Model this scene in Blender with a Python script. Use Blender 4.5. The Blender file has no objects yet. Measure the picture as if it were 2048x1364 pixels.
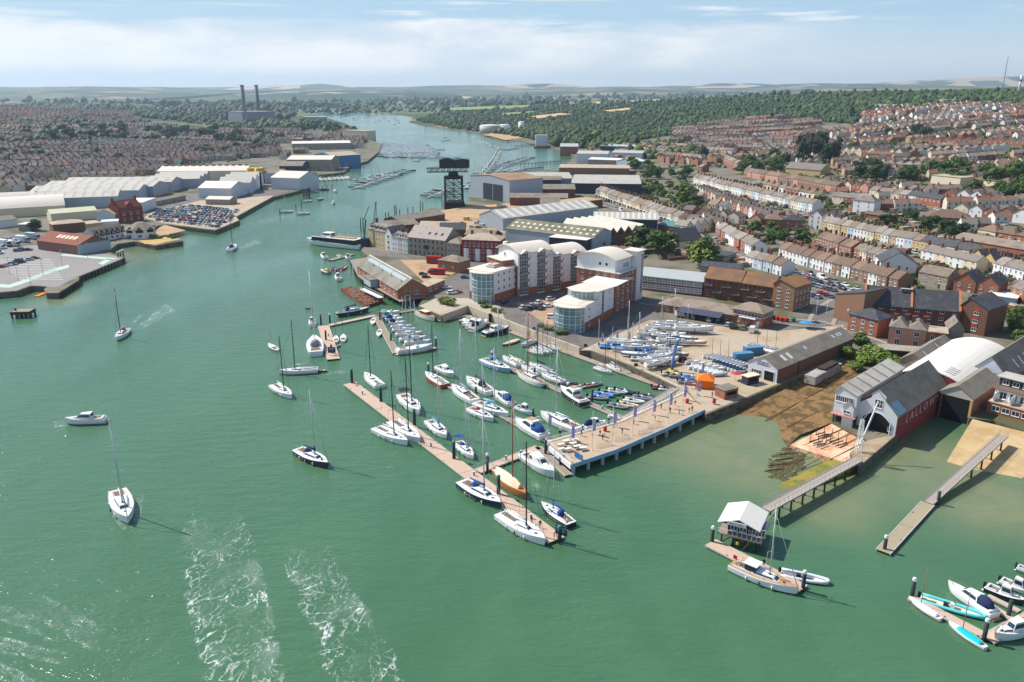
import bpy,bmesh,math,random
import numpy as np
from mathutils import Vector,Matrix,noise as mnoise
from mathutils.geometry import delaunay_2d_cdt
R=math.radians
scene=bpy.context.scene
COL=scene.collection
rnd=random.Random(7)
# camera, sky, sun, exposure
CAM_H,PITCH,FPX=85.0,R(17.39),1593.0
cam_d=bpy.data.cameras.new("camera");cam=bpy.data.objects.new("camera",cam_d);COL.objects.link(cam)
cam.location=(0,0,CAM_H);cam.rotation_euler=(R(90)-PITCH,0,0)
cam_d.sensor_width=36.0;cam_d.lens=FPX/2048*36;cam_d.clip_start=1.0;cam_d.clip_end=60000
scene.camera=cam
SUN_AZ,SUN_EL=R(62),R(46)
S=Vector((-math.sin(SUN_AZ)*math.cos(SUN_EL),math.cos(SUN_AZ)*math.cos(SUN_EL),math.sin(SUN_EL)))
sun_d=bpy.data.lights.new("sun",'SUN');sun_d.energy=5.0;sun_d.angle=R(0.53);sun_d.color=(1,.95,.87)
sun=bpy.data.objects.new("sun",sun_d);COL.objects.link(sun)
sun.rotation_euler=S.to_track_quat('Z','Y').to_euler()
world=bpy.data.worlds.new("World");scene.world=world;world.use_nodes=True
def build_sky():
 nt=world.node_tree;N=nt.nodes;Lk=nt.links;N.clear()
 def nd(t,**k):
  n=N.new(t)
  for a,v in k.items():setattr(n,a,v)
  return n
 def math_(op,a,b=None,clamp=False):
  n=nd('ShaderNodeMath',operation=op,use_clamp=clamp)
  for i,v in enumerate((a,b)):
   if v is None:continue
   if hasattr(v,'node'):Lk.new(v,n.inputs[i])
   else:n.inputs[i].default_value=v
  return n.outputs[0]
 def ramp(v,a,b):
  n=nd('ShaderNodeMapRange',interpolation_type='SMOOTHSTEP')
  Lk.new(v,n.inputs[0]);n.inputs[1].default_value=a;n.inputs[2].default_value=b
  return n.outputs[0]
 out=nd('ShaderNodeOutputWorld');bg=nd('ShaderNodeBackground');bg.inputs[1].default_value=.105
 sky=nd('ShaderNodeTexSky',sky_type='NISHITA');sky.sun_disc=False
 sky.sun_elevation=SUN_EL;sky.sun_rotation=-SUN_AZ;sky.air_density=1.25;sky.dust_density=.3;sky.ozone_density=3.0
 tc=nd('ShaderNodeTexCoord');sp=nd('ShaderNodeSeparateXYZ');Lk.new(tc.outputs['Generated'],sp.inputs[0])
 x,y,z=sp.outputs
 az=math_('ARCTAN2',x,y)
 zc=math_('MAXIMUM',z,0.0)
 def cloud(sx,sz,scale,detail,lo,hi,off,rough=.55):
  cb=nd('ShaderNodeCombineXYZ')
  Lk.new(math_('MULTIPLY',az,sx),cb.inputs[0]);Lk.new(math_('MULTIPLY',zc,sz),cb.inputs[1]);cb.inputs[2].default_value=off
  n=nd('ShaderNodeTexNoise');n.inputs['Scale'].default_value=scale;n.inputs['Detail'].default_value=detail
  n.inputs['Roughness'].default_value=rough;n.inputs['Distortion'].default_value=.25
  Lk.new(cb.outputs[0],n.inputs['Vector'])
  return n.outputs[0],lo,hi
 n1,_,_=cloud(5,34,1.35,9,0,0,3.1)
 n0,_,_=cloud(4,14,1.1,8,0,0,6.4)
 e=math_('ADD',z,math_('MULTIPLY',math_('SUBTRACT',n1,.5),.075))
 band=math_('MULTIPLY',ramp(math_('ADD',z,math_('MULTIPLY',math_('SUBTRACT',n0,.5),.03)),.012,.034),math_('SUBTRACT',1.0,ramp(e,.066,.082)))
 azm=math_('SUBTRACT',1.0,math_('MULTIPLY',ramp(az,.16,.4),.92))
 m1=math_('MULTIPLY',math_('MULTIPLY',band,azm),math_('ADD',.35,math_('MULTIPLY',ramp(n0,.32,.54),.65)))
 n2,_,_=cloud(3.2,60,1.6,7,0,0,8.7,.65)
 m2=math_('MULTIPLY',math_('MULTIPLY',ramp(n2,.52,.7),ramp(z,.058,.085)),.85)
 def mixc(f,a,b):
  x_=nd('ShaderNodeMixRGB')
  for i,s_ in enumerate((f,a,b)):
   if isinstance(s_,tuple):x_.inputs[i].default_value=(*s_,1)
   else:Lk.new(s_,x_.inputs[i])
  return x_.outputs[0]
 low=mixc(ramp(z,.004,.085),(5.6,6.2,6.5),(3.2,4.75,6.2))
 base=mixc(math_('MULTIPLY',math_('SUBTRACT',1.0,ramp(z,.1,.35)),.88),sky.outputs[0],low)
 cl=mixc(ramp(n0,.4,.62),(6.0,6.4,6.75),(7.5,7.6,7.6))
 Lk.new(mixc(math_('MAXIMUM',m1,m2,True),base,cl),bg.inputs[0]);Lk.new(bg.outputs[0],out.inputs[0])
build_sky()
scene.view_settings.view_transform='Standard';scene.view_settings.look='None'
scene.view_settings.exposure=0.40;scene.view_settings.gamma=1.0
scene.cycles.max_bounces=6;scene.cycles.volume_bounces=0;scene.cycles.transparent_max_bounces=12
scene.cycles.volume_max_steps=64
# geometry helpers
def ray(px,py):
 dx,dy=(px-1024)/FPX,(682-py)/FPX
 c,s=math.cos(PITCH),math.sin(PITCH)
 return Vector((dx,c+dy*s,-s+dy*c))
def G(px,py,z=0.0):
 d=ray(px,py);t=(z-CAM_H)/d.z
 return Vector((d.x*t,d.y*t,z))
def sm(t):
 t=min(1.0,max(0.0,t));return t*t*(3-2*t)
RIV=[(-200,40),(250,-20),(420,-20),(600,-60),(900,-150),(1300,-130),(1700,-230),(2600,-470),(4600,-900),(20000,-900)]
def xc(y):
 for(a,xa),(b,xb)in zip(RIV,RIV[1:]):
  if y<=b:return xa+(xb-xa)*(y-a)/(b-a)
 return RIV[-1][1]
def T(x,y):
 """height of the land"""
 r=math.hypot(x,y);c=xc(y)
 n=mnoise.noise((x/900,y/900,1.3));n2=mnoise.noise((x/330,y/330,7.7))
 if x>c:
  d=x-c
  z=2.5+1.5*sm((d-200)/150)+46*sm((d-230)/900)+48*sm((x-420)/900)*sm((y-700)/1200)
  z*=1.0 if r<2600 else 1.0
  z+=(n*10+n2*4)*sm((d-300)/500)*sm((r-900)/800)
 else:
  d=c-x
  z=2.5+1.5*sm((d-330)/150)+42*sm((d-330)/900)*(1-.8*sm((y-1900)/1500))+(n*9+n2*4)*sm((d-400)/500)*sm((r-900)/800)
 if r>3000:
  k=sm((r-3000)/2500)
  far=24+26*mnoise.noise((x/1700,y/1700,4.2))+12*mnoise.noise((x/600,y/600,2.2))
  far+=70*sm((r-6000)/4500)*(1+.6*mnoise.noise((x/2600,y/2600,9.2)))+45*sm((r-9000)/3000)*(1+mnoise.noise((x/1500,y/2500,5.2)))
  z=z*(1-k)+max(far,4)*k
 return z
def GT(px,py,lift=0.0):
 """where the sight line through a pixel of the photo meets the land"""
 d=ray(px,py);h=math.hypot(d.x,d.y);s=130.0;prev=s
 while s<16000:
  t=s/h
  if CAM_H+d.z*t<=T(d.x*t,d.y*t)+lift:break
  prev=s;s*=1.015
 else:s=16000
 a,b=prev,s
 for _ in range(14):
  m=(a+b)/2;t=m/h
  if CAM_H+d.z*t<=T(d.x*t,d.y*t)+lift:b=m
  else:a=m
 t=b/h
 return Vector((d.x*t,d.y*t,T(d.x*t,d.y*t)))
class MB:
 """collects faces and links them as ONE mesh object"""
 def __init__(s):s.v,s.f,s.m,s.sm=[],[],[],[]
 def add(s,vs,fs,m=0,smooth=False):
  o=len(s.v);s.v+=[tuple(v)for v in vs]
  for f in fs:s.f.append(tuple(i+o for i in f));s.m.append(m);s.sm.append(smooth)
  return s
 def poly(s,pts,m=0):return s.add(pts,[tuple(range(len(pts)))],m)
 def box(s,x0,x1,y0,y1,z0,z1,m=0,mt=None):
  v=[(x,y,z)for z in(z0,z1)for y in(y0,y1)for x in(x0,x1)]
  s.add(v,[(0,2,3,1),(0,1,5,4),(1,3,7,5),(3,2,6,7),(2,0,4,6)],m)
  o=len(s.v)-8;s.f.append(tuple(o+i for i in(4,5,7,6)));s.m.append(m if mt is None else mt);s.sm.append(False)
  return s
 def prism(s,pts,z0,z1,m=0,mt=None):
  n=len(pts)
  if sum(a[0]*b[1]-b[0]*a[1]for a,b in zip(pts,pts[1:]+pts[:1]))<0:pts=pts[::-1]
  z0s=z0 if isinstance(z0,(list,tuple))else[z0]*n;z1s=z1 if isinstance(z1,(list,tuple))else[z1]*n
  v=[(p[0],p[1],z)for p,z in zip(pts,z0s)]+[(p[0],p[1],z)for p,z in zip(pts,z1s)]
  s.add(v,[(i,(i+1)%n,(i+1)%n+n,i+n)for i in range(n)]+[tuple(range(n))[::-1]],m)
  o=len(s.v)-2*n;s.f.append(tuple(o+n+i for i in range(n)));s.m.append(m if mt is None else mt);s.sm.append(False)
  return s
 def exy(s,prof,x0,x1,m=0):
  """extrude a (y,z) profile along x"""
  n=len(prof);v=[(x0,p[0],p[1])for p in prof]+[(x1,p[0],p[1])for p in prof]
  a=sum(p[0]*q[1]-q[0]*p[1]for p,q in zip(prof,prof[1:]+prof[:1]))
  fs=[(i,i+n,(i+1)%n+n,(i+1)%n)for i in range(n)]+[tuple(range(n)),tuple(range(n,2*n))[::-1]]
  if a>0:fs=[f[::-1]for f in fs]
  return s.add(v,fs,m)
 def exx(s,prof,y0,y1,m=0):
  """extrude an (x,z) profile along y"""
  n=len(prof);v=[(p[0],y0,p[1])for p in prof]+[(p[0],y1,p[1])for p in prof]
  a=sum(p[0]*q[1]-q[0]*p[1]for p,q in zip(prof,prof[1:]+prof[:1]))
  fs=[(i,i+n,(i+1)%n+n,(i+1)%n)for i in range(n)]+[tuple(range(n)),tuple(range(n,2*n))[::-1]]
  if a<0:fs=[f[::-1]for f in fs]
  return s.add(v,fs,m)
 def tube(s,p0,p1,r0,r1=None,n=6,m=0,smooth=True):
  p0,p1=Vector(p0),Vector(p1);r1=r0 if r1 is None else r1
  d=p1-p0;d=d.normalized()if d.length>1e-6 else Vector((0,0,1));a=d.orthogonal().normalized();b=d.cross(a)
  v=[]
  for p,r in((p0,r0),(p1,r1)):
   for i in range(n):
    t=2*math.pi*i/n;v.append(p+a*math.cos(t)*r+b*math.sin(t)*r)
  s.add(v,[(i,(i+1)%n,(i+1)%n+n,i+n)for i in range(n)],m,smooth)
  o=len(s.v)-2*n
  for f in(tuple(o+i for i in range(n))[::-1],tuple(o+n+i for i in range(n))):s.f.append(f);s.m.append(m);s.sm.append(False)
  return s
 def bar(s,p0,p1,w,m=0):return s.tube(p0,p1,w*.7,None,4,m,False)
 def loft(s,rings,m=0,cap=True,closed=True,smooth=True):
  n=len(rings[0]);v=[p for r in rings for p in r];fs=[]
  for k in range(len(rings)-1):
   for i in range(n if closed else n-1):
    j=(i+1)%n;fs.append((k*n+i,k*n+j,(k+1)*n+j,(k+1)*n+i))
  s.add(v,fs,m,smooth);o=len(s.v)-len(v)
  if cap:
   for f in(tuple(o+i for i in range(n))[::-1],tuple(o+(len(rings)-1)*n+i for i in range(n))):s.f.append(f);s.m.append(m);s.sm.append(False)
  return s
 def dome(s,c,rx,ry,rz,n=8,k=4,m=0,full=False):
  rings=[]
  for j in range(-k if full else 0,k):
   e=math.pi/2*j/k;rings.append([(c[0]+rx*math.cos(e)*math.cos(2*math.pi*i/n),c[1]+ry*math.cos(e)*math.sin(2*math.pi*i/n),c[2]+rz*math.sin(e))for i in range(n)])
  rings.append([(c[0]+.02*rx*math.cos(2*math.pi*i/n),c[1]+.02*ry*math.sin(2*math.pi*i/n),c[2]+rz)for i in range(n)])
  return s.loft(rings,m)
 def mesh(s,name,mats):
  me=bpy.data.meshes.new(name);me.from_pydata(s.v,[],s.f)
  for mt in(mats if isinstance(mats,(list,tuple))else[mats]):me.materials.append(mt)
  me.polygons.foreach_set('material_index',s.m);me.polygons.foreach_set('use_smooth',s.sm);me.update()
  return me
 def build(s,name,mats,parent=None,loc=None,rz=0):return put(name,s.mesh(name,mats),parent,loc,rz)
def put(name,me,parent=None,loc=None,rz=0,scale=None):
 o=bpy.data.objects.new(name,me);COL.objects.link(o)
 if parent is not None:o.parent=parent
 if loc is not None:o.location=loc
 if rz:o.rotation_euler=(0,0,rz)
 if scale:o.scale=scale
 return o
LABELS={}
def tag(o,label=None,cat=None,group=None,kind=None):
 if label:o['label']=label;LABELS.setdefault(label,[]).append(o.name)
 if cat:o['category']=cat
 if group:o['group']=group
 if kind:o['kind']=kind
 return o
def thing(name,label,cat,loc=(0,0,0),rz=0,group=None):
 o=bpy.data.objects.new(name,None);COL.objects.link(o);o.location=loc;o.rotation_euler=(0,0,rz)
 o.empty_display_size=.5
 return tag(o,label,cat,group)
def copy_tree(o,parent=None):
 c=o.copy();COL.objects.link(c)
 if parent is not None:c.parent=parent
 for ch in list(o.children):copy_tree(ch,c)
 return c
ORD="first second third fourth fifth sixth seventh eighth ninth tenth eleventh twelfth thirteenth fourteenth fifteenth sixteenth seventeenth eighteenth nineteenth twentieth".split()
TENS={20:'twenty',30:'thirty',40:'forty'}
def ordw(i):
 if i<=20:return ORD[i-1]
 t=i//10*10
 return(TENS[t].replace('ty','tieth')if i%10==0 else TENS[t]+' '+ORD[i%10-1])
# materials
def lin(c):c/=255;return c/12.92 if c<=.04045 else((c+.055)/1.055)**2.4
MAT={}
def mat(name,rgb,rough=.7,var=.12,scale=.6,metal=0,spec=.3,stripes=None,bump=0,rgb2=None,thr=None,k=.85,coat=0,alpha=None,trans=None):
 """rgb = colour as seen in full sun (0-255). var = tonal noise; stripes = (scale, axis, strength); rgb2 = blotches of a second colour."""
 if name in MAT:return MAT[name]
 m=bpy.data.materials.new(name);m.use_nodes=True;MAT[name]=m
 nt=m.node_tree;N=nt.nodes;Lk=nt.links;b=N['Principled BSDF']
 col=[lin(c)*k for c in rgb]
 b.inputs['Roughness'].default_value=rough;b.inputs['Metallic'].default_value=metal;b.inputs['Specular IOR Level'].default_value=spec
 b.inputs['Coat Weight'].default_value=coat
 tc=N.new('ShaderNodeTexCoord');last=None
 if var or rgb2:
  n=N.new('ShaderNodeTexNoise');n.inputs['Scale'].default_value=scale;n.inputs['Detail'].default_value=6;n.inputs['Roughness'].default_value=.65
  oi=N.new('ShaderNodeObjectInfo');ad=N.new('ShaderNodeVectorMath');ad.operation='ADD'
  mu=N.new('ShaderNodeVectorMath');mu.operation='SCALE';mu.inputs[3].default_value=1.0
  Lk.new(oi.outputs['Location'],mu.inputs[0]);Lk.new(tc.outputs['Object'],ad.inputs[0]);Lk.new(mu.outputs[0],ad.inputs[1]);Lk.new(ad.outputs[0],n.inputs['Vector'])
  if rgb2:
   cr=N.new('ShaderNodeMapRange');lo,hi=thr or(.45,.6);cr.inputs[1].default_value=lo;cr.inputs[2].default_value=hi;Lk.new(n.outputs[0],cr.inputs[0])
   mx=N.new('ShaderNodeMixRGB');Lk.new(cr.outputs[0],mx.inputs[0]);mx.inputs[1].default_value=(*col,1);mx.inputs[2].default_value=(*[lin(c)*k for c in rgb2],1);last=mx.outputs[0]
  if var:
   cr=N.new('ShaderNodeMapRange');cr.inputs[1].default_value=.3;cr.inputs[2].default_value=.7;cr.inputs[3].default_value=1-var;cr.inputs[4].default_value=1+var
   n2=N.new('ShaderNodeTexNoise');n2.inputs['Scale'].default_value=scale*4.3;n2.inputs['Detail'].default_value=4;Lk.new(ad.outputs[0],n2.inputs['Vector'])
   av=N.new('ShaderNodeMath');av.operation='ADD';Lk.new(n.outputs[0],av.inputs[0]);Lk.new(n2.outputs[0],av.inputs[1])
   hv=N.new('ShaderNodeMath');hv.operation='MULTIPLY';hv.inputs[1].default_value=.5;Lk.new(av.outputs[0],hv.inputs[0]);Lk.new(hv.outputs[0],cr.inputs[0])
   ml=N.new('ShaderNodeVectorMath');ml.operation='SCALE'
   if last:Lk.new(last,ml.inputs[0])
   else:ml.inputs[0].default_value=col
   Lk.new(cr.outputs[0],ml.inputs[3]);last=ml.outputs[0]
 if stripes:
  sc,ax,st=stripes
  wv=N.new('ShaderNodeTexWave');wv.wave_type='BANDS';wv.bands_direction=ax;wv.inputs['Scale'].default_value=sc;wv.inputs['Distortion'].default_value=0
  Lk.new(tc.outputs['Object'],wv.inputs['Vector'])
  cr=N.new('ShaderNodeMapRange');cr.inputs[3].default_value=1-st;cr.inputs[4].default_value=1.0;Lk.new(wv.outputs['Fac'],cr.inputs[0])
  ml=N.new('ShaderNodeVectorMath');ml.operation='SCALE'
  if last:Lk.new(last,ml.inputs[0])
  else:ml.inputs[0].default_value=col
  Lk.new(cr.outputs[0],ml.inputs[3]);last=ml.outputs[0]
 if last:Lk.new(last,b.inputs['Base Color'])
 else:b.inputs['Base Color'].default_value=(*col,1)
 if bump:
  bn=N.new('ShaderNodeTexNoise');bn.inputs['Scale'].default_value=scale*6;bn.inputs['Detail'].default_value=5;Lk.new(tc.outputs['Object'],bn.inputs['Vector'])
  bm_=N.new('ShaderNodeBump');bm_.inputs['Strength'].default_value=bump;Lk.new(bn.outputs[0],bm_.inputs['Height']);Lk.new(bm_.outputs[0],b.inputs['Normal'])
 return m
def glass(name,rgb=(40,60,75),rough=.06):return mat(name,rgb,rough,0,spec=.8)
def attr_mat(name,base,attr,rough=.8,var=.25,scale=.4):
 """colour carried per face corner in a colour attribute, with tonal noise over it"""
 m=mat(name,base,rough,var,scale);nt=m.node_tree;N=nt.nodes;b=N['Principled BSDF']
 src=b.inputs['Base Color'].links[0].from_node
 a=N.new('ShaderNodeAttribute');a.attribute_name=attr;nt.links.new(a.outputs['Color'],src.inputs[0])
 return m
# water
def deep_shallow():
 spots=[(G(1575,880),42),(G(1520,900),30),(G(1660,960),16),(G(1870,935),26),(G(1900,960),22),(G(1440,890),26),(G(1980,1000),20),(G(1640,1000),16),(G(300,480),25),(G(230,512),30),(G(640,352),40),(G(120,600),14),(G(840,240),120)]
 return spots
def build_water():
 ths=np.radians(np.concatenate([np.arange(-75,-40,3),np.arange(-40,40.01,.5),np.arange(43,76,3)]))
 rs=[30.0]
 while rs[-1]<12000:rs.append(rs[-1]*1.035)
 v=[];sh=[];spots=deep_shallow()
 for r in rs:
  for t in ths:
   x,y=r*math.sin(t),r*math.cos(t)-20
   v.append((x,y,0.0));s=0
   if r<3200:
    for p,q in spots:
     d=math.hypot(x-p.x,y-p.y)/q
     if d<2:s=max(s,1-sm((d-.25)/1.1))
   sh.append(s)
 n=len(ths);f=[(i*n+j,i*n+j+1,(i+1)*n+j+1,(i+1)*n+j)for i in range(len(rs)-1)for j in range(n-1)]
 me=bpy.data.meshes.new('water');me.from_pydata(v,[],[q[::-1]for q in f])
 a=me.color_attributes.new('shallow','FLOAT_COLOR','POINT')
 c=np.ones((len(v),4),np.float32);c[:,0]=sh;c[:,1]=sh;c[:,2]=sh;a.data.foreach_set('color',c.ravel())
 m=bpy.data.materials.new('water');m.use_nodes=True;nt=m.node_tree;N=nt.nodes;Lk=nt.links;b=N['Principled BSDF']
 b.inputs['Roughness'].default_value=.12;b.inputs['IOR'].default_value=1.33;b.inputs['Specular IOR Level'].default_value=.42
 tc=N.new('ShaderNodeTexCoord')
 def noise(scale,detail,sx=1,sy=1,rot=0,dist=0):
  mp=N.new('ShaderNodeMapping');mp.inputs['Scale'].default_value=(sx,sy,1);mp.inputs['Rotation'].default_value=(0,0,rot)
  Lk.new(tc.outputs['Object'],mp.inputs[0]);t=N.new('ShaderNodeTexNoise');t.inputs['Scale'].default_value=scale;t.inputs['Detail'].default_value=detail;t.inputs['Distortion'].default_value=dist
  Lk.new(mp.outputs[0],t.inputs['Vector']);return t.outputs[0]
 def mixc(f,a_,b_):
  x=N.new('ShaderNodeMixRGB')
  for i,s in((0,f),(1,a_),(2,b_)):
   if hasattr(s,'node'):Lk.new(s,x.inputs[i])
   elif isinstance(s,tuple):x.inputs[i].default_value=(*s,1)
   else:x.inputs[i].default_value=s
  return x.outputs[0]
 def rng(s,lo,hi,a_=0.,b_=1.):
  x=N.new('ShaderNodeMapRange');x.inputs[1].default_value=lo;x.inputs[2].default_value=hi;x.inputs[3].default_value=a_;x.inputs[4].default_value=b_;Lk.new(s,x.inputs[0]);return x.outputs[0]
 n1=noise(.012,5,1,.6,.5,.6);n2=noise(.07,4,1,.5,.4,.4)
 deep=mixc(rng(n1,.35,.65),(.046,.120,.058),(.060,.143,.073))
 deep=mixc(rng(n2,.4,.75),deep,(.064,.149,.077))
 at=N.new('ShaderNodeAttribute');at.attribute_name='shallow'
 n3=noise(.09,6,1,1,0,.5)
 sep=N.new('ShaderNodeMath');sep.operation='MULTIPLY';Lk.new(at.outputs['Fac'],sep.inputs[0]);Lk.new(rng(n3,.25,.7,.55,1.1),sep.inputs[1])
 Lk.new(mixc(sep.outputs[0],deep,(.17,.19,.095)),b.inputs['Base Color'])
 h1=noise(.16,3,1,2.6,.25);h2=noise(.75,4,1,2.0,.1);h3=noise(2.6,3,1,1.5,.3)
 b1=N.new('ShaderNodeBump');b1.inputs['Strength'].default_value=.5;b1.inputs['Distance'].default_value=.55;Lk.new(h1,b1.inputs['Height'])
 b2=N.new('ShaderNodeBump');b2.inputs['Strength'].default_value=.5;b2.inputs['Distance'].default_value=.22;Lk.new(h2,b2.inputs['Height']);Lk.new(b1.outputs[0],b2.inputs['Normal'])
 b3=N.new('ShaderNodeBump');b3.inputs['Strength'].default_value=.5;b3.inputs['Distance'].default_value=.07;Lk.new(h3,b3.inputs['Height']);Lk.new(b2.outputs[0],b3.inputs['Normal'])
 lane=noise(.018,4,1,.28,.35,.8)
 Lk.new(rng(lane,.36,.62,.18,.62),b1.inputs['Strength']);Lk.new(rng(lane,.38,.6,.25,.7),b2.inputs['Strength']);Lk.new(rng(lane,.38,.6,.2,.75),b3.inputs['Strength'])
 Lk.new(b3.outputs[0],b.inputs['Normal'])
 me.materials.append(m);me.polygons.foreach_set('use_smooth',[True]*len(me.polygons))
 tag(put('water',me),kind='structure')
build_water()
# land: shorelines read off the photo, heights from T()
WEST_PX=[(2300,905),(2048,862),(1990,842),(1938,836),(1932,812),(1895,792),(1796,867),(1718,934),(1700,905),(1735,880),(1662,846),(1664,815),(1712,760),(1740,735),(1704,712),(1556,771),(1470,806),(1412,829),(1372,783),(1318,757),(1272,737),(1182,702),(1160,698),(1080,669),(1010,641),(935,613),(883,633),(836,611),(852,592),(800,560),(745,520),(722,500),(734,488),(733,470),(762,452),(806,430),(846,421),(862,416),(893,419),(926,414),(938,397),(943,372),(960,352),(1050,347),(1085,341),(1130,331),(1150,312),(1122,301),(1098,291),(1062,287),(1040,279),(1012,282),(972,270),(955,264),(900,257),(850,251),(818,243),(826,233),(800,229),(730,224),(698,221),(690,217)]
EAST_PX=[(545,215.5),(600,221),(640,231),(690,245),(728,262),(735,276),(762,288),(758,303),(735,322),(700,332),(688,344),(640,350),(612,356),(621,376),(545,394),(472,434),(479,441),(430,461),(330,449),(318,455),(300,472),(364,477),(366,482),(310,491),(268,483),(235,488),(214,503),(250,514),(240,520),(158,553),(158,560),(116,586),(92,586),(88,578),(96,572),(62,572),(35,582),(0,585),(-120,600)]
def wp(l,z=2.5):return[G(x,y,z).xy for x,y in l]
W_SH=wp(WEST_PX);E_SH=wp(EAST_PX)
far_l=(-1750,4650);far_r=(-1000,4780)
W_POLY=[Vector((700,W_SH[0].y-30))]+W_SH+[Vector(far_r),Vector((-1700,5000)),Vector((-2400,4900)),Vector((-3400,15500)),Vector((9000,15500)),Vector((9000,100))]
E_POLY=[Vector((-2300,4700))]+E_SH+[Vector((-900,E_SH[-1].y-40)),Vector((-9000,200)),Vector((-9000,15500)),Vector((-3420,15500)),Vector((-2420,4880))]
def inside(p,poly):
 c=False;x,y=p[0],p[1];n=len(poly)
 for i in range(n):
  a,b=poly[i],poly[i-1]
  if(a[1]>y)!=(b[1]>y)and x<(b[0]-a[0])*(y-a[1])/(b[1]-a[1])+a[0]:c=not c
 return c
GRID=[]
r=140.0
while r<15500:
 for t in np.arange(-66,66.1,.8 if r>260 else 2):GRID.append((r*math.sin(R(t)),r*math.cos(R(t))))
 r*=1.045
def edge_d(p,poly):
 best=1e9
 for a,b in zip(poly,poly[1:]):
  ab=b-a;L=ab.length_squared
  t=0 if L==0 else min(1,max(0,(p-a).dot(ab)/L));best=min(best,(p-a-ab*t).length)
 return best
def build_land(name,poly,shore,m,mwall):
 pts=list(poly);
 for g in GRID:
  if inside(g,poly):
   g=Vector(g)
   if g.length>2500 or edge_d(g,shore)>max(4,g.length*.012):pts.append(g)
 n=len(poly)
 vs,es,fs,ov,oe,of=delaunay_2d_cdt(pts,[(i,(i+1)%n)for i in range(n)],[list(range(n))],1,1e-4)
 shs=set()
 mb=MB();key={}
 for i,p in enumerate(vs):mb.v.append((p.x,p.y,T(p.x,p.y)))
 sset={(round(p.x,2),round(p.y,2))for p in shore}
 for i,p in enumerate(vs):
  if(round(p.x,2),round(p.y,2))in sset:
   rr=p.length;z=2.5 if rr<1400 else .5
   mb.v[i]=(p.x,p.y,z)
 for f in fs:
  a,b,c=(vs[i]for i in f[:3])
  if(b-a).cross(c-a)<0:f=f[::-1]
  mb.f.append(tuple(f));mb.m.append(0);mb.sm.append(False)
 for i in range(n):
  a,b=poly[i],poly[(i+1)%n]
  za=2.5 if a.length<1400 else .5;zb=2.5 if b.length<1400 else .5
  mb.add([(a.x,a.y,za),(b.x,b.y,zb),(b.x,b.y,-4),(a.x,a.y,-4)],[(0,1,2,3)],1)
 return tag(mb.build(name,[m,mwall]),kind='structure')
def ground_mat():
 m=bpy.data.materials.new('town_ground');m.use_nodes=True;nt=m.node_tree;N=nt.nodes;Lk=nt.links;b=N['Principled BSDF'];b.inputs['Roughness'].default_value=.9;b.inputs['Specular IOR Level'].default_value=.15
 geo=N.new('ShaderNodeNewGeometry')
 def noise(scale,d,off=0):
  mp=N.new('ShaderNodeMapping');mp.inputs['Location'].default_value=(off,off,0);Lk.new(geo.outputs['Position'],mp.inputs[0])
  t=N.new('ShaderNodeTexNoise');t.inputs['Scale'].default_value=scale;t.inputs['Detail'].default_value=d;Lk.new(mp.outputs[0],t.inputs['Vector']);return t.outputs[0]
 def rng(s,lo,hi):
  x=N.new('ShaderNodeMapRange');x.inputs[1].default_value=lo;x.inputs[2].default_value=hi;Lk.new(s,x.inputs[0]);return x.outputs[0]
 def mixc(f,a_,b_):
  x=N.new('ShaderNodeMixRGB');Lk.new(f,x.inputs[0])
  for i,s in((1,a_),(2,b_)):
   if isinstance(s,tuple):x.inputs[i].default_value=(*s,1)
   else:Lk.new(s,x.inputs[i])
  return x.outputs[0]
 near=mixc(rng(noise(.05,5),.45,.6),(.19,.165,.125),(.095,.10,.045))
 near=mixc(rng(noise(.11,4,50),.55,.66),near,(.17,.155,.14))
 vo=N.new('ShaderNodeTexVoronoi');vo.inputs['Scale'].default_value=.0022;mp=N.new('ShaderNodeMapping');mp.inputs['Scale'].default_value=(1,1,0);Lk.new(geo.outputs['Position'],mp.inputs[0]);Lk.new(mp.outputs[0],vo.inputs['Vector'])
 sp=N.new('ShaderNodeSeparateColor');Lk.new(vo.outputs['Color'],sp.inputs[0])
 f1=mixc(rng(sp.outputs[0],.60,.63),(.06,.085,.035),(.26,.20,.11));f1=mixc(rng(sp.outputs[1],.6,.62),f1,(.11,.14,.055))
 ve=N.new('ShaderNodeTexVoronoi');ve.feature='DISTANCE_TO_EDGE';ve.inputs['Scale'].default_value=.0022;Lk.new(mp.outputs[0],ve.inputs['Vector'])
 f1=mixc(rng(ve.outputs['Distance'],.05,.02),f1,(.03,.05,.02));f1=mixc(rng(noise(.0016,5,9),.54,.6),f1,(.035,.06,.025))
 ln=N.new('ShaderNodeVectorMath');ln.operation='LENGTH';Lk.new(geo.outputs['Position'],ln.inputs[0])
 Lk.new(mixc(rng(ln.outputs['Value'],1500,2300),near,f1),b.inputs['Base Color'])
 return m
M_GROUND=ground_mat()
M_QUAY=mat('quay_wall',(112,104,90),.9,.25,.5,rgb2=(70,66,55),thr=(.5,.62))
W_LAND=build_land('west_bank',W_POLY,W_SH,M_GROUND,M_QUAY)
E_LAND=build_land('east_bank',E_POLY,E_SH,M_GROUND,M_QUAY)
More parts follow.
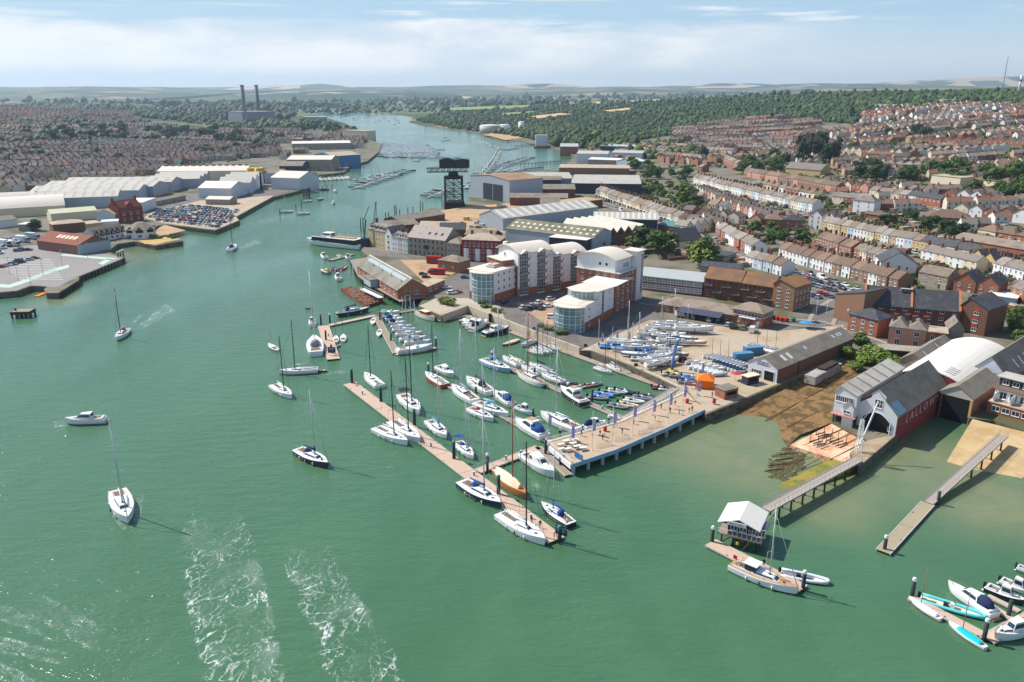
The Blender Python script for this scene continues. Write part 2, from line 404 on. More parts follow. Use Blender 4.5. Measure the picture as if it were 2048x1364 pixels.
def hill(name,pts,depth,y_far,seed,m):
 """pts: (px, py) of the skyline; the ridge stands y_far metres away and falls off over depth"""
 mb=MB();n=160;rows=14
 xs=[p[0]for p in pts];ys=[p[1]for p in pts]
 for j in range(rows):
  for i in range(n+1):
   px=xs[0]+(xs[-1]-xs[0])*i/n
   py=float(np.interp(px,xs,ys));d=ray(px,py);t=y_far/d.y
   ztop=CAM_H+d.z*t;k=(j-4)/(rows-5)if j>4 else(j-4)/4
   x,y=d.x*t,y_far-k*depth if k>0 else y_far-k*depth*.5
   pr=math.cos(k*math.pi/2)**1.3 if abs(k)<1 else 0
   z=ztop*pr+12*mnoise.noise((x/500,y/700,seed))*pr*sm(abs(k)*3)-4*(1-pr)
   mb.v.append((x,y,z))
 for j in range(rows-1):
  for i in range(n):mb.f.append((j*(n+1)+i,j*(n+1)+i+1,(j+1)*(n+1)+i+1,(j+1)*(n+1)+i));mb.m.append(0);mb.sm.append(True)
 return tag(mb.build(name,m),kind='structure')
def field_mat(name,sc,tan,wood):
 m=bpy.data.materials.new(name);m.use_nodes=True;nt=m.node_tree;N=nt.nodes;Lk=nt.links;b=N['Principled BSDF'];b.inputs['Roughness'].default_value=.95;b.inputs['Specular IOR Level'].default_value=.1
 geo=N.new('ShaderNodeNewGeometry');mp=N.new('ShaderNodeMapping');mp.inputs['Scale'].default_value=(1,.75,0);Lk.new(geo.outputs['Position'],mp.inputs[0])
 vo=N.new('ShaderNodeTexVoronoi');vo.inputs['Scale'].default_value=sc;Lk.new(mp.outputs[0],vo.inputs['Vector']);sp=N.new('ShaderNodeSeparateColor');Lk.new(vo.outputs['Color'],sp.inputs[0])
 def mixr(f,lo,hi,a_,b_):
  r_=N.new('ShaderNodeMapRange');r_.inputs[1].default_value=lo;r_.inputs[2].default_value=hi;Lk.new(f,r_.inputs[0])
  x=N.new('ShaderNodeMixRGB');Lk.new(r_.outputs[0],x.inputs[0])
  for i,s in((1,a_),(2,b_)):
   if isinstance(s,tuple):x.inputs[i].default_value=(*s,1)
   else:Lk.new(s,x.inputs[i])
  return x.outputs[0]
 c=mixr(sp.outputs[0],tan,tan+.02,(.42,.32,.19),(.08,.11,.045));c=mixr(sp.outputs[1],.72,.74,c,(.46,.37,.24))
 no=N.new('ShaderNodeTexNoise');no.inputs['Scale'].default_value=sc*.8;no.inputs['Detail'].default_value=7;Lk.new(mp.outputs[0],no.inputs['Vector'])
 c=mixr(no.outputs[0],wood,wood+.05,c,(.03,.052,.022))
 Lk.new(c,b.inputs['Base Color']);return m
hill('hills',[(-900,178),(-300,180),(0,181),(150,175),(330,176),(420,178),(520,172),(600,170),(640,167),(690,172),(760,178),(900,181),(960,176),(1050,168),(1100,166),(1150,172),(1250,178),(1330,172),(1440,166),(1560,168),(1700,168),(1850,160),(1960,154),(2048,152),(2300,160),(2900,170)],2600,13000,1.0,field_mat('far_fields',.0019,.42,.56))
hill('ridge',[(-900,186),(-200,190),(0,189),(120,186),(260,188),(430,189),(560,184),(700,181),(820,184),(950,189),(1100,188),(1250,186),(1400,186),(1600,187),(2048,188),(2900,190)],2200,8600,5.0,field_mat('ridge_fields',.0026,.62,.41))
def sheet(name,px,m,z=None,lift=.03,kind='structure',thick=.0):
 """polygon on the ground; z fixed, or None = on the terrain"""
 pts=[G(x,y,z)if z is not None else GT(x,y)for x,y in px]
 mb=MB();mb.poly([(p.x,p.y,p.z+lift)for p in pts])
 a=sum(p.x*q.y-q.x*p.y for p,q in zip(pts,pts[1:]+pts[:1]))
 if a<0:mb.f[0]=mb.f[0][::-1]
 bm=bmesh.new();me=mb.mesh(name,m);bm.from_mesh(me);bmesh.ops.triangulate(bm,faces=bm.faces);bm.to_mesh(me);bm.free()
 return tag(put(name,me),kind=kind)
M_ASPH=mat('asphalt',(120,114,108),.9,.14,.15,rgb2=(104,98,94),thr=(.5,.56))
M_CONC=mat('pale_concrete',(202,184,160),.9,.12,.1,rgb2=(188,165,135),thr=(.48,.6),k=.7)
M_SAND=mat('dry_sandy_ground',(205,170,130),.95,.18,.06,rgb2=(170,138,105),thr=(.48,.62),k=.72)
M_BRICKP=mat('brick_paving',(180,150,125),.9,.12,.3,k=.75)
M_LINE=mat('road_paint',(225,222,215),.8,.1,2)
def road(name,px,w,m=None,lift=.05,edge=True):
 pts=[GT(x,y)for x,y in px];out=[]
 for p,q in zip(pts,pts[1:]):
  n=max(1,int((q-p).length/9))
  for i in range(n):
   c=p.lerp(q,i/n);out.append(c)
 out.append(pts[-1]);mb=MB();prev=None
 for i,p in enumerate(out):
  d=(out[min(i+1,len(out)-1)]-out[max(i-1,0)]).xy.normalized();nrm=Vector((-d.y,d.x))
  z=T(p.x,p.y)
  rw=[]
  for s_,dz in((-w/2-1.6,.12),(-w/2,.12),(-w/2,0),(w/2,0),(w/2,.12),(w/2+1.6,.12)):
   rw.append((p.x+nrm.x*s_,p.y+nrm.y*s_,max(z,T(p.x+nrm.x*s_,p.y+nrm.y*s_))+lift+dz))
  if prev:
   for k,mi in((0,1),(1,1),(2,0),(3,1),(4,1)):mb.add([prev[k],prev[k+1],rw[k+1],rw[k]],[(3,2,1,0)],mi)
  prev=rw
 return tag(mb.build(name,[m or M_ASPH,mat('pavement_slabs',(176,164,150),.9,.1,.4,k=.7)]),kind='structure')
# building kit
M_WHITE=mat('white_render',(236,236,234),.8,.05,.4)
M_CREAM=mat('cream_render',(228,214,184),.85,.07,.4)
M_YBRICK=mat('yellow_brick',(205,176,122),.9,.14,.9)
M_RBRICK=mat('red_brick',(166,108,84),.9,.16,.8,rgb2=(148,92,72),thr=(.5,.58))
M_BBRICK=mat('brown_brick',(150,114,90),.9,.14,.9)
M_DBRICK=mat('dark_brick',(122,86,70),.9,.16,.8)
M_PINK=mat('pink_brick',(202,146,124),.9,.12,.8)
M_BLUEW=mat('pale_blue_render',(188,205,215),.85,.06,.5)
M_STONE=mat('grey_stone',(168,158,142),.9,.16,.6,rgb2=(140,130,115),thr=(.5,.6))
M_YSTONE=mat('yellow_stone',(200,178,128),.9,.14,.7)
M_SLATE=mat('slate_roof',(142,132,122),.75,.16,.5,rgb2=(118,108,100),thr=(.48,.6),stripes=(1.6,'Z',.16))
M_DSLATE=mat('dark_slate_roof',(76,76,80),.6,.16,.5,rgb2=(92,92,94),thr=(.52,.64),stripes=(1.6,'Z',.18))
M_BTILE=mat('brown_tile_roof',(128,106,90),.85,.14,.6,rgb2=(112,92,78),thr=(.5,.6),stripes=(1.6,'Z',.2))
M_OTILE=mat('lichened_orange_roof',(158,112,72),.9,.16,.14,rgb2=(124,98,80),thr=(.45,.6),stripes=(1.3,'Z',.2))
M_RTILE=mat('red_tile_roof',(150,84,62),.85,.16,.6,rgb2=(128,74,58),thr=(.5,.6),stripes=(1.6,'Z',.2))
M_GROOF=mat('weathered_cement_roof',(150,142,130),.85,.16,.14,rgb2=(122,116,102),thr=(.45,.62),stripes=(.9,'X',.15))
M_GROOFY=mat('weathered_sheet_roof',(150,140,126),.85,.18,.2,rgb2=(126,118,104),thr=(.45,.62),stripes=(.9,'Y',.14))
M_BROOF=mat('brown_cement_roof',(152,138,122),.9,.16,.15,rgb2=(128,112,96),thr=(.48,.6))
M_OLIVE=mat('mossy_sheet_roof',(138,132,108),.9,.2,.12,rgb2=(108,104,84),thr=(.45,.6))
M_LROOF=mat('light_metal_roof',(200,194,182),.6,.12,.12,rgb2=(176,170,158),thr=(.5,.68),stripes=(.5,'X',.12))
M_LROOFY=mat('light_metal_roof_y',(200,194,182),.6,.12,.12,rgb2=(176,170,158),thr=(.5,.68),stripes=(.5,'Y',.12))
M_WROOF=mat('white_membrane_roof',(230,225,214),.7,.05,.2,rgb2=(222,218,210),thr=(.5,.66))
M_CROOF=mat('cream_metal_roof',(228,216,200),.5,.05,.2)
M_TROOF=mat('tan_flat_roof',(190,172,150),.95,.12,.2,rgb2=(168,150,130),thr=(.5,.62))
M_GGREEN=mat('grey_green_roof',(176,182,180),.6,.05,.15)
M_LBLUE=mat('light_blue_cladding',(182,194,202),.6,.07,.2,stripes=(.8,'X',.12))
M_CLAD=mat('white_cladding',(222,226,230),.55,.05,.2,stripes=(.8,'X',.1))
M_GCLAD=mat('grey_cladding',(176,180,190),.55,.06,.2,stripes=(.8,'X',.14))
M_NAVY=mat('navy_cladding',(52,58,72),.6,.1,.3)
M_DARK=mat('dark_opening',(26,26,28),.9,.1,1)
M_GLASS=glass('window_glass');M_TEAL=glass('teal_glass',(116,146,152),.08)
M_FRAME=mat('white_paint',(238,238,236),.6,.03,2)
M_STEEL=mat('galvanised_steel',(170,172,174),.45,.08,2,metal=.6)
M_BLACK=mat('black_paint',(30,30,32),.6,.1,2)
M_RUST=mat('rusty_steel',(120,78,58),.9,.25,.8)
M_REDWALL=mat('oxblood_sheeting',(146,62,62),.8,.14,.3,rgb2=(122,52,54),thr=(.5,.62))
M_TIMBER=mat('grey_timber',(160,146,130),.9,.16,.8,stripes=(2.2,'X',.2))
M_TIMBERY=mat('grey_timber_y',(160,146,130),.9,.16,.8,stripes=(2.2,'Y',.2))
M_WOOD=mat('warm_decking',(206,178,156),.85,.1,.5,stripes=(2.0,'X',.12))
M_PILE=mat('dark_timber',(66,56,48),.95,.25,1.2)
M_BLUE=mat('blue_paint',(56,110,170),.5,.1,1);M_RED=mat('red_paint',(190,44,40),.5,.1,1)
M_YEL=mat('yellow_paint',(226,176,48),.5,.1,.6);M_ORANGE=mat('orange_fabric',(240,120,20),.8,.05,1);M_GREENP=mat('green_paint',(48,130,90),.5,.1,1)
M_FLOWER=mat('planting',(96,112,50),.9,.3,1.5)
def foot(A,B,depth=None,C=None,D=None,main='front',z=None):
 """footprint from ground points of the photo: A, B = ends of the near face, C / D = far ends behind B / A"""
 g=(lambda p:G(p[0],p[1],z))if z is not None else(lambda p:GT(*p))
 a,b=g(A),g(B);ex=(b-a).xy
 if main=='depth':
  if C:u=(g(C)-b).xy
  else:u=(g(D)-a).xy
  dd=depth or u.length;u.normalize();ex_d=Vector((u.y,-u.x));w=abs(ex.dot(ex_d));mid=(a+b).xy/2
  rz=math.atan2(ex_d.y,ex_d.x);o=mid
  k=((a.xy+b.xy)/2-a.xy).dot(u)
  o=mid-u*abs(k)*.0
  return(o.x,o.y,min(a.z,b.z)if z is None else z),rz,w,dd
 w=ex.length;rz=math.atan2(ex.y,ex.x)
 if depth is None:
  v=Vector((-ex.y,ex.x)).normalized();depth=abs(((g(C)-b)if C else(g(D)-a)).xy.dot(v))
 m=(a+b)/2
 return(m.x,m.y,min(a.z,b.z)if z is None else z),rz,w,depth
WINM={}
def win_mesh(w,h,frame=None,pane=None,nx=2,nz=1,ft=.09,sill=True):
 k=(round(w,2),round(h,2),frame and frame.name,pane and pane.name,nx,nz,ft)
 if k not in WINM:
  mb=MB();mb.poly([(-w/2,-.02,0),(w/2,-.02,0),(w/2,-.02,h),(-w/2,-.02,h)],1)
  for x in[-w/2+ft/2+(w-ft)*i/nx for i in range(nx+1)]:mb.box(x-ft/2,x+ft/2,-.08,0,0,h)
  for z_ in[ft/2+(h-ft)*i/nz for i in range(nz+1)]:mb.box(-w/2+ft,w/2-ft,-.077,0,z_-ft/2,z_+ft/2)
  if sill:mb.box(-w/2-.06,w/2+.06,-.16,0,-.1,-.001)
  WINM[k]=mb.mesh('window',[frame or M_FRAME,pane or M_GLASS])
 return WINM[k]
def on_face(par,me,name,face,w,d,u,z):
 """hang a part on a face of a w x d block; u runs along the face"""
 if face=='F':return put(name,me,par,(u,0,z))
 if face=='R':return put(name,me,par,(w/2,d/2+u,z),math.pi/2)
 if face=='L':return put(name,me,par,(-w/2,d/2-u,z),-math.pi/2)
 return put(name,me,par,(-u,d,z),math.pi)
def wins(par,face,w,d,cols,rows,ww,wh,z0,dz,m0=.0,m1=None,frame=None,pane=None,nx=2,nz=1,name='window',ft=.09):
 L=w if face in 'FB' else d;m1=m0 if m1 is None else m1;me=win_mesh(ww,wh,frame,pane,nx,nz,ft)
 a,b=-L/2+m0,L/2-m1;out=[]
 for r_ in range(rows):
  for c in range(cols):out.append(on_face(par,me,name,face,w,d,a+(b-a)*(c+.5)/cols,z0+r_*dz))
 return out
def chevron(w0,w1,h,rise,over,t=.2,ridge=.5):
 """roof cross-section (u,z) from w0 to w1"""
 rx=w0+(w1-w0)*ridge;sl,sr=rise/max(rx-w0,.01),rise/max(w1-rx,.01)
 a,b=(w0-over,h-over*sl),(w1+over,h-over*sr)
 if ridge<=.001:a=(w0-over,h+rise)
 return[a,(rx,h+rise),b,(b[0],b[1]+t),(rx,h+rise+t*1.1),(a[0],a[1]+t)]
def block(par,w,d,h,roof,rise,wall,roofm,axis='x',over=.4,ridge=.5,bays=1,x0=None,y0=0,zb=0,skirt=1.5,t=.22,wname='wall',rname='roof',roverx=None,kw=1):
 """walls and roof as two parts under par"""
 x0=-w/2 if x0 is None else x0;x1,y1=x0+w,y0+d;g=MB();r_=MB();rx=over if roverx is None else roverx
 if roof in('gable','multi'):
  L0,L1=(x0,x1)if axis=='y' else(y0,y1);prof=[(L0,zb-skirt),(L0,zb+h)];bw=(L1-L0)/bays
  for i in range(bays):
   prof+=[(L0+bw*(i+ridge),zb+h+rise),(L0+bw*(i+1),zb+h)]
  prof.append((L1,zb-skirt))
  (g.exx(prof,y0,y1)if axis=='y' else g.exy(prof,x0,x1))
  for i in range(bays):
   c=chevron(L0+bw*i,L0+bw*(i+1),zb+h,rise,over if bays==1 else 0,t,ridge)
   (r_.exx(c,y0-rx,y1+rx)if axis=='y' else r_.exy(c,x0-rx,x1+rx))
 elif roof=='hip':
  g.box(x0,x1,y0,y1,zb-skirt,zb+h);o=over;a=min(w,d)/2*kw
  X0,X1,Y0,Y1=x0-o,x1+o,y0-o,y1+o;z0,z1=zb+h-.02,zb+h+.14
  if w>=d:p,q=(X0+a+o,(Y0+Y1)/2,z1+rise),(X1-a-o,(Y0+Y1)/2,z1+rise)
  else:p,q=((X0+X1)/2,Y0+a+o,z1+rise),((X0+X1)/2,Y1-a-o,z1+rise)
  v=[(X0,Y0,z0),(X1,Y0,z0),(X1,Y1,z0),(X0,Y1,z0),(X0,Y0,z1),(X1,Y0,z1),(X1,Y1,z1),(X0,Y1,z1),p,q]
  f=[(0,1,5,4),(1,2,6,5),(2,3,7,6),(3,0,4,7),(3,2,1,0)]
  f+=[(4,5,9,8),(5,6,9),(6,7,8,9),(7,4,8)]if w>=d else[(4,5,8),(5,6,9,8),(6,7,9),(7,4,8,9)]
  r_.add(v,f)
 elif roof=='flat':
  g.box(x0,x1,y0,y1,zb-skirt,zb+h);r_.box(x0-over,x1+over,y0-over,y1+over,zb+h,zb+h+max(t,.25))
 elif roof=='mono':
  if axis=='x':
   g.exy([(y0,zb-skirt),(y0,zb+h),(y1,zb+h+rise),(y1,zb-skirt)],x0,x1)
   s_=rise/d;r_.exy([(y0-over,zb+h-over*s_),(y1+over,zb+h+rise+over*s_),(y1+over,zb+h+rise+over*s_+t),(y0-over,zb+h-over*s_+t)],x0-rx,x1+rx)
  else:
   g.exx([(x0,zb-skirt),(x0,zb+h),(x1,zb+h+rise),(x1,zb-skirt)],y0,y1)
   s_=rise/w;r_.exx([(x0-over,zb+h-over*s_),(x1+over,zb+h+rise+over*s_),(x1+over,zb+h+rise+over*s_+t),(x0-over,zb+h-over*s_+t)],y0-rx,y1+rx)
 elif roof=='barrel':
  L0,L1=(x0,x1)if axis=='y' else(y0,y1);n=12
  arc=[(L0-over+(L1-L0+2*over)*i/n,zb+h+rise*(1-(2*i/n-1)**2))for i in range(n+1)]
  wa=[(L0,zb-skirt)]+[(L0+(L1-L0)*i/n,zb+h+(rise*(1-(2*i/n-1)**2)))for i in range(n+1)]+[(L1,zb-skirt)]
  c=arc+[(p[0],p[1]+t)for p in arc[::-1]]
  c=arc[::-1]+[(p[0],p[1]+t)for p in arc];c=[(p[0],p[1])for p in c]
  (g.exx(wa,y0,y1)if axis=='y' else g.exy(wa,x0,x1))
  for i in range(n):
   q=[arc[i],arc[i+1],(arc[i+1][0],arc[i+1][1]+t),(arc[i][0],arc[i][1]+t)]
   (r_.exx(q,y0-rx,y1+rx)if axis=='y' else r_.exy(q,x0-rx,x1+rx))
 wo=g.build(wname,wall,par);ro=r_.build(rname,roofm,par)if r_.v else None
 return wo,ro
def bld(name,label,cat,A,B,h,roof='gable',rise=2.0,wall=None,roofm=None,depth=None,C=None,D=None,main='front',axis='x',z=None,group=None,**k):
 loc,rz,w,d=foot(A,B,depth,C,D,main,z)
 t=thing(name,label,cat,loc,rz,group)
 wo,ro=block(t,w,d,h,roof,rise,wall or M_WHITE,roofm or M_SLATE,axis,**k)
 t['w']=w;t['d']=d
 return t,w,d,wo,ro
def opening(par,face,w,d,u,ww,hh,z=0,m=None,name='door',frame=None):
 mb=MB();mb.box(-ww/2,ww/2,-.06,.0,0,hh,0)
 if frame:
  for x in(-ww/2-.1,ww/2):mb.box(x,x+.1,-.12,0,0,hh,1)
  mb.box(-ww/2-.1,ww/2+.1,-.115,0,hh,hh+.15,1)
 return on_face(par,mb.mesh(name,[m or M_DARK,frame or M_FRAME]),name,face,w,d,u,z)
def roof_lights(ro,pts,w,d,m=None,name='skylight'):
 """pts: quads on a roof given as local corner lists"""
 for q in pts:
  mb=MB();mb.poly(q);mb.build(name,m or M_WROOF,ro)
def slope_quad(u0,u1,s0,s1,w0,w1,h,rise,side,axis,t=.22,lift=.06):
 """a panel lying on one slope of a gable roof; s = 0 at eave, 1 at ridge; u along the ridge"""
 half=(w1-w0)/2
 def P(u,s_):
  c=w0+half*s_ if side<0 else w1-half*s_;z_=h+rise*s_+t+lift
  return(u,c,z_)if axis=='x' else(c,u,z_)
 q=[P(u0,s0),P(u1,s0),P(u1,s1),P(u0,s1)]
 flip=(side<0)==(axis=='x')
 return q if flip else q[::-1]
def chimney_mesh(h=2.2,w=1.25,d=.8,pots=2,m=None):
 mb=MB();mb.box(-w/2,w/2,-d/2,d/2,-1.2,h,0);mb.box(-w/2-.08,w/2+.08,-d/2-.08,d/2+.08,h,h+.18,0)
 for i in range(pots):mb.tube((-w/4+i*w/2,0,h+.15),(-w/4+i*w/2,0,h+.6),.13,.1,6,1)
 return mb.mesh('chimney',[m or M_DBRICK,mat('clay_pot',(190,120,90),.9,.1,3)])
def letters(par,text,size,loc,rot,m,ext=.03,name='lettering',sx=1.0):
 cu=bpy.data.curves.new(name,'FONT');cu.body=text;cu.size=size;cu.extrude=ext;cu.align_x='CENTER';cu.resolution_u=2
 o=bpy.data.objects.new(name,cu);COL.objects.link(o);o.parent=par;o.location=loc;o.rotation_euler=rot;o.scale=(sx,1,1);cu.materials.append(m)
 bpy.context.view_layer.update()
 me=bpy.data.meshes.new_from_object(o.evaluated_get(bpy.context.evaluated_depsgraph_get()))
 n=bpy.data.objects.new(name,me);COL.objects.link(n);n.parent=par;n.location=loc;n.rotation_euler=rot;n.scale=(sx,1,1)
 bpy.data.objects.remove(o);bpy.data.curves.remove(cu)
 return n
# houses
HM={};N_HOUSE=[0]
WALLN={'white':M_WHITE,'cream':M_CREAM,'yellow brick':M_YBRICK,'red brick':M_RBRICK,'brown brick':M_BBRICK,'pink brick':M_PINK,'pale blue':M_BLUEW,'grey stone':M_STONE,'dark brick':M_DBRICK}
M_SLATE2=mat('pale_slate_roof',(160,150,140),.75,.16,.5,rgb2=(136,126,116),thr=(.48,.6),stripes=(1.6,'Z',.16));M_SLATE3=mat('worn_slate_roof',(146,128,112),.8,.18,.5,rgb2=(120,108,96),thr=(.45,.6),stripes=(1.6,'Z',.16));M_BTILE2=mat('worn_tile_roof',(146,120,100),.85,.16,.6,rgb2=(124,104,90),thr=(.5,.6),stripes=(1.6,'Z',.2))
ROOFN={'pale':M_SLATE2,'worn':M_SLATE3,'worn tile':M_BTILE2,'slate':M_SLATE,'dark slate':M_DSLATE,'brown tile':M_BTILE,'red tile':M_RTILE}
DOORS=[mat('door_%s'%n,c,.6,.05,2)for n,c in(('blue',(60,80,120)),('red',(130,50,48)),('green',(50,86,66)),('white',(225,225,222)),('black',(40,40,44)))]
def house(label,p,rz,w,d,h,wall,roof,kind='terrace',detail=2,rise=None,group=None,chim=True,name='terraced_house',cat='house',bay=False):
 """kinds: terrace (ridge along the street), gable (gable to the street), hip"""
 rise=rise or d*.32;key=(kind,round(w,1),round(d,1),round(h,1),wall,roof,round(rise,1))
 if key not in HM:
  t=thing('tmp',None,None)
  over=.25;rx=.0 if kind=='terrace' else .3
  if kind=='hip':wo,ro=block(t,w,d,h,'hip',rise,WALLN[wall],ROOFN[roof],over=.4,skirt=4)
  else:wo,ro=block(t,w,d,h,'gable',rise,WALLN[wall],ROOFN[roof],'y' if kind=='gable' else 'x',over=over,roverx=rx,skirt=4)
  HM[key]=(wo.data,ro.data)
  for o in(wo,ro,t):bpy.data.objects.remove(o)
 wm,rm=HM[key];N_HOUSE[0]+=1
 t=thing(name,label,cat,p,rz,group)
 put('wall',wm,t);ro=put('roof',rm,t)
 if chim:
  if 'ch' not in HM:HM['ch']=chimney_mesh();HM['chd']=chimney_mesh(1.9,1.0,.7,2)
  put('chimney',HM['ch' if N_HOUSE[0]%2 else 'chd'],ro,(-w/2+.5 if kind=='terrace' else w*.25,d*.5,h+rise*(.95 if kind=='terrace' else .55)),math.pi/2)
 fr=M_FRAME
 nst=max(1,round(h/2.9))
 if detail>=2:
  for s_ in range(nst):
   z0=.9+s_*2.75;cols=[-w*.24,w*.24]
   for i,x in enumerate(cols):
    if s_==0 and i==1 and kind!='nodoor':
     dk=('door',N_HOUSE[0]%5)
     if dk not in HM:m_=MB();m_.box(-.5,.5,-.05,.05,0,2.05,0);m_.box(-.6,.6,-.045,.04,2.05,2.35,1);HM[dk]=m_.mesh('door',[DOORS[dk[1]],M_FRAME])
     put('door',HM[dk],t,(x,0,.1));continue
    if bay and s_==0:
     bk=('bay',wall)
     if bk not in HM:
      m_=MB();m_.prism([(-1.15,0),(-.75,-.75),(.75,-.75),(1.15,0)],-.9,0,0);m_.prism([(-1.15,0),(-.75,-.75),(.75,-.75),(1.15,0)],0,1.5,1);m_.prism([(-1.3,0),(-.85,-.9),(.85,-.9),(1.3,0)],1.5,1.75,2)
      for xx in(-.75,0,.75):m_.box(xx-.06,xx+.06,-.81,-.74,0,1.5,2)
      HM[bk]=m_.mesh('bay_window',[WALLN[wall],M_GLASS,M_FRAME])
     put('bay_window',HM[bk],t,(x,0,z0-.1));continue
    put('window',win_mesh(1.0,1.45),t,(x,0,z0))
 elif detail==1:
  for x in(-w*.25,w*.25):put('window',win_mesh(1.15,1.4,ft=.14),t,(x,0,.9+(nst-1)*2.75))
 return t
def row(A,B,w,pal,roofs,where,kind='terrace',d=8,h=5.6,detail=2,n=None,bay=False,end='harbour',flip=False,rise=None,jit=1,name=None,gap=0,step=1,chim=True,z=None):
 a,b=GT(*A),GT(*B);v=(b-a).xy;L=v.length;n=n or max(1,round(L/(w+gap)));u=v.normalized();rz=math.atan2(u.y,u.x);ww=L/n-gap
 if flip:rz+=math.pi
 r_=random.Random(where);out=[]
 for i in range(n):
  s_=(i+.5)*L/n;p=a.xy+u*s_
  wl=pal[r_.randrange(len(pal))];rf=roofs[min(int(i*len(roofs)/n),len(roofs)-1)]
  if r_.random()<.42:rf={'slate':r_.choice(('pale','worn')),'brown tile':'worn tile'}.get(rf,rf)
  j=i if end=='far' else n-1-i
  nm=name or{'terrace':'terraced_house','gable':'gabled_house','hip':'villa'}[kind]
  lab=f"{wl} {'gabled ' if kind == 'gable' else ''}house, {ordw(j + 1)} from {end} end, {where}"
  zz=T(p.x,p.y);zz=round(zz*2.5)/2.5
  hh=h+(r_.choice((-.25,0,0,.25))if jit else 0);p=p+Vector((-u.y,u.x))*(r_.choice((-.35,0,0,.35))if jit else 0)
  out.append(house(lab,(p.x,p.y,zz),rz,ww,d,hh,wl,rf,kind,detail,rise,f"houses of {where}",chim,nm,'house',bay))
 return out
# west bank: made ground and roads
sheet('yard_concrete',[(1160,701),(1300,640),(1460,655),(1560,662),(1690,650),(1660,676),(1520,745),(1556,768),(1470,803),(1412,826),(1374,780),(1320,755),(1273,735),(1185,701)],M_CONC,2.5,.06)
sheet('courtyard_asphalt',[(945,607),(1000,600),(1120,582),(1180,570),(1240,590),(1300,600),(1320,640),(1165,700),(1080,667),(1010,638)],M_ASPH,2.5,.04)
sheet('parking_paving',[(1030,606),(1110,600),(1150,618),(1128,652),(1090,648)],M_BRICKP,2.5,.07)
sheet('garden_terrace',[(838,612),(870,598),(935,596),(1000,612),(1010,639),(937,611),(884,631)],mat('terrace_slabs',(196,182,160),.9,.08,.4,k=.75),2.5,.05)
sheet('crane_yard',[(800,440),(865,424),(930,414),(1020,406),(1140,415),(1090,440),(1000,470),(960,470),(900,462)],M_SAND,None,.1)
sheet('lifeboat_yard',[(800,520),(870,520),(925,540),(880,560),(850,566)],M_SAND,None,.1)
sheet('street_asphalt',[(735,500),(820,512),(940,524),(1000,530),(1010,545),(940,590),(855,588),(920,545),(830,520),(750,512)],M_ASPH,None,.06)
road('road',[(1290,602),(1420,622),(1540,640),(1640,650),(1780,700)],8)
road('road',[(1640,648),(1655,620),(1690,600),(1720,590),(1560,540),(1530,520)],7,lift=.1)
sheet('car_park',[(1585,560),(1600,552),(1700,590),(1675,632),(1640,636),(1600,606)],M_ASPH,None,.2)
road('road',[(1200,405),(1370,462),(1470,500),(1560,540)],7,lift=.08)
road('road',[(1375,360),(1480,400),(1640,440),(1760,480),(1960,545),(2060,580)],7,lift=.1)
road('road',[(1470,360),(1680,398),(1900,420),(2060,440)],7,lift=.1)
# harbour apartments
def balcony(par,x,z,w=4.2,dp=1.5,m=None):
 mb=MB();mb.box(-w/2,w/2,-dp,0,0,.18,0)
 for xx in[-w/2+w*i/6 for i in range(7)]:mb.box(xx-.03,xx+.03,-dp,-dp+.06,.18,1.15,1)
 mb.box(-w/2,w/2,-dp-.01,-dp+.07,1.1,1.2,1);mb.box(-w/2+.06,w/2-.06,-dp+.02,-dp+.04,.25,1.05,2)
 return mb
BALC=balcony(None,0,0).mesh('balcony',[M_STEEL,M_STEEL,M_TEAL])
GLZ={}
def glazed(w,h,nx,nz,ft=.13):
 k=(w,h,nx,nz)
 if k not in GLZ:GLZ[k]=win_mesh(w,h,M_FRAME,M_TEAL if nz>3 else M_GLASS,nx,nz,ft,)
 return GLZ[k]
def plinth(par,w,d,h,m,name='brick_plinth',x0=None,out=.12):
 x0=-w/2 if x0 is None else x0;mb=MB();mb.box(x0-out,x0+w+out,-out,d+out,-1.5,h);return mb.build(name,m,par)
def curved_bay(par,w,h,cx,cy,rx,ry,floors,a0,a1,base=0,roof=True):
 """faceted glass bow"""
 n=7;pts=[(cx+rx*math.cos(R(a0+(a1-a0)*i/n)),cy+ry*math.sin(R(a0+(a1-a0)*i/n)))for i in range(n+1)]
 mb=MB();fl=h/floors
 for i in range(n):
  p,q=pts[i],pts[i+1];mb.add([(*p,base),(*q,base),(*q,base+h),(*p,base+h)],[(0,1,2,3)],1)
 for i in range(n+1):mb.tube((*pts[i],base),(*pts[i],base+h),.11,None,4,0,False)
 for k in range(floors+1):
  for i in range(n):
   p,q=pts[i],pts[i+1];z=base+k*fl;mb.bar((*p,z),(*q,z),.2,0)
   if k<floors:mb.bar((*p,z+fl*.62),(*q,z+fl*.62),.08,0)
 g=mb.build('glass_bow',[M_FRAME,M_TEAL],par)
 if roof:
  c2=[(cx+(rx+1.0)*math.cos(R(a0+(a1-a0)*i/n)),cy+(ry+1.0)*math.sin(R(a0+(a1-a0)*i/n)))for i in range(n+1)]
  m2=MB();m2.prism(c2+[(cx,cy)],base+h,base+h+.35);m2.build('bow_roof',M_CROOF,par)
 return g
Z0=2.55
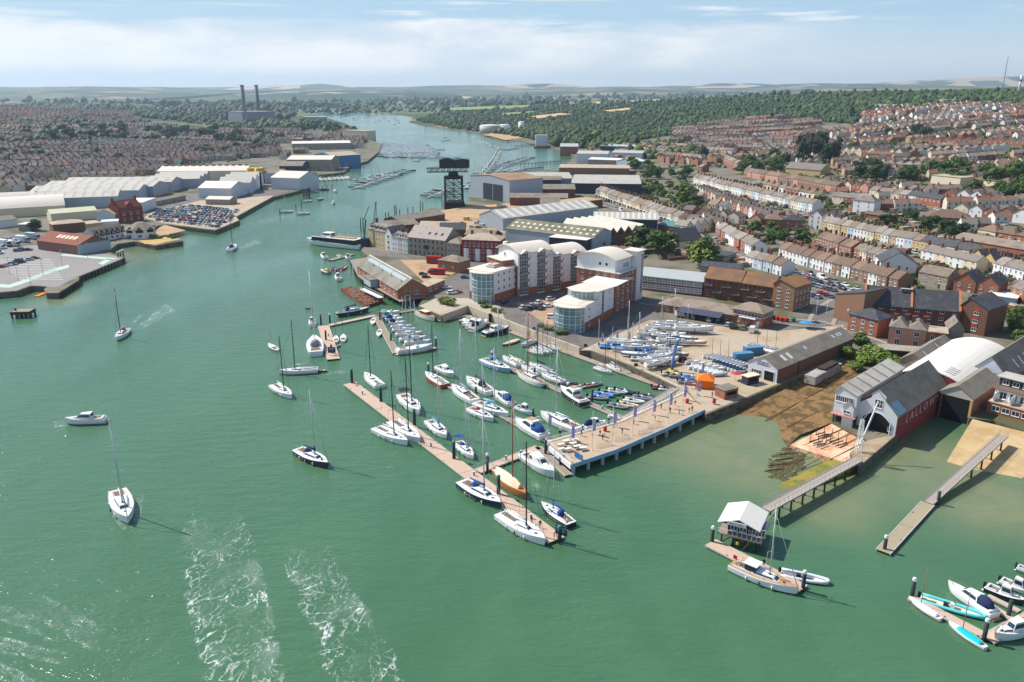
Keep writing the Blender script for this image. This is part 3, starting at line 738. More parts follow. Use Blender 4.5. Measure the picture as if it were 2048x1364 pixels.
def apartments():
 t,w,d,wo,ro=bld('apartment_block','white four storey apartment block with rounded glass corner beside the garden terrace','apartments',(985,606),(1037,589),12.6,'flat',0,M_WHITE,M_CROOF,depth=12,z=Z0,over=.7)
 plinth(t,w,d,3.4,M_RBRICK)
 wins(t,'F',w,d,4,3,.95,1.25,4.6,2.9,2.2,.8,nx=1);wins(t,'F',w,d,4,1,1.1,1.3,1.3,0,2.2,.8)
 curved_bay(t,w,12.3,-w/2+.6,d*.42,4.2,d*.44,4,110,272)
 mb=MB();mb.box(-3,3.4,4,8,12.8,13.6);mb.box(-2,2.4,4.6,7.4,13.6,14.1);mb.build('roof_plant',M_LROOF,ro)
 for lab,A,B,h,fl,nb in(('white six storey apartment block with arched roof and stacked balconies behind the car court',(1036,593),(1100,582.5),18.2,6,2),('white five storey apartment block with arched roof joined to the taller block',(1101,582.5),(1166,571),15.4,5,2)):
  loc,rz,w,d=foot(A,B,15,z=Z0);t=thing('apartment_block',lab,'apartments',loc,rz)
  wo,ro=block(t,w,d,h,'barrel',2.6,M_WHITE,M_CROOF,'x',over=.9,t=.3)
  bw=w/nb
  for k in range(nb):
   xc_=-w/2+bw*(k+(.35 if k==0 else .42));rec=4.3
   for f in range(fl):
    z=.4+f*3.02
    put('glazed_bay',glazed(rec,2.6,5,2),t,(xc_,-.02,z))
    if f:put('balcony',BALC,t,(xc_,-.03,z-.25))
   if True:
    mb=MB();mb.exx([(-2.6,0),(0,1.2),(2.6,0),(2.6,.25),(0,1.45),(-2.6,.25)],-1.7,0.5);mb.build('bay_canopy',M_CROOF,t,(xc_,-.02,h-.1))
   for xa,xb in((-w/2+bw*k,xc_-rec/2),(xc_+rec/2,-w/2+bw*(k+1))):
    mb=MB();mb.box(xa+.02,xb-.02,-.18,-.01,-1.5,3.2);mb.build('brick_plinth',M_RBRICK,t)
   for f in range(1,fl):put('window',win_mesh(.55,.7,nx=1),t,(xc_+rec/2+1.6,-.01,1.0+f*3.02))
  mb=MB();mb.box(-w/2-.15,-w/2,.3,d-.3,-1.5,h*.72);mb.build('brick_flank',M_RBRICK,t)
  for f in range(1,fl):on_face(t,win_mesh(1.0,1.4),'window','L',w+.3,d,-2.5,1+f*3.0);
  if fl==6:
   mb=MB();mb.box(-w/2-5.5,-w/2-.2,3.5,d-.5,0,15.2,0);mb.box(-w/2-6.0,-w/2-.16,3.0,d,15.2,15.5,1);mb.build('brick_wing',[M_RBRICK,M_CROOF],t)
   mb=MB();mb.tube((0,0,0),(0,0,2.2),1.0,None,10,0);mb.build('roof_tank',M_WHITE,ro,(-w/2+1.6,d-3,h+1.0))
 loc,rz,w,d=foot((1166,664),(1226,630),12,z=Z0)
 t=thing('apartment_block','white three storey apartment block with glass bow front facing the marina','apartments',loc,rz)
 wf=w*.42
 block(t,wf,d,9.4,'flat',0,M_WHITE,M_CROOF,over=.5,x0=-w/2)
 wo,ro=block(t,w-wf,d,12.4,'mono',-1.2,M_WHITE,M_CROOF,'y',over=.5,x0=-w/2+wf,wname='rear_wall',rname='rear_roof')
 mb=MB();mb.box(-w/2-.1,w/2+.1,-.12,0,-1.5,3.1);mb.build('brick_plinth',M_RBRICK,t)
 curved_bay(t,w,9.2,-w/2+.5,d*.45,4.6,d*.47,3,105,268)
 put('stair_window',win_mesh(1.9,9.2,M_FRAME,M_GLASS,2,6),t,(w*.12,-.02,2.6))
 for f in range(4):
  for u in(-w*.03,w*.33):put('window',win_mesh(.6,.8,nx=1),t,(u,-.01,1.2+f*2.9))
 for f in range(3):put('window',win_mesh(1.2,1.1),t,(-w*.32,-.13 if f==0 else-.01,1.1+f*2.9))
 curved_bay(t,w,2.7,-w/2+wf+.2,d*.5,3.0,d*.38,1,105,262,base=9.7)
 mb=MB()
 for i in range(9):mb.bar((-w/2-2+i*.9,1,9.75),(-w/2-2+i*.9,1,10.8),.05)
 mb.bar((-w/2-2,1,10.8),(-w/2+5.2,1,10.8),.06);mb.build('roof_railing',M_STEEL,t)
 t,w,d,wo,ro=bld('apartment_block','red brick four storey apartment block between glass bow block and stair tower','apartments',(1228,629),(1260,611),11.2,'flat',0,M_RBRICK,M_WROOF,depth=13,z=Z0,over=.7)
 wins(t,'F',w,d,3,4,1.5,1.7,.9,2.8,.8)
 wins(t,'L',w,d,3,4,1.2,1.5,.9,2.8,.8)
 loc,rz,w,d=foot((1236,614),(1281,596),20,z=Z0)
 t=thing('apartment_block','tallest apartment block with arched roof, round windows and glazed stair tower','apartments',loc,rz)
 block(t,w,d,13.6,'flat',0,M_RBRICK,M_WROOF,over=.6,wname='brick_wall',rname='terrace_roof')
 block(t,w-6,d-2,4.6,'barrel',2.4,M_WHITE,M_CROOF,'x',over=.9,x0=-w/2,y0=2,zb=13.9,skirt=0,t=.3)
 wins(t,'F',w,d,4,5,1.4,1.6,.9,2.75,.8,6);wins(t,'L',w,d,5,5,1.2,1.5,.9,2.75,1)
 for k in range(2):
  mb=MB();mb.tube((0,.05,0),(0,-.06,0),.6,None,12,0);mb.build('round_window',M_GLASS,t,(-w/2-.02,9-k*3,16.6),-math.pi/2)
 for k in range(3):put('window',win_mesh(1.2,2.0),t,(w/2-9.5+k*1.5-2,1.98,14.6))
 mb=MB();mb.box(w/2-5.2,w/2,-.6,5.2,-1.5,20.4,0);mb.box(w/2-6,w/2+.8,-1.3,6,20.4,20.75,1);mb.build('stair_tower',[M_WHITE,M_CROOF],t)
 put('stair_glazing',win_mesh(3.2,16.5,M_FRAME,M_GLASS,4,18,.1),t,(w/2+.01,2.2,2.6),math.pi/2)
 put('stair_glazing',win_mesh(1.7,16.5,M_FRAME,M_GLASS,2,18,.1),t,(w/2-1.2,-.61,2.6))
apartments()
# waterfront street
def street():
 g='old waterfront street houses'
 t,w,d,wo,ro=bld('stone_house','yellow stone four storey house with tall dormers at the river end of the street','house',(738,491),(770,499),9.6,'gable',3,M_YSTONE,M_SLATE,depth=11,over=.3)
 wins(t,'F',w,d,5,3,1.1,1.7,.9,3.0,.5)
 for k in range(4):
  mb=MB();mb.box(-.8,.8,-.2,2.2,-.4,1.7,0);mb.box(-.95,.95,-.3,2.2,1.7,1.85,1);mb.box(-.5,.5,-.22,-.2,.1,1.4,2);mb.build('dormer',[M_STONE,M_SLATE,M_GLASS],ro,(-w/2+w*(k+.5)/4,1,9.9))
 put('chimney',chimney_mesh(2.4,1.6,.7,3),ro,(-w/2+.6,5.5,12.3),1.57)
 t,w,d,wo,ro=bld('white_house','narrow white gabled house beside the yellow stone house','house',(771,500),(784,502.5),9.5,'gable',3.4,M_WHITE,M_SLATE,depth=11,axis='y',over=.2)
 wins(t,'F',w,d,1,3,1.6,1.7,.8,3.0,.4)
 for i,(a,b,m,n)in enumerate((((784.5,502.5),(795,504.5),M_WHITE,'white'),((795,504.5),(806,506.5),mat('pale_pink_render',(226,206,200),.85,.05,.5),'pale pink'),((806,506.5),(816,508.5),mat('mint_render',(196,222,210),.85,.05,.5),'mint green'))):
  t,w,d,wo,ro=bld('terraced_house',n+' three storey terraced house on the waterfront street left of the warehouse','house',a,b,8,'gable',2.4,m,M_SLATE,depth=9,over=.2,roverx=0,group=g)
  wins(t,'F',w,d,2,3,.9,1.6,.8,2.6,.3);put('chimney',chimney_mesh(),ro,(w/2-.4,4.5,10),1.57)
  mb=MB();mb.box(-.9,.9,-.2,1.8,-.4,1.4,0);mb.box(-1,1,-.3,1.8,1.4,1.55,1);mb.box(-.6,.6,-.22,-.2,.1,1.2,2);mb.build('dormer',[M_WHITE,M_SLATE,M_GLASS],ro,(0,.8,8.4))
 t,w,d,wo,ro=bld('stone_warehouse','large grey stone warehouse with pinkish slate roof on the waterfront street','warehouse',(817,508.5),(891,517),9.4,'gable',5.2,M_STONE,mat('pinkish_slate',(176,162,154),.8,.1,.4,rgb2=(160,146,138),thr=(.5,.62)),depth=15,over=.4)
 wins(t,'F',w,d,8,3,1.2,1.8,.9,3.0,.6,frame=M_STONE)
 for k in range(3):opening(t,'F',w,d,-w*.3+k*w*.3,1.6,2.4,3.6 if k%2 else .1,M_NAVY)
 for k in range(3):mb=MB();mb.poly(slope_quad(-w*.02+k*w*.17,w*.04+k*w*.17,.3,.5,0,d,9.4,5.2,-1,'x'));mb.build('skylight',M_GLASS,ro)
 t,w,d,wo,ro=bld('stone_house','grey stone house between the warehouse and the red brick hotel','house',(892,517),(921,520),8.2,'hip',2.4,M_STONE,M_BROOF,depth=12,over=.3)
 wins(t,'F',w,d,3,3,1.2,1.8,.7,2.7,.6)
 t,w,d,wo,ro=bld('brick_hotel','red brick hotel with tall white windows behind the lifeboat yard','hotel',(924,521),(1000,524.5),10.8,'hip',2.6,mat('crimson_brick',(150,60,54),.9,.12,.8),M_TROOF,depth=12,over=.4)
 wins(t,'F',w,d,8,3,1.15,2.0,.9,3.3,.8);wins(t,'R',w,d,3,3,1.1,2.0,.9,3.3,.8)
 for k in range(3):mb=MB();mb.prism([(-1.3,0),(-.9,-.9),(.9,-.9),(1.3,0)],.2,6.4);mb.build('bay_window',M_FRAME,t,(-w*.38+k*w*.3,-.02,0))
 put('chimney',chimney_mesh(2,1.3,.8,3),ro,(w*.2,6,12.6));put('chimney',chimney_mesh(2,1.3,.8,3),ro,(-w*.3,6,12.6))
 t,w,d,wo,ro=bld('brick_hall','square brown brick building with pyramid roof by the asphalt yard','building',(876,541),(918,547),5.2,'hip',2.2,M_BBRICK,M_BROOF,depth=9.5,over=.3)
 wins(t,'F',w,d,2,1,1.2,1.0,2.4,0,1)
 for lab,A,B,dp,h,ri,m,ax in(('long dark shed with weathered grey roof on the river edge',(800,455),(890,440),15,4,2.2,M_GROOFY,'x'),('brown roofed shed behind the yellow stone house',(765,470),(838,462),16,4.5,2.4,M_BROOF,'x'),('pale roofed shed behind the stone warehouse',(838,468),(905,470),13,4.6,2.2,M_TROOF,'x'),('dark gabled shed behind the stone house',(880,474),(930,474),12,4.5,3,M_DSLATE,'x'),('brown gabled shed behind the red brick hotel',(930,485),(985,490),12,4.6,2.8,M_BROOF,'x')):
  bld('storage_shed',lab,'shed',A,B,h,'gable',ri,M_DBRICK,m,depth=dp,axis=ax)
street()
def boathouse():
 loc,rz,w,d=foot((797,598),(852,589),D=(716,546),main='depth',z=3.0)
 t=thing('boathouse','long boathouse with brick gable and blue glazed strip along its grey roof','boathouse',loc,rz)
 wo,ro=block(t,w,d,3.6,'gable',4.0,M_RBRICK,M_GROOF,'y',over=.5,skirt=.4)
 for k in range(3):
  mb=MB();mb.poly(slope_quad(3+k*(d-6)/3,3+(k+.96)*(d-6)/3,.62,.86,-w/2,w/2,3.6,4,-1,'y'));mb.build('roof_glazing',mat('milky_blue_glass',(150,170,174),.5,.1,.5),ro)
 mb=MB();mb.box(-.25,.25,-.4,d+.4,7.75,8.0);mb.build('ridge_cap',M_WROOF,ro)
 wins(t,'F',w,d,2,1,2.2,1.5,1.0,0,2.5);wins(t,'L',w,d,9,1,1.2,1.6,.8,0,1)
 for k in range(4):mb=MB();mb.tube((0,0,0),(0,0,1.6),.18,.14,6);mb.build('flue',M_STEEL,ro,(-w/2*.5,4+k*d/4.6,5.6))
 mb=MB();mb.box(-w/2-3.5,-w/2-.05,d*.45,d*.62,-.3,3.0,0);mb.box(-w/2-3.9,-w/2-.05,d*.44,d*.63,3.0,3.25,1);mb.build('lean_to',[M_LBLUE,M_GROOF],t)
 pts=[G(*p,2.7).xy for p in((700,520),(716,552),(740,570),(800,603),(852,594),(842,584),(790,560),(735,515))]
 mb=MB();mb.prism(pts,2.45,2.72,0)
 wh=mb.build('wharf',[M_TIMBER]);tag(wh,'grey timber wharf on piles along the water side of the boathouse','wharf')
 for i in range(26):
  a,b=pts[i%4],pts[(i%4)+1];q=a.lerp(b,(i//4+.5)/7)
  m2=MB();m2.tube((q.x,q.y,-2),(q.x,q.y,2.5),.22,None,6);m2.build('pile',M_PILE,wh)
 bp=[G(*p,1.2).xy for p in((681,577),(703,573),(766,598),(752,605),(735,610),(708,596))]
 mb=MB();mb.prism(bp,-.6,1.2);b=mb.build('rubble_pontoon',M_RUST);tag(b,'rusty flat barge heaped with orange weed and netting beside the wharf','barge')
 rr=random.Random(3);mb=MB();c=sum(bp,Vector((0,0)))/len(bp)
 for i in range(170):
  p=bp[rr.randrange(6)].lerp(bp[rr.randrange(6)],rr.random()).lerp(c,rr.random()*.3);s_=rr.uniform(.25,.7)
  mb.dome((p.x,p.y,1.15),s_,s_*rr.uniform(.6,1),s_*rr.uniform(.4,.8),6,2,rr.randrange(3))
 mb.build('cargo',[M_RUST,mat('orange_net',(196,110,70),.9,.2,2),M_PILE],b)
 a,c=G(724,578,2.7),G(762,596,2.7);ang=math.atan2((c-a).y,(c-a).x);L=(c-a).length
 mb=MB();mb.box(0,L,-1.1,1.1,0,.2)
 for y in(-1.1,1.1):
  mb.bar((0,y,1.1),(L,y,1.1),.07)
  for i in range(9):mb.bar((L*i/8,y,.1),(L*i/8,y,1.1),.06);mb.bar((L*i/8,y,.1),(min(L,L*(i+1)/8),y,1.1),.04)if i<8 else None
 tag(mb.build('gangway',M_FRAME,None,a,ang),'white lattice gangway lying between the boathouse and the rusty barge','gangway')
boathouse()
t,w,d,wo,ro=bld('brick_store','low red brick store against the end of the boathouse','store',(853,590),(890,574),3.2,'flat',0,M_RBRICK,M_TROOF,depth=5.5,z=2.5,over=.25)
wins(t,'F',w,d,3,1,1.8,1.3,1.0,0,.8)
# yard buildings and flats
def yard_buildings():
 loc,rz,w,d=foot((1493,750),(1555,765),C=(1705,700),main='depth',z=2.55)
 t=thing('boat_shed','long brown brick boat shed with white gable front beside the dinghy park','shed',loc,rz)
 wo,ro=block(t,w,d,4.3,'gable',2.6,M_DBRICK,M_GROOFY,'y',over=.35,t=.2)
 mb=MB();mb.exx([(-w/2-.02,-.4),(-w/2-.02,4.3),(0,6.9),(w/2+.02,4.3),(w/2+.02,-.4)],-.14,-.01);mb.build('gable_front',M_CLAD,t)
 mb=MB();mb.box(-w*.20,w*.20,-.22,-.15,4.35,5.35,0);s_=mb.build('sign_board',mat('navy_sign',(58,66,110),.6,.05,2),t);letters(s_,'SHEPARDS WHARF',1.0,(0,-.24,4.5),(R(90),0,0),M_FRAME,.02,sx=.58)
 opening(t,'F',w,d,w*.24,3.2,3.0,0,M_DARK,'roller_door',M_FRAME).location.y=-.15
 put('glazed_door',win_mesh(3.4,2.5,M_FRAME,M_GLASS,4,1),t,(-w*.2,-.15,.05))
 for a_,b_ in((.13,.16),(.2,.23)):mb=MB();mb.poly(slope_quad(d*a_,d*b_,.25,.7,-w/2,w/2,4.3,2.6,1,'y',.2));mb.build('skylight',M_WROOF,ro)
 for k in(.42,.86,.9,.8):mb=MB();mb.poly(slope_quad(d*k,d*(k+.025),.45,.7,-w/2,w/2,4.3,2.6,1,'y',.2));mb.build('skylight',M_BLUEW,ro)
 mb=MB();mb.tube((w/2+.12,12,0),(w/2+.12,12,4.2),.12);mb.build('downpipe',M_BLACK,t)
 t,w,d,wo,ro=bld('clubhouse','long low clubhouse range with tan hipped roof beside the boat yard','clubhouse',(1318,622),(1470,646),2.9,'hip',2.0,M_RBRICK,M_BROOF,depth=13,z=2.55,over=.5)
 mb=MB();mb.exy([(-4.6,2.3),(0,3.3),(0,3.45),(-4.6,2.45)],-w*.20,w*.36);mb.build('solar_lean_to',mat('solar_slate',(84,84,104),.35,.05,.5,stripes=(.7,'X',.3)),t,(0,-.6,0))
 for k in range(6):mb=MB();mb.bar((-w*.2+k*w*.11,-4.9,0),(-w*.2+k*w*.11,-4.9,2.4),.12);mb.build('post',M_PILE,t)
 wins(t,'F',w,d,7,1,1.4,1.2,1,0,1.5)
 t,w,d,wo,ro=bld('lookout_block','two storey brick clubhouse block with white upper windows and tan pyramid roof','clubhouse',(1464,645),(1523,657),5.5,'hip',2.3,M_RBRICK,M_BROOF,depth=9,z=2.55,over=.6)
 put('window_band',win_mesh(w-.8,1.3,M_FRAME,M_GLASS,8,1),t,(0,-.02,3.6));put('window_band',win_mesh(d-1,1.3,M_FRAME,M_GLASS,6,1),t,(w/2+.02,d/2,3.6),math.pi/2)
 mb=MB();mb.box(-w*.25,w*.3,-1.2,0,3.0,3.2);mb.bar((-w*.25,-1.2,4.0),(w*.3,-1.2,4.0),.06);mb.build('balcony',M_FRAME,t)
 wins(t,'F',w,d,3,1,1.0,1.2,1.0,0,1);opening(t,'F',w,d,w*.36,1.2,2.2,0,M_FRAME)
 t,w,d,wo,ro=bld('college_building','long two storey building with full width white windows and pale grey roof','building',(1279,579),(1403,593),6.4,'gable',2.0,M_RBRICK,M_GGREEN,depth=16,over=.7)
 for f,z_ in((0,1.0),(1,4.0)):
  for k in range(8):put('window_band',win_mesh(w/8-.05,2.1,M_FRAME,M_GLASS,5,2,.24),t,(-w/2+w*(k+.5)/8,-.03,z_))
 g='brown brick flats with rusty orange roofs'
 for lab,A,B,h,dp in(('brown brick flats with rusty orange roof next to the pale roofed college',(1406,594),(1479,604),8.4,12),('brown brick flats, middle block of the rusty roofed row',(1480,604),(1543,614),8.2,12)):
  t,w,d,wo,ro=bld('flats',lab,'flats',A,B,h,'gable',3.4,M_DBRICK,M_OTILE,depth=dp,over=.5,roverx=.1,group=g)
  wins(t,'F',w,d,6,3,1.2,1.4,.9,2.7,.8,frame=M_BBRICK)
  for k in range(4):mb=MB();mb.box(-1.7,1.7,-1.4,0,0,.18,0);mb.box(-1.7,1.7,-1.4,-1.32,.18,.5,1);mb.build('balcony',[M_LROOF,M_DBRICK],t,(-w/2+w*(k+.5)/4,0,2.9 if k%2 else 5.6))
 t,w,d,wo,ro=bld('flats','taller brown brick end block of the rusty roofed flats beside the road','flats',(1543,615),(1585,624),9.8,'gable',2.2,M_BBRICK,M_OTILE,depth=13,axis='y',over=.4,ridge=.25,group=g)
 wins(t,'F',w,d,2,3,1.5,1.4,1.2,3.0,.6);wins(t,'R',w,d,4,3,1.2,1.4,1.0,2.8,.8)
 loc,rz,w,d=foot((1722,645),(1916,663),14);t=thing('flats','long dark slate roofed flats with orange copings and red tile panels','flats',loc,rz)
 wo,ro=block(t,w,d,7.4,'gable',5.4,M_DBRICK,M_DSLATE,'x',over=.5,roverx=0)
 for k in(0,.5,1):mb=MB();c=chevron(-.1,d+.1,7.5,5.5,.4,.55);mb.exy(c,-.35,.35);mb.build('coping',mat('orange_coping',(200,128,84),.9,.1,1),ro,(-w/2+w*k+(.4 if k==0 else-.4 if k==1 else 0),0,0))
 for k in range(8):
  u=-w/2+w*(k+.5)/8
  for f in range(3):put('window',win_mesh(1.5,1.2),t,(u,0,1.0+f*2.5));
  mb=MB();mb.box(-.95,.95,-.1,0,0,1.2);mb.build('tile_panel',mat('hung_tiles',(170,74,62),.9,.1,1),t,(u,0,4.7))
 for k in range(3):mb=MB();mb.box(-.6,.6,-.1,1.2,0,1.0,0);mb.poly([(-.5,-.12,.1),(.5,-.12,.1),(.5,-.12,.9),(-.5,-.12,.9)],1);mb.build('dormer',[M_LROOF,M_GLASS],ro,(-w*.1+k*1.4,d*.36,12.0))
 t,w,d,wo,ro=bld('flats','tall blank brown brick end block of the dark roofed flats at the road corner','flats',(1666,637),(1722,652),9.6,'mono',3.0,M_BBRICK,M_DSLATE,depth=13,axis='y',over=.2)
 wins(t,'F',w,d,1,1,.8,.8,4.5,0,.2)
 t,w,d,wo,ro=bld('flats','brown brick gabled end block of the dark roofed flats nearest the gardens','flats',(1914,661),(1967,673),9.6,'gable',3.0,M_DBRICK,M_DSLATE,depth=15,axis='y',over=.3,ridge=.3)
 for f in range(3):put('window',win_mesh(1.7,1.2),t,(w*.1,0,1.2+f*2.9));mb=MB();mb.box(-1,1,-.1,0,0,1.1);mb.build('tile_panel',MAT['hung_tiles'],t,(w*.1,0,2.6+f*2.9))
 t,w,d,wo,ro=bld('detached_house','red brick house with dark hipped roof between boat shed and dark roofed flats','house',(1694,661),(1752,676),6.3,'hip',2.4,M_RBRICK,M_DSLATE,depth=9.5,over=.4)
 wins(t,'F',w,d,3,2,1.3,1.6,.9,2.9,.5)
 g='pink brick pair above the slipway'
 for lab,A,B in(('pink brick house with hipped slate roof and balcony garden, nearer the boat shed',(1774,688),(1811,693)),('pink brick house with hipped slate roof next to the flat roofed brick block',(1811,693),(1848,698))):
  t,w,d,wo,ro=bld('villa',lab,'house',A,B,6.2,'hip',2.4,M_PINK,M_SLATE,depth=10,over=.25,group=g)
  put('window',win_mesh(1.5,1.7),t,(0,0,3.9));put('french_door',win_mesh(1.6,2.2),t,(0,0,.2));put('chimney',chimney_mesh(1.8,1.2,.7,3),ro,(-w*.3,5,7.6));put('chimney',chimney_mesh(1.8,1.2,.7,3),ro,(w*.3,6.5,7.6))
 t,w,d,wo,ro=bld('brick_block','flat roofed brick block beside the pink houses','building',(1849,698),(1890,703),6.0,'flat',0,M_RBRICK,M_TROOF,depth=8,over=.2);put('window',win_mesh(1.3,1.5),t,(-w*.2,0,3.4))
 bld('grey_cottage','grey gabled cottage behind the flat roofed brick block','house',(1892,694),(1922,697),6.4,'gable',2.6,M_STONE,M_SLATE,depth=9,axis='y')
 mb=MB();mb.box(-8,8,-3,3,-3,2.6,0);mb.box(-8.2,8.2,-3.2,3.2,2.6,2.8,1);p=G(1800,712,2.5)
 tag(mb.build('terrace_store',[M_PILE,M_STONE],None,p,-.25),'dark store with roof terrace below the pink houses','store')
yard_buildings()
# shipyard sheds round the slipways
def shipyard():
 zz=2.6
 loc,rz,w,d=foot((1698,849),(1795,867),C=(1890,800),main='depth',z=zz)
 t=thing('shipyard_shed','big shipyard shed with white arched front and oxblood side wall lettered in white','shed',loc,rz)
 wo,ro=block(t,w,d,5.2,'gable',5.4,M_REDWALL,M_GROOFY,'y',over=.4,skirt=3)
 mb=MB();mb.exx([(-w/2-.05,-.5),(-w/2-.05,5.2),(-w*.12,8.4),(-w*.12,9.4),(0,10.8),(w*.2,9.4),(w*.2,8.2),(w/2+.05,5.2),(w/2+.05,-.5)],-.3,-.02);mb.build('gable_front',M_CLAD,t)
 mb=MB();n=10;pr=[(-3.4,0)]+[(-3.4+6.8*i/n,3.2+1.9*(1-(2*i/n-1)**2))for i in range(n+1)]+[(3.4,0)];mb.exx(pr,-.4,-.3);mb.build('slipway_door',M_DARK,t,(w*.06,0,-.2))
 mb=MB();mb.bar((-3.5,-.5,-.2),(-3.5,-.5,3.2),.2);mb.bar((3.5,-.5,-.2),(3.5,-.5,3.2),.2)
 for i in range(n):mb.bar((pr[i+1][0],-.5,pr[i+1][1]),(pr[i+2][0],-.5,pr[i+2][1]),.2)
 mb.build('door_surround',M_FRAME,t,(w*.06,0,-.2))
 put('window',win_mesh(2.0,2.2,M_FRAME,M_GLASS,3,2),t,(w*.06,-.32,6.1));put('window',win_mesh(1.0,1.2),t,(w*.38,-.32,.8))
 mb=MB();mb.exx([(w*.2,8.3),(w/2+.4,5.3),(w/2+.4,5.5),(w*.2,8.5)],-.3,4.5);mb.build('blue_sheeting',mat('blue_roof_sheet',(110,140,158),.5,.1,.5),ro)
 letters(t,'L A L L O W \u2019S',3.3,(w/2+.06,d*.53,1.5),(R(90),0,R(90)),mat('faded_lettering',(206,176,170),.9,.3,1.2),.03,'lettering',sx=1.12)
 loc,rz,w,d=foot((1661,844),(1709,853),C=(1800,792),main='depth',z=zz)
 t=thing('white_slip_shed','white slip shed with pale roof striped by glazing strips and open undercroft','shed',loc,rz)
 wo,ro=block(t,w,d,8.6,'gable',1.6,M_CLAD,M_LROOFY,'y',over=.3,ridge=.22,skirt=-2.6)
 for k in range(5):mb=MB();u=d*(.1+k*.17);x0,x1,z0,z1=-w/2+w*.22,w/2,10.2+.24+.05,8.6+.24+.05;mb.poly([(x0+.2,u,z0-.1),(x1,u,z1),(x1,u+.9,z1),(x0+.2,u+.9,z0-.1)]);mb.build('roof_glazing',mat('dirty_glazing',(140,132,124),.4,.1,.5),ro)
 for x in(-w/2+.2,0,w/2-.2):
  for y in(0.2,d*.5):mb=MB();mb.box(x-.2,x+.2,y,y+.4,-1,2.7);mb.build('post',M_PILE,t)
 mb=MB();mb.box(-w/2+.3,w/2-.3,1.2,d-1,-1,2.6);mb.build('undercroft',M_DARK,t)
 put('window_band',win_mesh(w*.8,1.6,M_FRAME,M_GLASS,8,1),t,(-w*.05,-.02,6.0));put('window',win_mesh(1.6,.9),t,(w*.2,-.02,4.2))
 mb=MB();mb.box(-w/2-.3,w/2+.4,-1.2,0,2.5,2.7);mb.bar((-w/2-.3,-1.2,3.6),(w/2+.4,-1.2,3.6),.07)
 for k in range(8):mb.bar((-w/2-.3+k*(w+.7)/7,-1.2,2.6),(-w/2-.3+k*(w+.7)/7,-1.2,3.6),.06)
 mb.build('gallery',mat('pink_rail',(206,140,128),.8,.1,2),t)
 t,w,d,wo,ro=bld('slip_annex','small white annex with pale roof squeezed between the two slip sheds','shed',(1680,850),(1704,854),5.2,'gable',1.6,M_CLAD,M_LROOFY,C=(1746,826),main='depth',axis='y',z=zz,over=.25)
 put('window',win_mesh(1.8,.8),t,(-w*.1,-.01,3.4))
 loc,rz,w,d=foot((1786,786),(1932,800),C=(2020,728),main='depth',z=zz)
 t=thing('barrel_shed','long white barrel roofed shed running back from the shipyard','shed',loc,rz)
 wo,ro=block(t,w,d*1.0,5.0,'barrel',2.4,M_REDWALL,M_WROOF,'y',over=.2,t=.3)
 for k in range(4):mb=MB();u=.60+.03*k;mb.poly([(w*.14,d*.05+k*1.6,7.62),(w*.30,d*.05+k*1.6,6.95),(w*.30,d*.05+.5+k*1.6,6.95),(w*.14,d*.05+.5+k*1.6,7.62)]);mb.build('roof_glazing',MAT['dirty_glazing'],ro)
 t,w,d,wo,ro=bld('grey_shed','low grey gabled shed behind the white striped roof','shed',(1790,748),(1850,752),4.2,'gable',2.6,M_STONE,M_GROOFY,C=(1910,712),main='depth',axis='y',z=zz)
 for k in range(2):mb=MB();mb.poly(slope_quad(d*(.2+k*.4),d*(.22+k*.4),.1,.8,-w/2,w/2,4.2,2.6,1,'y'));mb.build('skylight',M_WROOF,ro)
 t,w,d,wo,ro=bld('grey_shed','big grey gabled shed with white front beside the barrel roof','shed',(1928,775),(2015,787),5.0,'gable',5.2,M_RBRICK,M_GROOFY,C=(2110,718),main='depth',axis='y',z=zz)
 mb=MB();mb.exx([(-w/2,-.4),(-w/2,5.0),(0,10.2),(w/2,5.0),(w/2,-.4)],-.14,-.01);mb.build('gable_front',M_CLAD,t)
 put('window_band',win_mesh(w*.55,1.0,M_FRAME,M_GLASS,6,1),t,(-w*.12,-.16,4.9))
 for k in range(3):mb=MB();mb.poly(slope_quad(d*(.22+k*.1),d*(.24+k*.1),.1,.5,-w/2,w/2,5,5.2,1,'y'));mb.build('skylight',M_WROOF,ro)
 loc,rz,w,d=foot((1881,813),(1937,834),C=(1990,795),main='depth',z=zz)
 t=thing('open_boathouse','brick boathouse with open dark mouth and grey roof beside the pale slip','boathouse',loc,rz)
 wo,ro=block(t,w,d,5.0,'gable',2.4,M_RBRICK,M_GROOFY,'y',over=.5,skirt=3)
 mb=MB();mb.box(-w/2+.4,w/2-.5,-.1,-.02,-3,4.2);mb.build('boat_mouth',M_DARK,t);mb=MB();mb.exx([(-w/2-.2,4.2),(-w/2-.2,5),(0,7.4),(w/2+.2,5),(w/2+.2,4.2)],-.2,-.11);mb.build('gable_board',M_LROOF,t)
 mb=MB();mb.box(w/2-.5,w/2+.1,-.3,-.02,-.5,4.2);mb.build('door_leaf',mat('ochre_door',(206,168,100),.8,.1,1),t)
 loc,rz,w,d=foot((1972,823),(2110,862),10,z=zz);t=thing('balcony_house','brick and white waterside house with balcony terrace above the pale slip','house',loc,rz)
 block(t,w,d,3.0,'flat',0,M_RBRICK,M_TROOF,over=.15,wname='brick_wall',rname='terrace_floor')
 block(t,w,d-3.5,2.8,'mono',.9,M_WHITE,M_BTILE,'x',over=.6,y0=3.5,zb=3.25,skirt=0,wname='terrace_wall',rname='tile_band')
 block(t,w,d-5.5,2.2,'flat',0,M_NAVY,M_LROOF,over=.6,y0=5.5,zb=6.6,skirt=.5,wname='attic_wall',rname='roof')
 wins(t,'F',w,d,6,1,1.9,1.4,.9,0,1)
 for k in range(6):put('window',win_mesh(1.6,1.3),t,(-w/2+1.6+k*(w-3)/5.4,5.48,6.9));put('window',win_mesh(1.8,2.0),t,(-w/2+2.2+k*(w-3)/5.4,3.48,3.4))
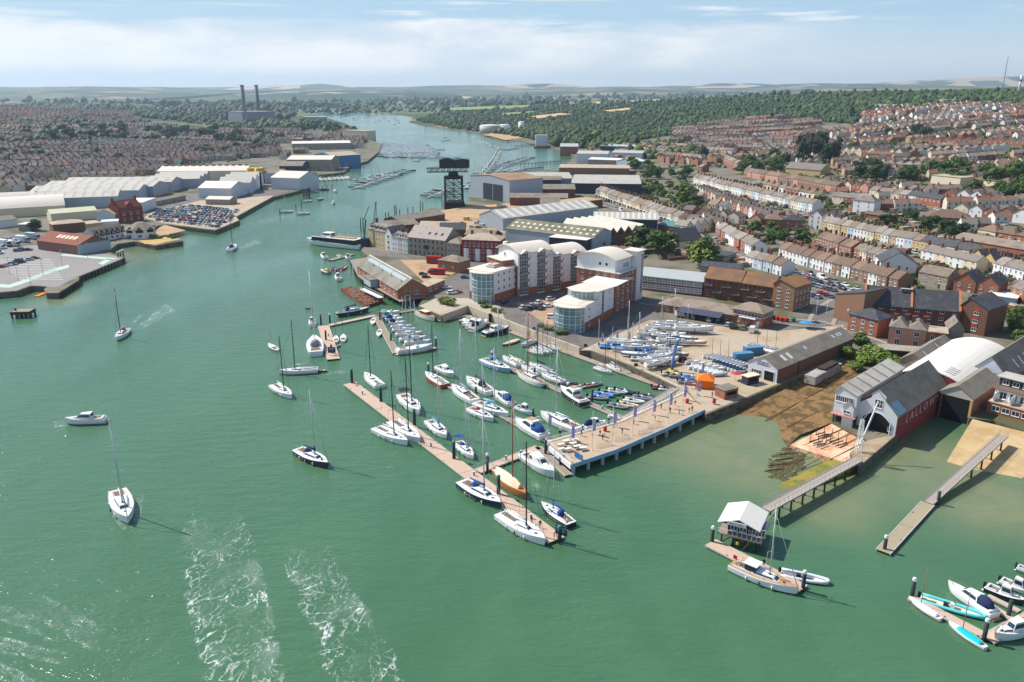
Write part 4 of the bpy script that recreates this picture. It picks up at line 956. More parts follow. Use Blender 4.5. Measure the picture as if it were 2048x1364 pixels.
 for k in range(4):mb=MB();n=6;mb.exx([(0,0),(0,2.2),(.15,2.2),(.15,0)],.4,3.4);mb.dome((.07,.4,.6),.12,.5,1.2,6,3);mb.build('terrace_screen',M_WHITE,t,(-w/2+1+k*w/4,0,3.25))
 for k in range(5):
  mb=MB();mb.tube((0,0,0),(0,0,.7),.04);mb.tube((0,0,.7),(0,0,.74),.5,None,10);mb.build('table',M_FRAME,t,(-w/2+3+k*w/5.5,1.8,3.25))
 pts=[G(1940,838,2.5),G(2048,868,2.5),G(2200,912,2.5)]
 a,b,c,e=G(1945,838,2.5),G(2130,884,2.5),G(2010,985,-.9),G(1872,958,-.9)
 mb=MB();mb.add([a,b,c,e]+[p-Vector((0,0,4))for p in(a,b,c,e)],[(3,2,1,0),(0,1,5,4),(1,2,6,5),(2,3,7,6),(3,0,4,7)])
 if(b-a).cross(c-a).z<0:pass
 tag(mb.build('slipway',mat('pale_slip_concrete',(214,186,140),.9,.1,.12,rgb2=(190,160,112),thr=(.46,.62),k=.75)),kind='structure')
 a,b,c,e=G(1666,846,2.45),G(1794,868,2.45),G(1712,932,1.6),G(1580,890,.9)
 M_SLIP=mat('red_brown_slip',(232,196,162),.9,.18,.2,rgb2=(206,150,112),thr=(.45,.6),k=.9,stripes=(.5,'X',.12))
 mb=MB();mb.add([a,b,c,e]+[p-Vector((0,0,5))for p in(a,b,c,e)],[(3,2,1,0),(0,1,5,4),(1,2,6,5),(2,3,7,6),(3,0,4,7)]);tag(mb.build('slipway',M_SLIP),kind='structure')
 a,b,c,e=G(1712,931,1.55),G(1668,914,1.3),G(1528,984,-.3),G(1590,992,-.3)
 mb=MB();mb.add([a,b,c,e]+[p-Vector((0,0,3))for p in(a,b,c,e)],[(0,1,2,3),(4,5,1,0),(5,6,2,1),(6,7,3,2),(7,4,0,3)]);tag(mb.build('slipway',mat('weedy_slip',(170,150,66),.9,.2,.3,rgb2=(120,124,50),thr=(.45,.6),k=.7)),kind='structure')
 F=[((1704,712),2.3),((1740,735),2.4),((1664,815),2.0),((1662,846),1.4),((1600,870),.5),((1575,892),.1),((1545,860),-.25),((1505,845),-.3),((1440,838),-.3),((1420,822),.1),((1470,804),.7),((1556,771),1.2)]
 vs=[G(p[0],p[1],z)for p,z in F];cc=G(1600,800,1.0)
 mb=MB();n=len(vs)
 M_MUD=mat('weedy_foreshore',(150,116,74),.95,.3,.25,rgb2=(96,78,46),thr=(.46,.56),bump=.6,k=.75)
 for i in range(n):
  p,q=vs[i],vs[(i+1)%n]
  for k in range(4):
   f0,f1=k/4,(k+1)/4
   mb.add([p.lerp(cc,f0),q.lerp(cc,f0),q.lerp(cc,f1),p.lerp(cc,f1)],[(0,1,2,3)])
 tag(mb.build('foreshore',M_MUD),kind='structure')
 sheet('pier_head',[(1700,906),(1735,881),(1794,868),(1718,932)],mat('pier_concrete',(190,168,142),.95,.2,.3,rgb2=(160,138,112),thr=(.45,.6),k=.75),2.5,.03)
 g='rusty slip rails'
 for i,(p,q,z0,z1)in enumerate((((1690,735),(1500,826),2.2,.1),((1712,742),(1530,842),2.4,.1),((1700,790),(1575,855),2.2,.3),((1700,852),(1586,900),2.5,.6),((1722,856),(1560,935),2.5,-.1),((1744,860),(1580,950),2.5,-.1),((1766,864),(1660,920),2.5,1.2))):
  a,b=G(p[0],p[1],z0),G(q[0],q[1],z1);mb=MB();mb.bar(a+Vector((0,0,.12)),b+Vector((0,0,.1)),.14)
  tag(mb.build('slip_rail',M_RUST),'rusty slip rail running down to the water by the shipyard sheds','rail',g)
 for i in range(5):
  p=G(1552+i*10,944-i*11,.1);mb=MB();mb.bar(p+Vector((-2.6,.4,.05)),p+Vector((2.2,1.6,.1)),.14);tag(mb.build('slip_sleeper',M_PILE),'dark weedy timber sleeper across the slip rails at the waterline','sleeper','slip sleepers')
 rw=random.Random(14);mb=MB();wpoly=[Vector(q)for q in((1576,891),(1612,906),(1606,936),(1572,962),(1538,955),(1540,915))]
 while len(mb.v)<7000:
  q=(rw.uniform(1535,1615),rw.uniform(890,964))
  if inside(q,wpoly):p=G(*q);r_=rw.uniform(.2,1.0);mb.dome((p.x,p.y,-.06),r_,r_*rw.uniform(.5,1),rw.uniform(.1,.22),7,2,rw.randrange(2))
 tag(mb.build('foreshore',[mat('wet_weed',(92,78,52),.9,.3,.5),mat('wet_weed_green',(84,84,48),.9,.3,.5)]),kind='structure')
 for i,(x,y)in enumerate(((1648,872),(1676,886),(1636,886))):
  p=G(x,y,1.9);t=thing('boat_cradle',f'empty rusty boat cradle with uprights on the red slip, {ordw(i + 1)} from the white shed','cradle',p,.5,'boat cradles on the red slip')
  mb=MB()
  for k in(-1.2,0,1.2):mb.box(-1.7,1.7,k-.12,k+.12,.1,.35)
  mb.build('beam',M_RUST,t)
  for k in range(4):mb=MB();mb.bar((-1.4+(k%2)*2.8,-1.2 if k<2 else 1.2,.3),(-1.4+(k%2)*2.8,-1.25 if k<2 else 1.25,2.2),.1);mb.build('upright',M_PILE,t)
 p=G(1716,905,2.3);t=thing('derrick_crane','white lattice derrick crane on the pier head in front of the oxblood shed','crane',p,0)
 mb=MB();hgt=8.5
 for x in(-.6,.6):
  for y in(-.6,.6):mb.bar((x,y,0),(x*.5,y*.5,hgt),.12)
 for k in range(7):
  z0,z1=k*hgt/7,(k+1)*hgt/7;s0,s1=.6-.3*k/7,.6-.3*(k+1)/7
  for(ax,ay,bx,by)in((-1,-1,1,-1),(1,-1,1,1),(1,1,-1,1),(-1,1,-1,-1)):mb.bar((ax*s0,ay*s0,z0),(bx*s1,by*s1,z1),.06);mb.bar((ax*s1,ay*s1,z1),(bx*s1,by*s1,z1),.05)
 mb.build('mast',M_FRAME,t)
 q=G(1752,800,9)-p;mb=MB();mb.bar((0,0,1.2),(4.6,3.0,12.0),.3);mb.build('jib',M_FRAME,t)
 mb=MB();mb.bar((0,0,hgt),(4.6,3.0,12.0),.05);mb.bar((0,0,hgt),(-2.5,-2,0),.06);mb.build('stay',M_STEEL,t)
shipyard()
def carriage():
 a,b=G(1618,770,1.6),G(1672,738,2.2);d_=(b-a).xy;rz=math.atan2(d_.y,d_.x);m=(a+b)/2
 t=thing('scrap_caisson','old grey steel caisson with open top lying beside the boat shed','caisson',m,rz)
 L=d_.length;mb=MB();mb.box(-L/2,L/2,-1.7,1.7,0,2.6,0);mb.build('hull',[mat('stained_steel',(178,174,168),.8,.25,.8,rgb2=(120,110,100),thr=(.5,.6))],t)
 for k in range(9):mb=MB();x=-L/2+L*(k+.5)/9;mb.box(x-.12,x+.12,-1.85,-1.7,0,2.6);mb.build('rib',M_STEEL,t)
 mb=MB();mb.box(-L*.1,L*.42,-1.2,1.2,2.6,3.3);mb.build('hatch',M_PILE,t)
carriage()
# hammerhead crane
def hammerhead():
 p=GT(908,411);t=thing('hammerhead_crane','tall black hammerhead crane on lattice tower beside the river','crane',p,R(8))
 W,H=6.6,20.5
 mb=MB();mb.box(-W-1,W+1,-W-1,W+1,-2,3.2);mb.build('plinth',M_PILE,t)
 corners=[(-W,-W),(W,-W),(W,W),(-W,W)]
 for x,y in corners:
  mb=MB();mb.bar((x,y,3),(x*.96,y*.96,H),.8);mb.build('tower_leg',M_BLACK,t)
 for i in range(4):
  a,b=corners[i],corners[(i+1)%4];mb=MB();n=4
  mid=((a[0]+b[0])/2,(a[1]+b[1])/2)
  mb.bar((*mid,3),(*mid,H),.4)
  for k in range(n+1):
   z=3+(H-3)*k/n;mb.bar((*a,z),(*b,z),.42)
   if k<n:
    z1=3+(H-3)*(k+1)/n
    for q in(a,b):mb.bar((*q,z),(*mid,z1),.3);mb.bar((*mid,z),(*q,z1),.3)
  mb.build('lattice_panel',M_BLACK,t)
 mb=MB();mb.tube((0,0,H),(0,0,H+1.6),7.2,None,16);mb.tube((0,0,H+1.6),(0,0,H+5),4,3.5,12);mb.build('turntable',M_BLACK,t)
 hz=H+4.6;mb=MB();L0,L1=-19.5,11.0
 for y in(-2.4,2.4):
  for z in(hz,hz+3.0):mb.bar((L0,y,z),(L1,y,z),.36)
  n=14
  for k in range(n):
   x0,x1=L0+(L1-L0)*k/n,L0+(L1-L0)*(k+1)/n;mb.bar((x0,y,hz),(x1,y,hz+3.0)if k%2 else(x1,y,hz),.22);mb.bar((x0,y,hz),(x0,y,hz+3.0),.2);mb.bar((x0,y,hz+3.0),(x1,y,hz),.22)
 mb.box(L0,L1,-2.9,2.9,hz+3.0,hz+3.2);mb.bar((L0,-2.9,hz+4.2),(-7,-2.9,hz+4.2),.1);mb.build('jib',M_BLACK,t)
 M_CORR=mat('black_corrugated',(44,44,46),.55,.12,.4,stripes=(1.2,'X',.3))
 for x0,x1 in((-10.3,.6),(1.0,11.9)):
  mb=MB();n=8;w_=x1-x0;arc=[(x0+w_*i/n,hz+9.0+(1.4 if x0<0 else .5)*math.sin(math.pi*i/n))for i in range(n+1)]
  mb.exx([(x0,hz+3.2)]+arc+[(x1,hz+3.2)],-4.2,4.2);mb.build('machine_house',M_CORR,t)
hammerhead()
# sheds and works of the west bank
def works():
 t,w,d,wo,ro=bld('assembly_shed','tall pale grey shed with huge dark door and rusty brown roof beside the crane','shed',(941,393),(1019,406),17,'gable',2.4,M_GCLAD,mat('rusty_sheet_roof',(168,138,112),.8,.18,.12,rgb2=(150,112,86),thr=(.45,.6)),depth=34,axis='y',over=.3,skirt=4)
 opening(t,'F',w,d,w*.09,w*.5,12.8,0,M_NAVY,'sliding_door')
 mb=MB();mb.box(w*.09-.25,w*.09+.25,-.16,0,0,12.5);mb.build('door_post',M_GCLAD,t)
 for lab,A,B,h,roof,ri,wall,rm,dp,ax,k in(('long low brown brick works range with weathered roof in front of the tall shed',(1020,411),(1135,412),6,'gable',2.4,M_DBRICK,M_BROOF,16,'x',{}),('grey roofed works hall behind the brown brick range',(1055,396),(1150,396),7,'gable',2.8,M_DBRICK,M_GROOFY,22,'x',{}),('brick workshop with grey gabled roof on the crane yard',(1081,425),(1120,425),6,'gable',3.0,M_RBRICK,M_GROOFY,16,'x',{}),('roofless stained brick walls of a derelict workshop beside the terrace',(1145,421),(1205,414),5.5,'flat',0,mat('stained_brick',(130,96,76),.9,.3,.3,rgb2=(96,80,64),thr=(.45,.6)),M_SAND,18,'x',{}),('small pale lean-to shed beside the brick workshop',(1121,424),(1146,421),4.5,'mono',1.2,M_CLAD,M_LROOF,10,'x',{}),('grey barrel roofed store among the long pale works roofs',(1072,376),(1122,376),7,'barrel',2.6,M_NAVY,M_GROOFY,18,'x',{}),('long pale multi-bay factory roof behind the tall shed',(1046,374),(1143,374),7.5,'multi',1.8,M_GCLAD,M_LROOFY,44,'x',dict(bays=4)),('long pale multi-bay factory with dark end wall at the head of the terrace',(1143,387),(1281,389),8.5,'multi',2.0,M_NAVY,M_LROOFY,60,'x',dict(bays=5)),('brown flat roofed warehouse with white roof strip behind the pale factory',(1118,349),(1258,350),7,'gable',1.6,M_BBRICK,M_TROOF,40,'x',{}),('white and pale blue warehouse by the upper boatyard',(1153,326),(1215,326),11,'gable',2,M_CLAD,M_LROOF,46,'x',{}),('brown brick boatyard building beside the white and blue warehouse',(1120,308),(1156,308),10,'gable',3,M_RBRICK,M_GGREEN,40,'x',{}),('low white warehouse with tan front behind the brown warehouse',(1176,333),(1238,334),8,'gable',1.4,M_STONE,M_WROOF,26,'x',{}),('dark grey flat warehouse beyond the white warehouses',(1200,305),(1268,305),9,'flat',0,M_NAVY,M_GGREEN,40,'x',{}),('pale green roofed warehouse beyond the upper boatyard',(1222,318),(1284,318),8,'gable',2,M_CLAD,M_GGREEN,36,'x',{}),('blue and white gabled boat store below the trees',(1232,334),(1270,336),7,'gable',3,M_BLUEW,M_WROOF,20,'y',{}),('long mossy roofed shed with pale blue walls and rows of skylights',(1011,481),(1185,503),7,'gable',4,M_LBLUE,M_OLIVE,24,'x',{}),('long shed with ribbed pale roof stepping behind the mossy shed',(1006,462),(1195,436),7.5,'gable',4,M_LBLUE,M_LROOFY,24,'x',{}),('dark walled shed with striped pale roof beside the stone terrace',(1186,463),(1314,466),8,'gable',3,M_NAVY,M_LROOF,16,'x',{}),('factory with saw-tooth brick front behind the trees',(1217,492),(1292,482),7,'multi',3,M_DBRICK,M_LROOF,42,'y',dict(bays=5)),('flat white roofed office with navy front and brick end behind the apartments',(1098,500),(1172,507),7,'flat',0,M_NAVY,M_WROOF,13,'x',{}),('teal roofed store below the stone terrace',(1315,462),(1355,468),4,'mono',1.4,M_RBRICK,mat('teal_roof',(80,140,140),.6,.1,.4),10,'x',{}),('black slate chapel roof between the two big trees',(1352,500),(1405,494),4.5,'gable',5.5,M_CREAM,M_DSLATE,15,'x',{}),('brown tiled low house row behind the saw-tooth factory',(1200,512),(1275,518),3,'hip',2.2,M_RBRICK,M_BTILE,10,'x',{})):
  t,w,d,wo,ro=bld('works_shed',lab,'shed',A,B,h,roof,ri,wall,rm,depth=dp,axis=ax,over=.3,skirt=4,**k)
  if 'mossy' in lab:
   for r_ in range(2):
    for i in range(14):mb=MB();u=-w/2+w*(i+.4)/14;mb.poly(slope_quad(u,u+1.6,.25+r_*.35,.38+r_*.35,0,d,7,4,-1,'x'));mb.build('skylight',M_WROOF,ro)
  if 'ribbed' in lab or 'striped' in lab:
   for i in range(12):mb=MB();u=-w/2+w*(i+.3)/12;mb.poly(slope_quad(u,u+w*.03,.05,.95,0,d,h,ri,-1,'x'));mb.build('skylight',M_WROOF,ro)
  if 'saw-tooth' in lab:
   for i in range(5):mb=MB();mb.tube((0,0,0),(0,-.12,0),.7,None,10,0,False);mb.build('round_vent',M_DARK,t,(-w/2+w*(i+.5)/5,0,6.6))
  if 'workshop with' in lab:wins(t,'F',w,d,2,1,2,1.6,2,0,2)
 for i,(x,y,r_,h)in enumerate(((980,265,22,14),(1008,262,14,12),(1043,262,7,18))):
  p=GT(x,y);t=thing('silo',('wide pale storage tank at the sand dock upriver','white storage tank beside the wide one at the sand dock','slim white silo at the sand dock')[i],'tank',p)
  mb=MB();mb.tube((0,0,-2),(0,0,h),r_,None,20,0);mb.build('shell',M_LROOF if i==0 else M_WHITE,t);mb=MB();mb.dome((0,0,h),r_,r_,2.5,20,3);mb.build('roof',M_WROOF,t)
 sheet('sand_dock',[(968,270),(1000,262),(1050,266),(1045,276),(1012,281),(978,272)],M_SAND,None,.3)
 t,w,d,wo,ro=bld('travel_hoist_shed','white open fronted hoist shed on legs by the upper quay','shed',(1071,291),(1095,291),16,'flat',0,M_CLAD,M_LROOF,depth=14)
works()
# west town, street by street
def west_houses():
 W,C,Y,RB,BB,PB,BW='white','cream','yellow brick','red brick','brown brick','pink brick','pale blue'
 row((1556,517),(1792,584),5.4,[BB,W,W,W],['brown tile'],'the modern terrace above the car park',d=9,h=5.4,end='harbour')
 row((1632,491),(1700,515),5.6,[BB,RB],['brown tile'],'the brown terrace behind the stepped terrace',d=9,h=5.4)
 row((1641,463),(1941,527),5.3,[Y,Y,W,C,Y,BW],['slate','slate','dark slate'],'the long yellow brick terrace',d=9,h=6.2,end='far')
 row((1706,518),(1772,538),5.5,[W,C,BW,RB],['slate'],'the short painted row below the yellow terrace',d=8,h=5.6)
 row((1938,533),(1985,545),7,[Y,W,C],['dark slate'],'the gabled pair beyond the yellow terrace','gable',d=10,h=6)
 row((1985,550),(2085,578),5.5,[W,RB,W],['slate'],'the white and red edge terrace',d=9,h=5.8)
 row((1386,368),(1622,426),5.6,[W,C,W,W,BW,C],['slate'],'the long white terrace',d=9,h=6,detail=2,bay=False,end='far')
 row((1390,390),(1528,448),7.4,[C,RB,PB,W],['slate'],'the gabled backs below the white terrace','gable',d=10,h=5.2,detail=2,end='far',rise=3)
 row((1191,394),(1357,452),5.6,[C,'grey stone',C,Y],['slate'],'the stone terrace behind the factory',d=9,h=6,bay=True,end='far')
 row((1447,327),(1493,350),8,[RB,BB],['slate'],'the red brick street climbing to the wood',d=9,h=6,detail=1,end='far')
 row((1486,352),(1672,385),7.2,[BB,PB],['brown tile'],'the low brown terrace above the gardens',d=9,h=5,detail=1,chim=False)
 row((1737,395),(1880,416),7.4,[RB,W,C,PB],['slate','dark slate'],'the mixed row below the pine trees',d=9,h=5.8,detail=1)
 row((1884,402),(1992,412),9,[W,W,RB,C],['slate'],'the white gabled row by the hall','gable',d=11,h=6,detail=1)
 row((1672,314),(1802,320),8,[RB,RB,C],['slate'],'the tall ornate brick row above the church','gable',d=11,h=8,detail=1)
 row((1826,290),(2050,294),11.5,[RB,RB,BB],['brown tile','slate'],'the red brick semis on the hill','gable',d=10,h=6.2,detail=1)
 row((1700,336),(1860,346),9,[C,W,PB,'grey stone'],['slate'],'the stone villas below the ornate row','hip',d=10,h=6.4,detail=1)
 row((1430,472),(1500,512),8.5,[RB,W,RB],['slate'],'the brick cottages beside the spreading tree','terrace',d=9,h=5.4)
 row((1372,470),(1440,458),7.5,[W,C],['slate','dark slate'],'the white gabled cottages behind the chapel','gable',d=9,h=5)
 row((1528,456),(1602,460),9,[RB,RB],['brown tile','dark slate'],'the red brick pair behind the gardens','hip',d=10,h=6)
 row((1616,456),(1668,462),8,[W,W],['slate'],'the tall whites above the yellow terrace','gable',d=11,h=8)
 row((1704,424),(1746,428),11,[W],['slate'],'the lane by the bowling hall','hip',d=10,h=8)
 row((1490,530),(1560,552),7,[W,C,BW],['slate','brown tile'],'the painted cottages behind the rusty flats',d=8,h=5)
 row((1758,552),(1830,556),11,[W,W],['dark slate','slate'],'the big white houses below the yellow terrace','gable',d=15,h=7)
 row((1834,568),(1892,580),9,[RB,'grey stone'],['slate'],'the brick pair behind the dark roofed flats','terrace',d=9,h=6)
 row((1905,586),(1992,600),10,[RB,RB],['dark slate'],'the gabled brick houses by the gardens','gable',d=13,h=6.2,rise=3.6)
 row((2020,600),(2075,620),9,[RB,RB],['slate'],'the brick terrace at the right edge',d=9,h=5.8)
 row((1840,520),(1950,545),8,[W,C],['slate'],'the low cottages before the yellow terrace',d=8,h=5)
 row((1880,366),(2040,384),10,[C,RB,PB],['brown tile'],'the villas under the big trees','hip',d=11,h=6,detail=1)
 row((1662,406),(1735,413),9,[C,RB,W],['slate'],'the lane beside the tall white villa',d=9,h=5.4,detail=1)
 row((1905,432),(2055,448),9.5,[RB,C,W],['slate','brown tile'],'the gables behind the bowling hall','gable',d=10,h=5.6,detail=1)
 row((1955,470),(2065,490),10,[RB,C],['brown tile'],'the bungalows behind the commercial hall','hip',d=10,h=3.6,detail=1)
 row((1640,374),(1735,388),9,[RB,C,PB],['slate','brown tile'],'the cottages below the church','gable',d=9,h=5.4,detail=1)
 row((1505,376),(1640,404),9.5,[W,C,RB],['slate','brown tile'],'the villas behind the white terrace','hip',d=9,h=5.4,detail=1)
 row((1402,446),(1438,468),8,[W,C,RB],['slate'],'the lane beside the round tree','gable',d=9,h=5.2)
 for lab,A,B,h,roof,ri,wall,rm,dp in(('long low commercial hall with tan roof and roof lights behind the yellow terrace',(1900,492),(2075,520),4.5,'gable',2.0,M_RBRICK,M_BROOF,22),('brown tiled bowling hall with wide hipped roof',(1850,444),(1942,447),3.5,'hip',4.2,M_RBRICK,M_BTILE,18),('low brick garage with flat brown roof beside the tall white house',(1727,438),(1780,444),3.6,'gable',1.2,M_RBRICK,M_BTILE,12),('stone church with steep slate roof below the pine trees',(1570,348),(1640,352),6,'gable',5,M_YSTONE,M_SLATE,20),('grey block of flats in front of the trees',(1860,372),(1918,378),9,'flat',0,M_CREAM,M_TROOF,16),('grey flat roofed club beside the tree',(1392,522),(1446,530),4,'flat',0,M_STONE,M_DSLATE,14),('grey roofed store in front of the spreading tree',(1400,545),(1480,553),3.2,'gable',1.6,M_STONE,M_DSLATE,9),('pale glazed garden pavilion by the dark roofed flats',(1972,604),(2030,612),3,'flat',0,M_BLUEW,M_WROOF,9),('brown roofed chapel with red brick front on the hill',(1736,318),(1780,320),6,'gable',5,M_RBRICK,M_BTILE,20),('white roofed school among the trees on the skyline',(1750,216),(1815,214),7,'flat',0,M_CREAM,M_WROOF,60),('long white roofed hall on the hill behind the terraces',(1870,208),(1945,205),8,'flat',0,M_CREAM,M_WROOF,40)):
  bld('hall',lab,'hall',A,B,h,roof,ri,wall,rm,depth=dp,over=.4,skirt=5)
west_houses()
# the rest of both towns, street upon street into the distance
def far_towns():
 rr=random.Random(11);mb=MB();cols=[]
 walls=[(226,220,210),(214,196,164),(158,112,90),(170,124,100),(200,188,170),(150,104,84),(232,230,226),(194,160,130),(216,206,190)]
 roofw=[(132,122,112),(118,106,98),(140,114,96),(148,108,88),(112,106,100),(150,136,122)]
 roofe=[(122,112,108),(112,102,98),(132,116,104),(138,110,94),(104,98,98),(136,126,118)]
 def hs(x,y,rz,w,d,h,ri,wl,rf,gable):
  z=T(x,y);c,s=math.cos(rz),math.sin(rz)
  def P(u,v,q):return(x+u*c-v*s,y+u*s+v*c,z+q)
  o=len(mb.v);a,b=w/2,d/2
  mb.v+=[P(-a,-b,-3),P(a,-b,-3),P(a,b,-3),P(-a,b,-3),P(-a,-b,h),P(a,-b,h),P(a,b,h),P(-a,b,h),P(-a,0,h+ri),P(a,0,h+ri)]
  k=.25;mb.v+=[P(-a-k,-b-k,h-.15),P(a+k,-b-k,h-.15),P(a+k,b+k,h-.15),P(-a-k,b+k,h-.15),P(-a-k,0,h+ri+.12),P(a+k,0,h+ri+.12)]
  F=[(0,1,5,4),(2,3,7,6),(1,2,6,9,5),(3,0,4,8,7)];Rf=[(10,11,15,14),(12,13,14,15)]
  for f in F:mb.f.append(tuple(i+o for i in f));cols.append(wl)
  for f in Rf:mb.f.append(tuple(i+o for i in f));cols.append(rf)
  for sg in(-1,1):
   n=max(1,int(w/3.2))
   for i in range(n):
    for fz in((.9,3.6)if h>4.6 else(.9,)):
     u0=-a+w*(i+.3)/n;u1=u0+1.1;q=len(mb.v);yy=sg*(b+.03)
     pts=[P(u0,yy,fz),P(u1,yy,fz),P(u1,yy,fz+1.4),P(u0,yy,fz+1.4)]
     mb.v+=pts if sg<0 else pts[::-1];mb.f.append((q,q+1,q+2,q+3));cols.append((62,66,72))
  q=len(mb.v);cx,cw=(-a+.5,.45);ch=h+ri+1.5
  mb.v+=[P(cx-cw,-cw,h),P(cx+cw,-cw,h),P(cx+cw,cw,h),P(cx-cw,cw,h),P(cx-cw,-cw,ch),P(cx+cw,-cw,ch),P(cx+cw,cw,ch),P(cx-cw,cw,ch)]
  for f in((0,1,5,4),(1,2,6,5),(2,3,7,6),(3,0,4,7),(4,5,6,7)):mb.f.append(tuple(i+q for i in f));cols.append((138,84,64))
 taken=[]
 for o in bpy.data.objects:
  if o.parent is None and o.get('category')in('house','shed','hall','building','flats','apartments','warehouse','hotel','clubhouse'):taken.append((o.location.x,o.location.y,9 if o.get('category')=='house' else 10+.5*(o.get('w')or 20)))
 cell={}
 for x,y,r_ in taken:
  for i in range(int((x-r_)//20),int((x+r_)//20)+1):
   for j in range(int((y-r_)//20),int((y+r_)//20)+1):cell.setdefault((i,j),[]).append((x,y,r_))
 def free(x,y):return all((x-a)**2+(y-b)**2>r_*r_ for a,b,r_ in cell.get((int(x//20),int(y//20)),()))
 def area(pxs,ang,dx,dy,roofs,keep,wls=walls):
  poly=[GT(*p).xy for p in pxs];c=sum(poly,Vector((0,0)))/len(poly);rad=max((p-c).length for p in poly);n=0
  ny=int(rad/dy)+1;nx=int(rad/dx)+1
  for j in range(-ny,ny):
   wob=rr.uniform(-.06,.06);st=rr.uniform(0,dx);rf0=rr.choice(roofs);wl0=rr.choice(wls);run=0
   for i in range(-nx,nx):
    a=ang+wob;u=i*dx+st;v=j*dy+9*math.sin(u/130+j)
    x,y=c.x+u*math.cos(a)-v*math.sin(a),c.y+u*math.sin(a)+v*math.cos(a)
    if run<=0:run=rr.randrange(3,12);rf0=rr.choice(roofs);hh=rr.choice((5.2,5.6,6.0));gp=rr.random()<.17;rz_=a+(math.pi/2 if rr.random()<.34 else 0)
    run-=1
    if gp or rr.random()>keep or not inside((x,y),poly)or not free(x,y):continue
    if rr.random()<.3:rf0=rr.choice(roofs)
    wl=wl0 if rr.random()<.4 else rr.choice(wls)
    k=rr.uniform(.93,1.07)
    hs(x+rr.uniform(-1,1),y+rr.uniform(-1.5,1.5),rz_+rr.uniform(-.08,.08),dx*rr.uniform(.86,1.0),rr.uniform(7.5,9),hh,rr.uniform(2.4,3.2),wl,tuple(q*k for q in rf0),False);n+=1
  return n
 n=0
 n+=area([(-60,400),(60,352),(190,346),(320,334),(560,312),(560,296),(400,290),(240,286),(0,292),(-100,300)],.25,7.6,24,roofe,.93)
 n+=area([(-100,292),(0,285),(240,280),(400,284),(540,290),(640,282),(600,262),(420,262),(330,250),(100,252),(-100,262)],-.2,8,27,roofe,.85)
 n+=area([(-100,258),(100,250),(270,246),(260,226),(130,210),(-100,212)],.35,9,30,roofe+[(170,110,90)],.75)
 n+=area([(560,320),(640,300),(730,296),(740,276),(690,262),(640,282)],.1,8,22,roofe,.9)
 n+=area([(1345,286),(1560,268),(1640,268),(1640,246),(1560,236),(1420,246),(1345,262)],-.5,7,21,roofw,.95,[(170,124,100),(160,110,88),(204,170,140),(226,220,210)])
 n+=area([(1180,300),(1345,292),(1440,320),(1420,345),(1300,330),(1190,318)],-1.2,7,25,roofw,.8)
 n+=area([(1560,300),(1700,304),(1830,284),(2060,284),(2060,246),(1900,244),(1720,250),(1620,262)],.15,9,30,roofw,.8)
 n+=area([(1700,246),(1900,240),(2080,240),(2080,214),(1960,210),(1760,216)],.05,10,28,roofw+[(184,124,100),(172,110,88)],.8,[(236,234,230),(226,220,210),(232,226,216),(176,130,106)])
 n+=area([(1360,292),(1450,304),(1560,306),(1640,298),(1610,270),(1440,272)],-.7,7.4,25,roofw,.85)
 n+=area([(1400,322),(1480,330),(1500,306),(1420,300)],-.9,7.4,26,roofw,.7)
 n+=area([(1500,332),(1660,338),(1700,352),(1880,362),(2080,372),(2080,300),(1860,300),(1640,306),(1520,306)],-.1,9,27,roofw,.8)
 n+=area([(1640,400),(1780,384),(2080,400),(2080,440),(1960,470),(1780,440)],-.15,9,28,roofw,.75)
 n+=area([(1360,400),(1480,410),(1560,470),(1450,500),(1380,460)],-.9,8,26,roofw,.75)
 n+=area([(-40,398),(120,382),(330,346),(330,330),(-40,352)],.25,8.5,25,roofe,.85)
 me=bpy.data.meshes.new('far_houses');me.from_pydata(mb.v,[],mb.f)
 a=me.color_attributes.new('tint','FLOAT_COLOR','CORNER')
 cl=np.array([[lin(c[0])*.8,lin(c[1])*.8,lin(c[2])*.8,1]for c in cols],np.float32);rep=np.array([len(f)for f in mb.f]);a.data.foreach_set('color',np.repeat(cl,rep,0).ravel())
 me.materials.append(attr_mat('far_house_paint',(150,150,150),'tint',.85,.14,.3))
 tag(put('far_houses',me),kind='stuff');print('FAR HOUSES',n,'HOUSES',N_HOUSE[0])
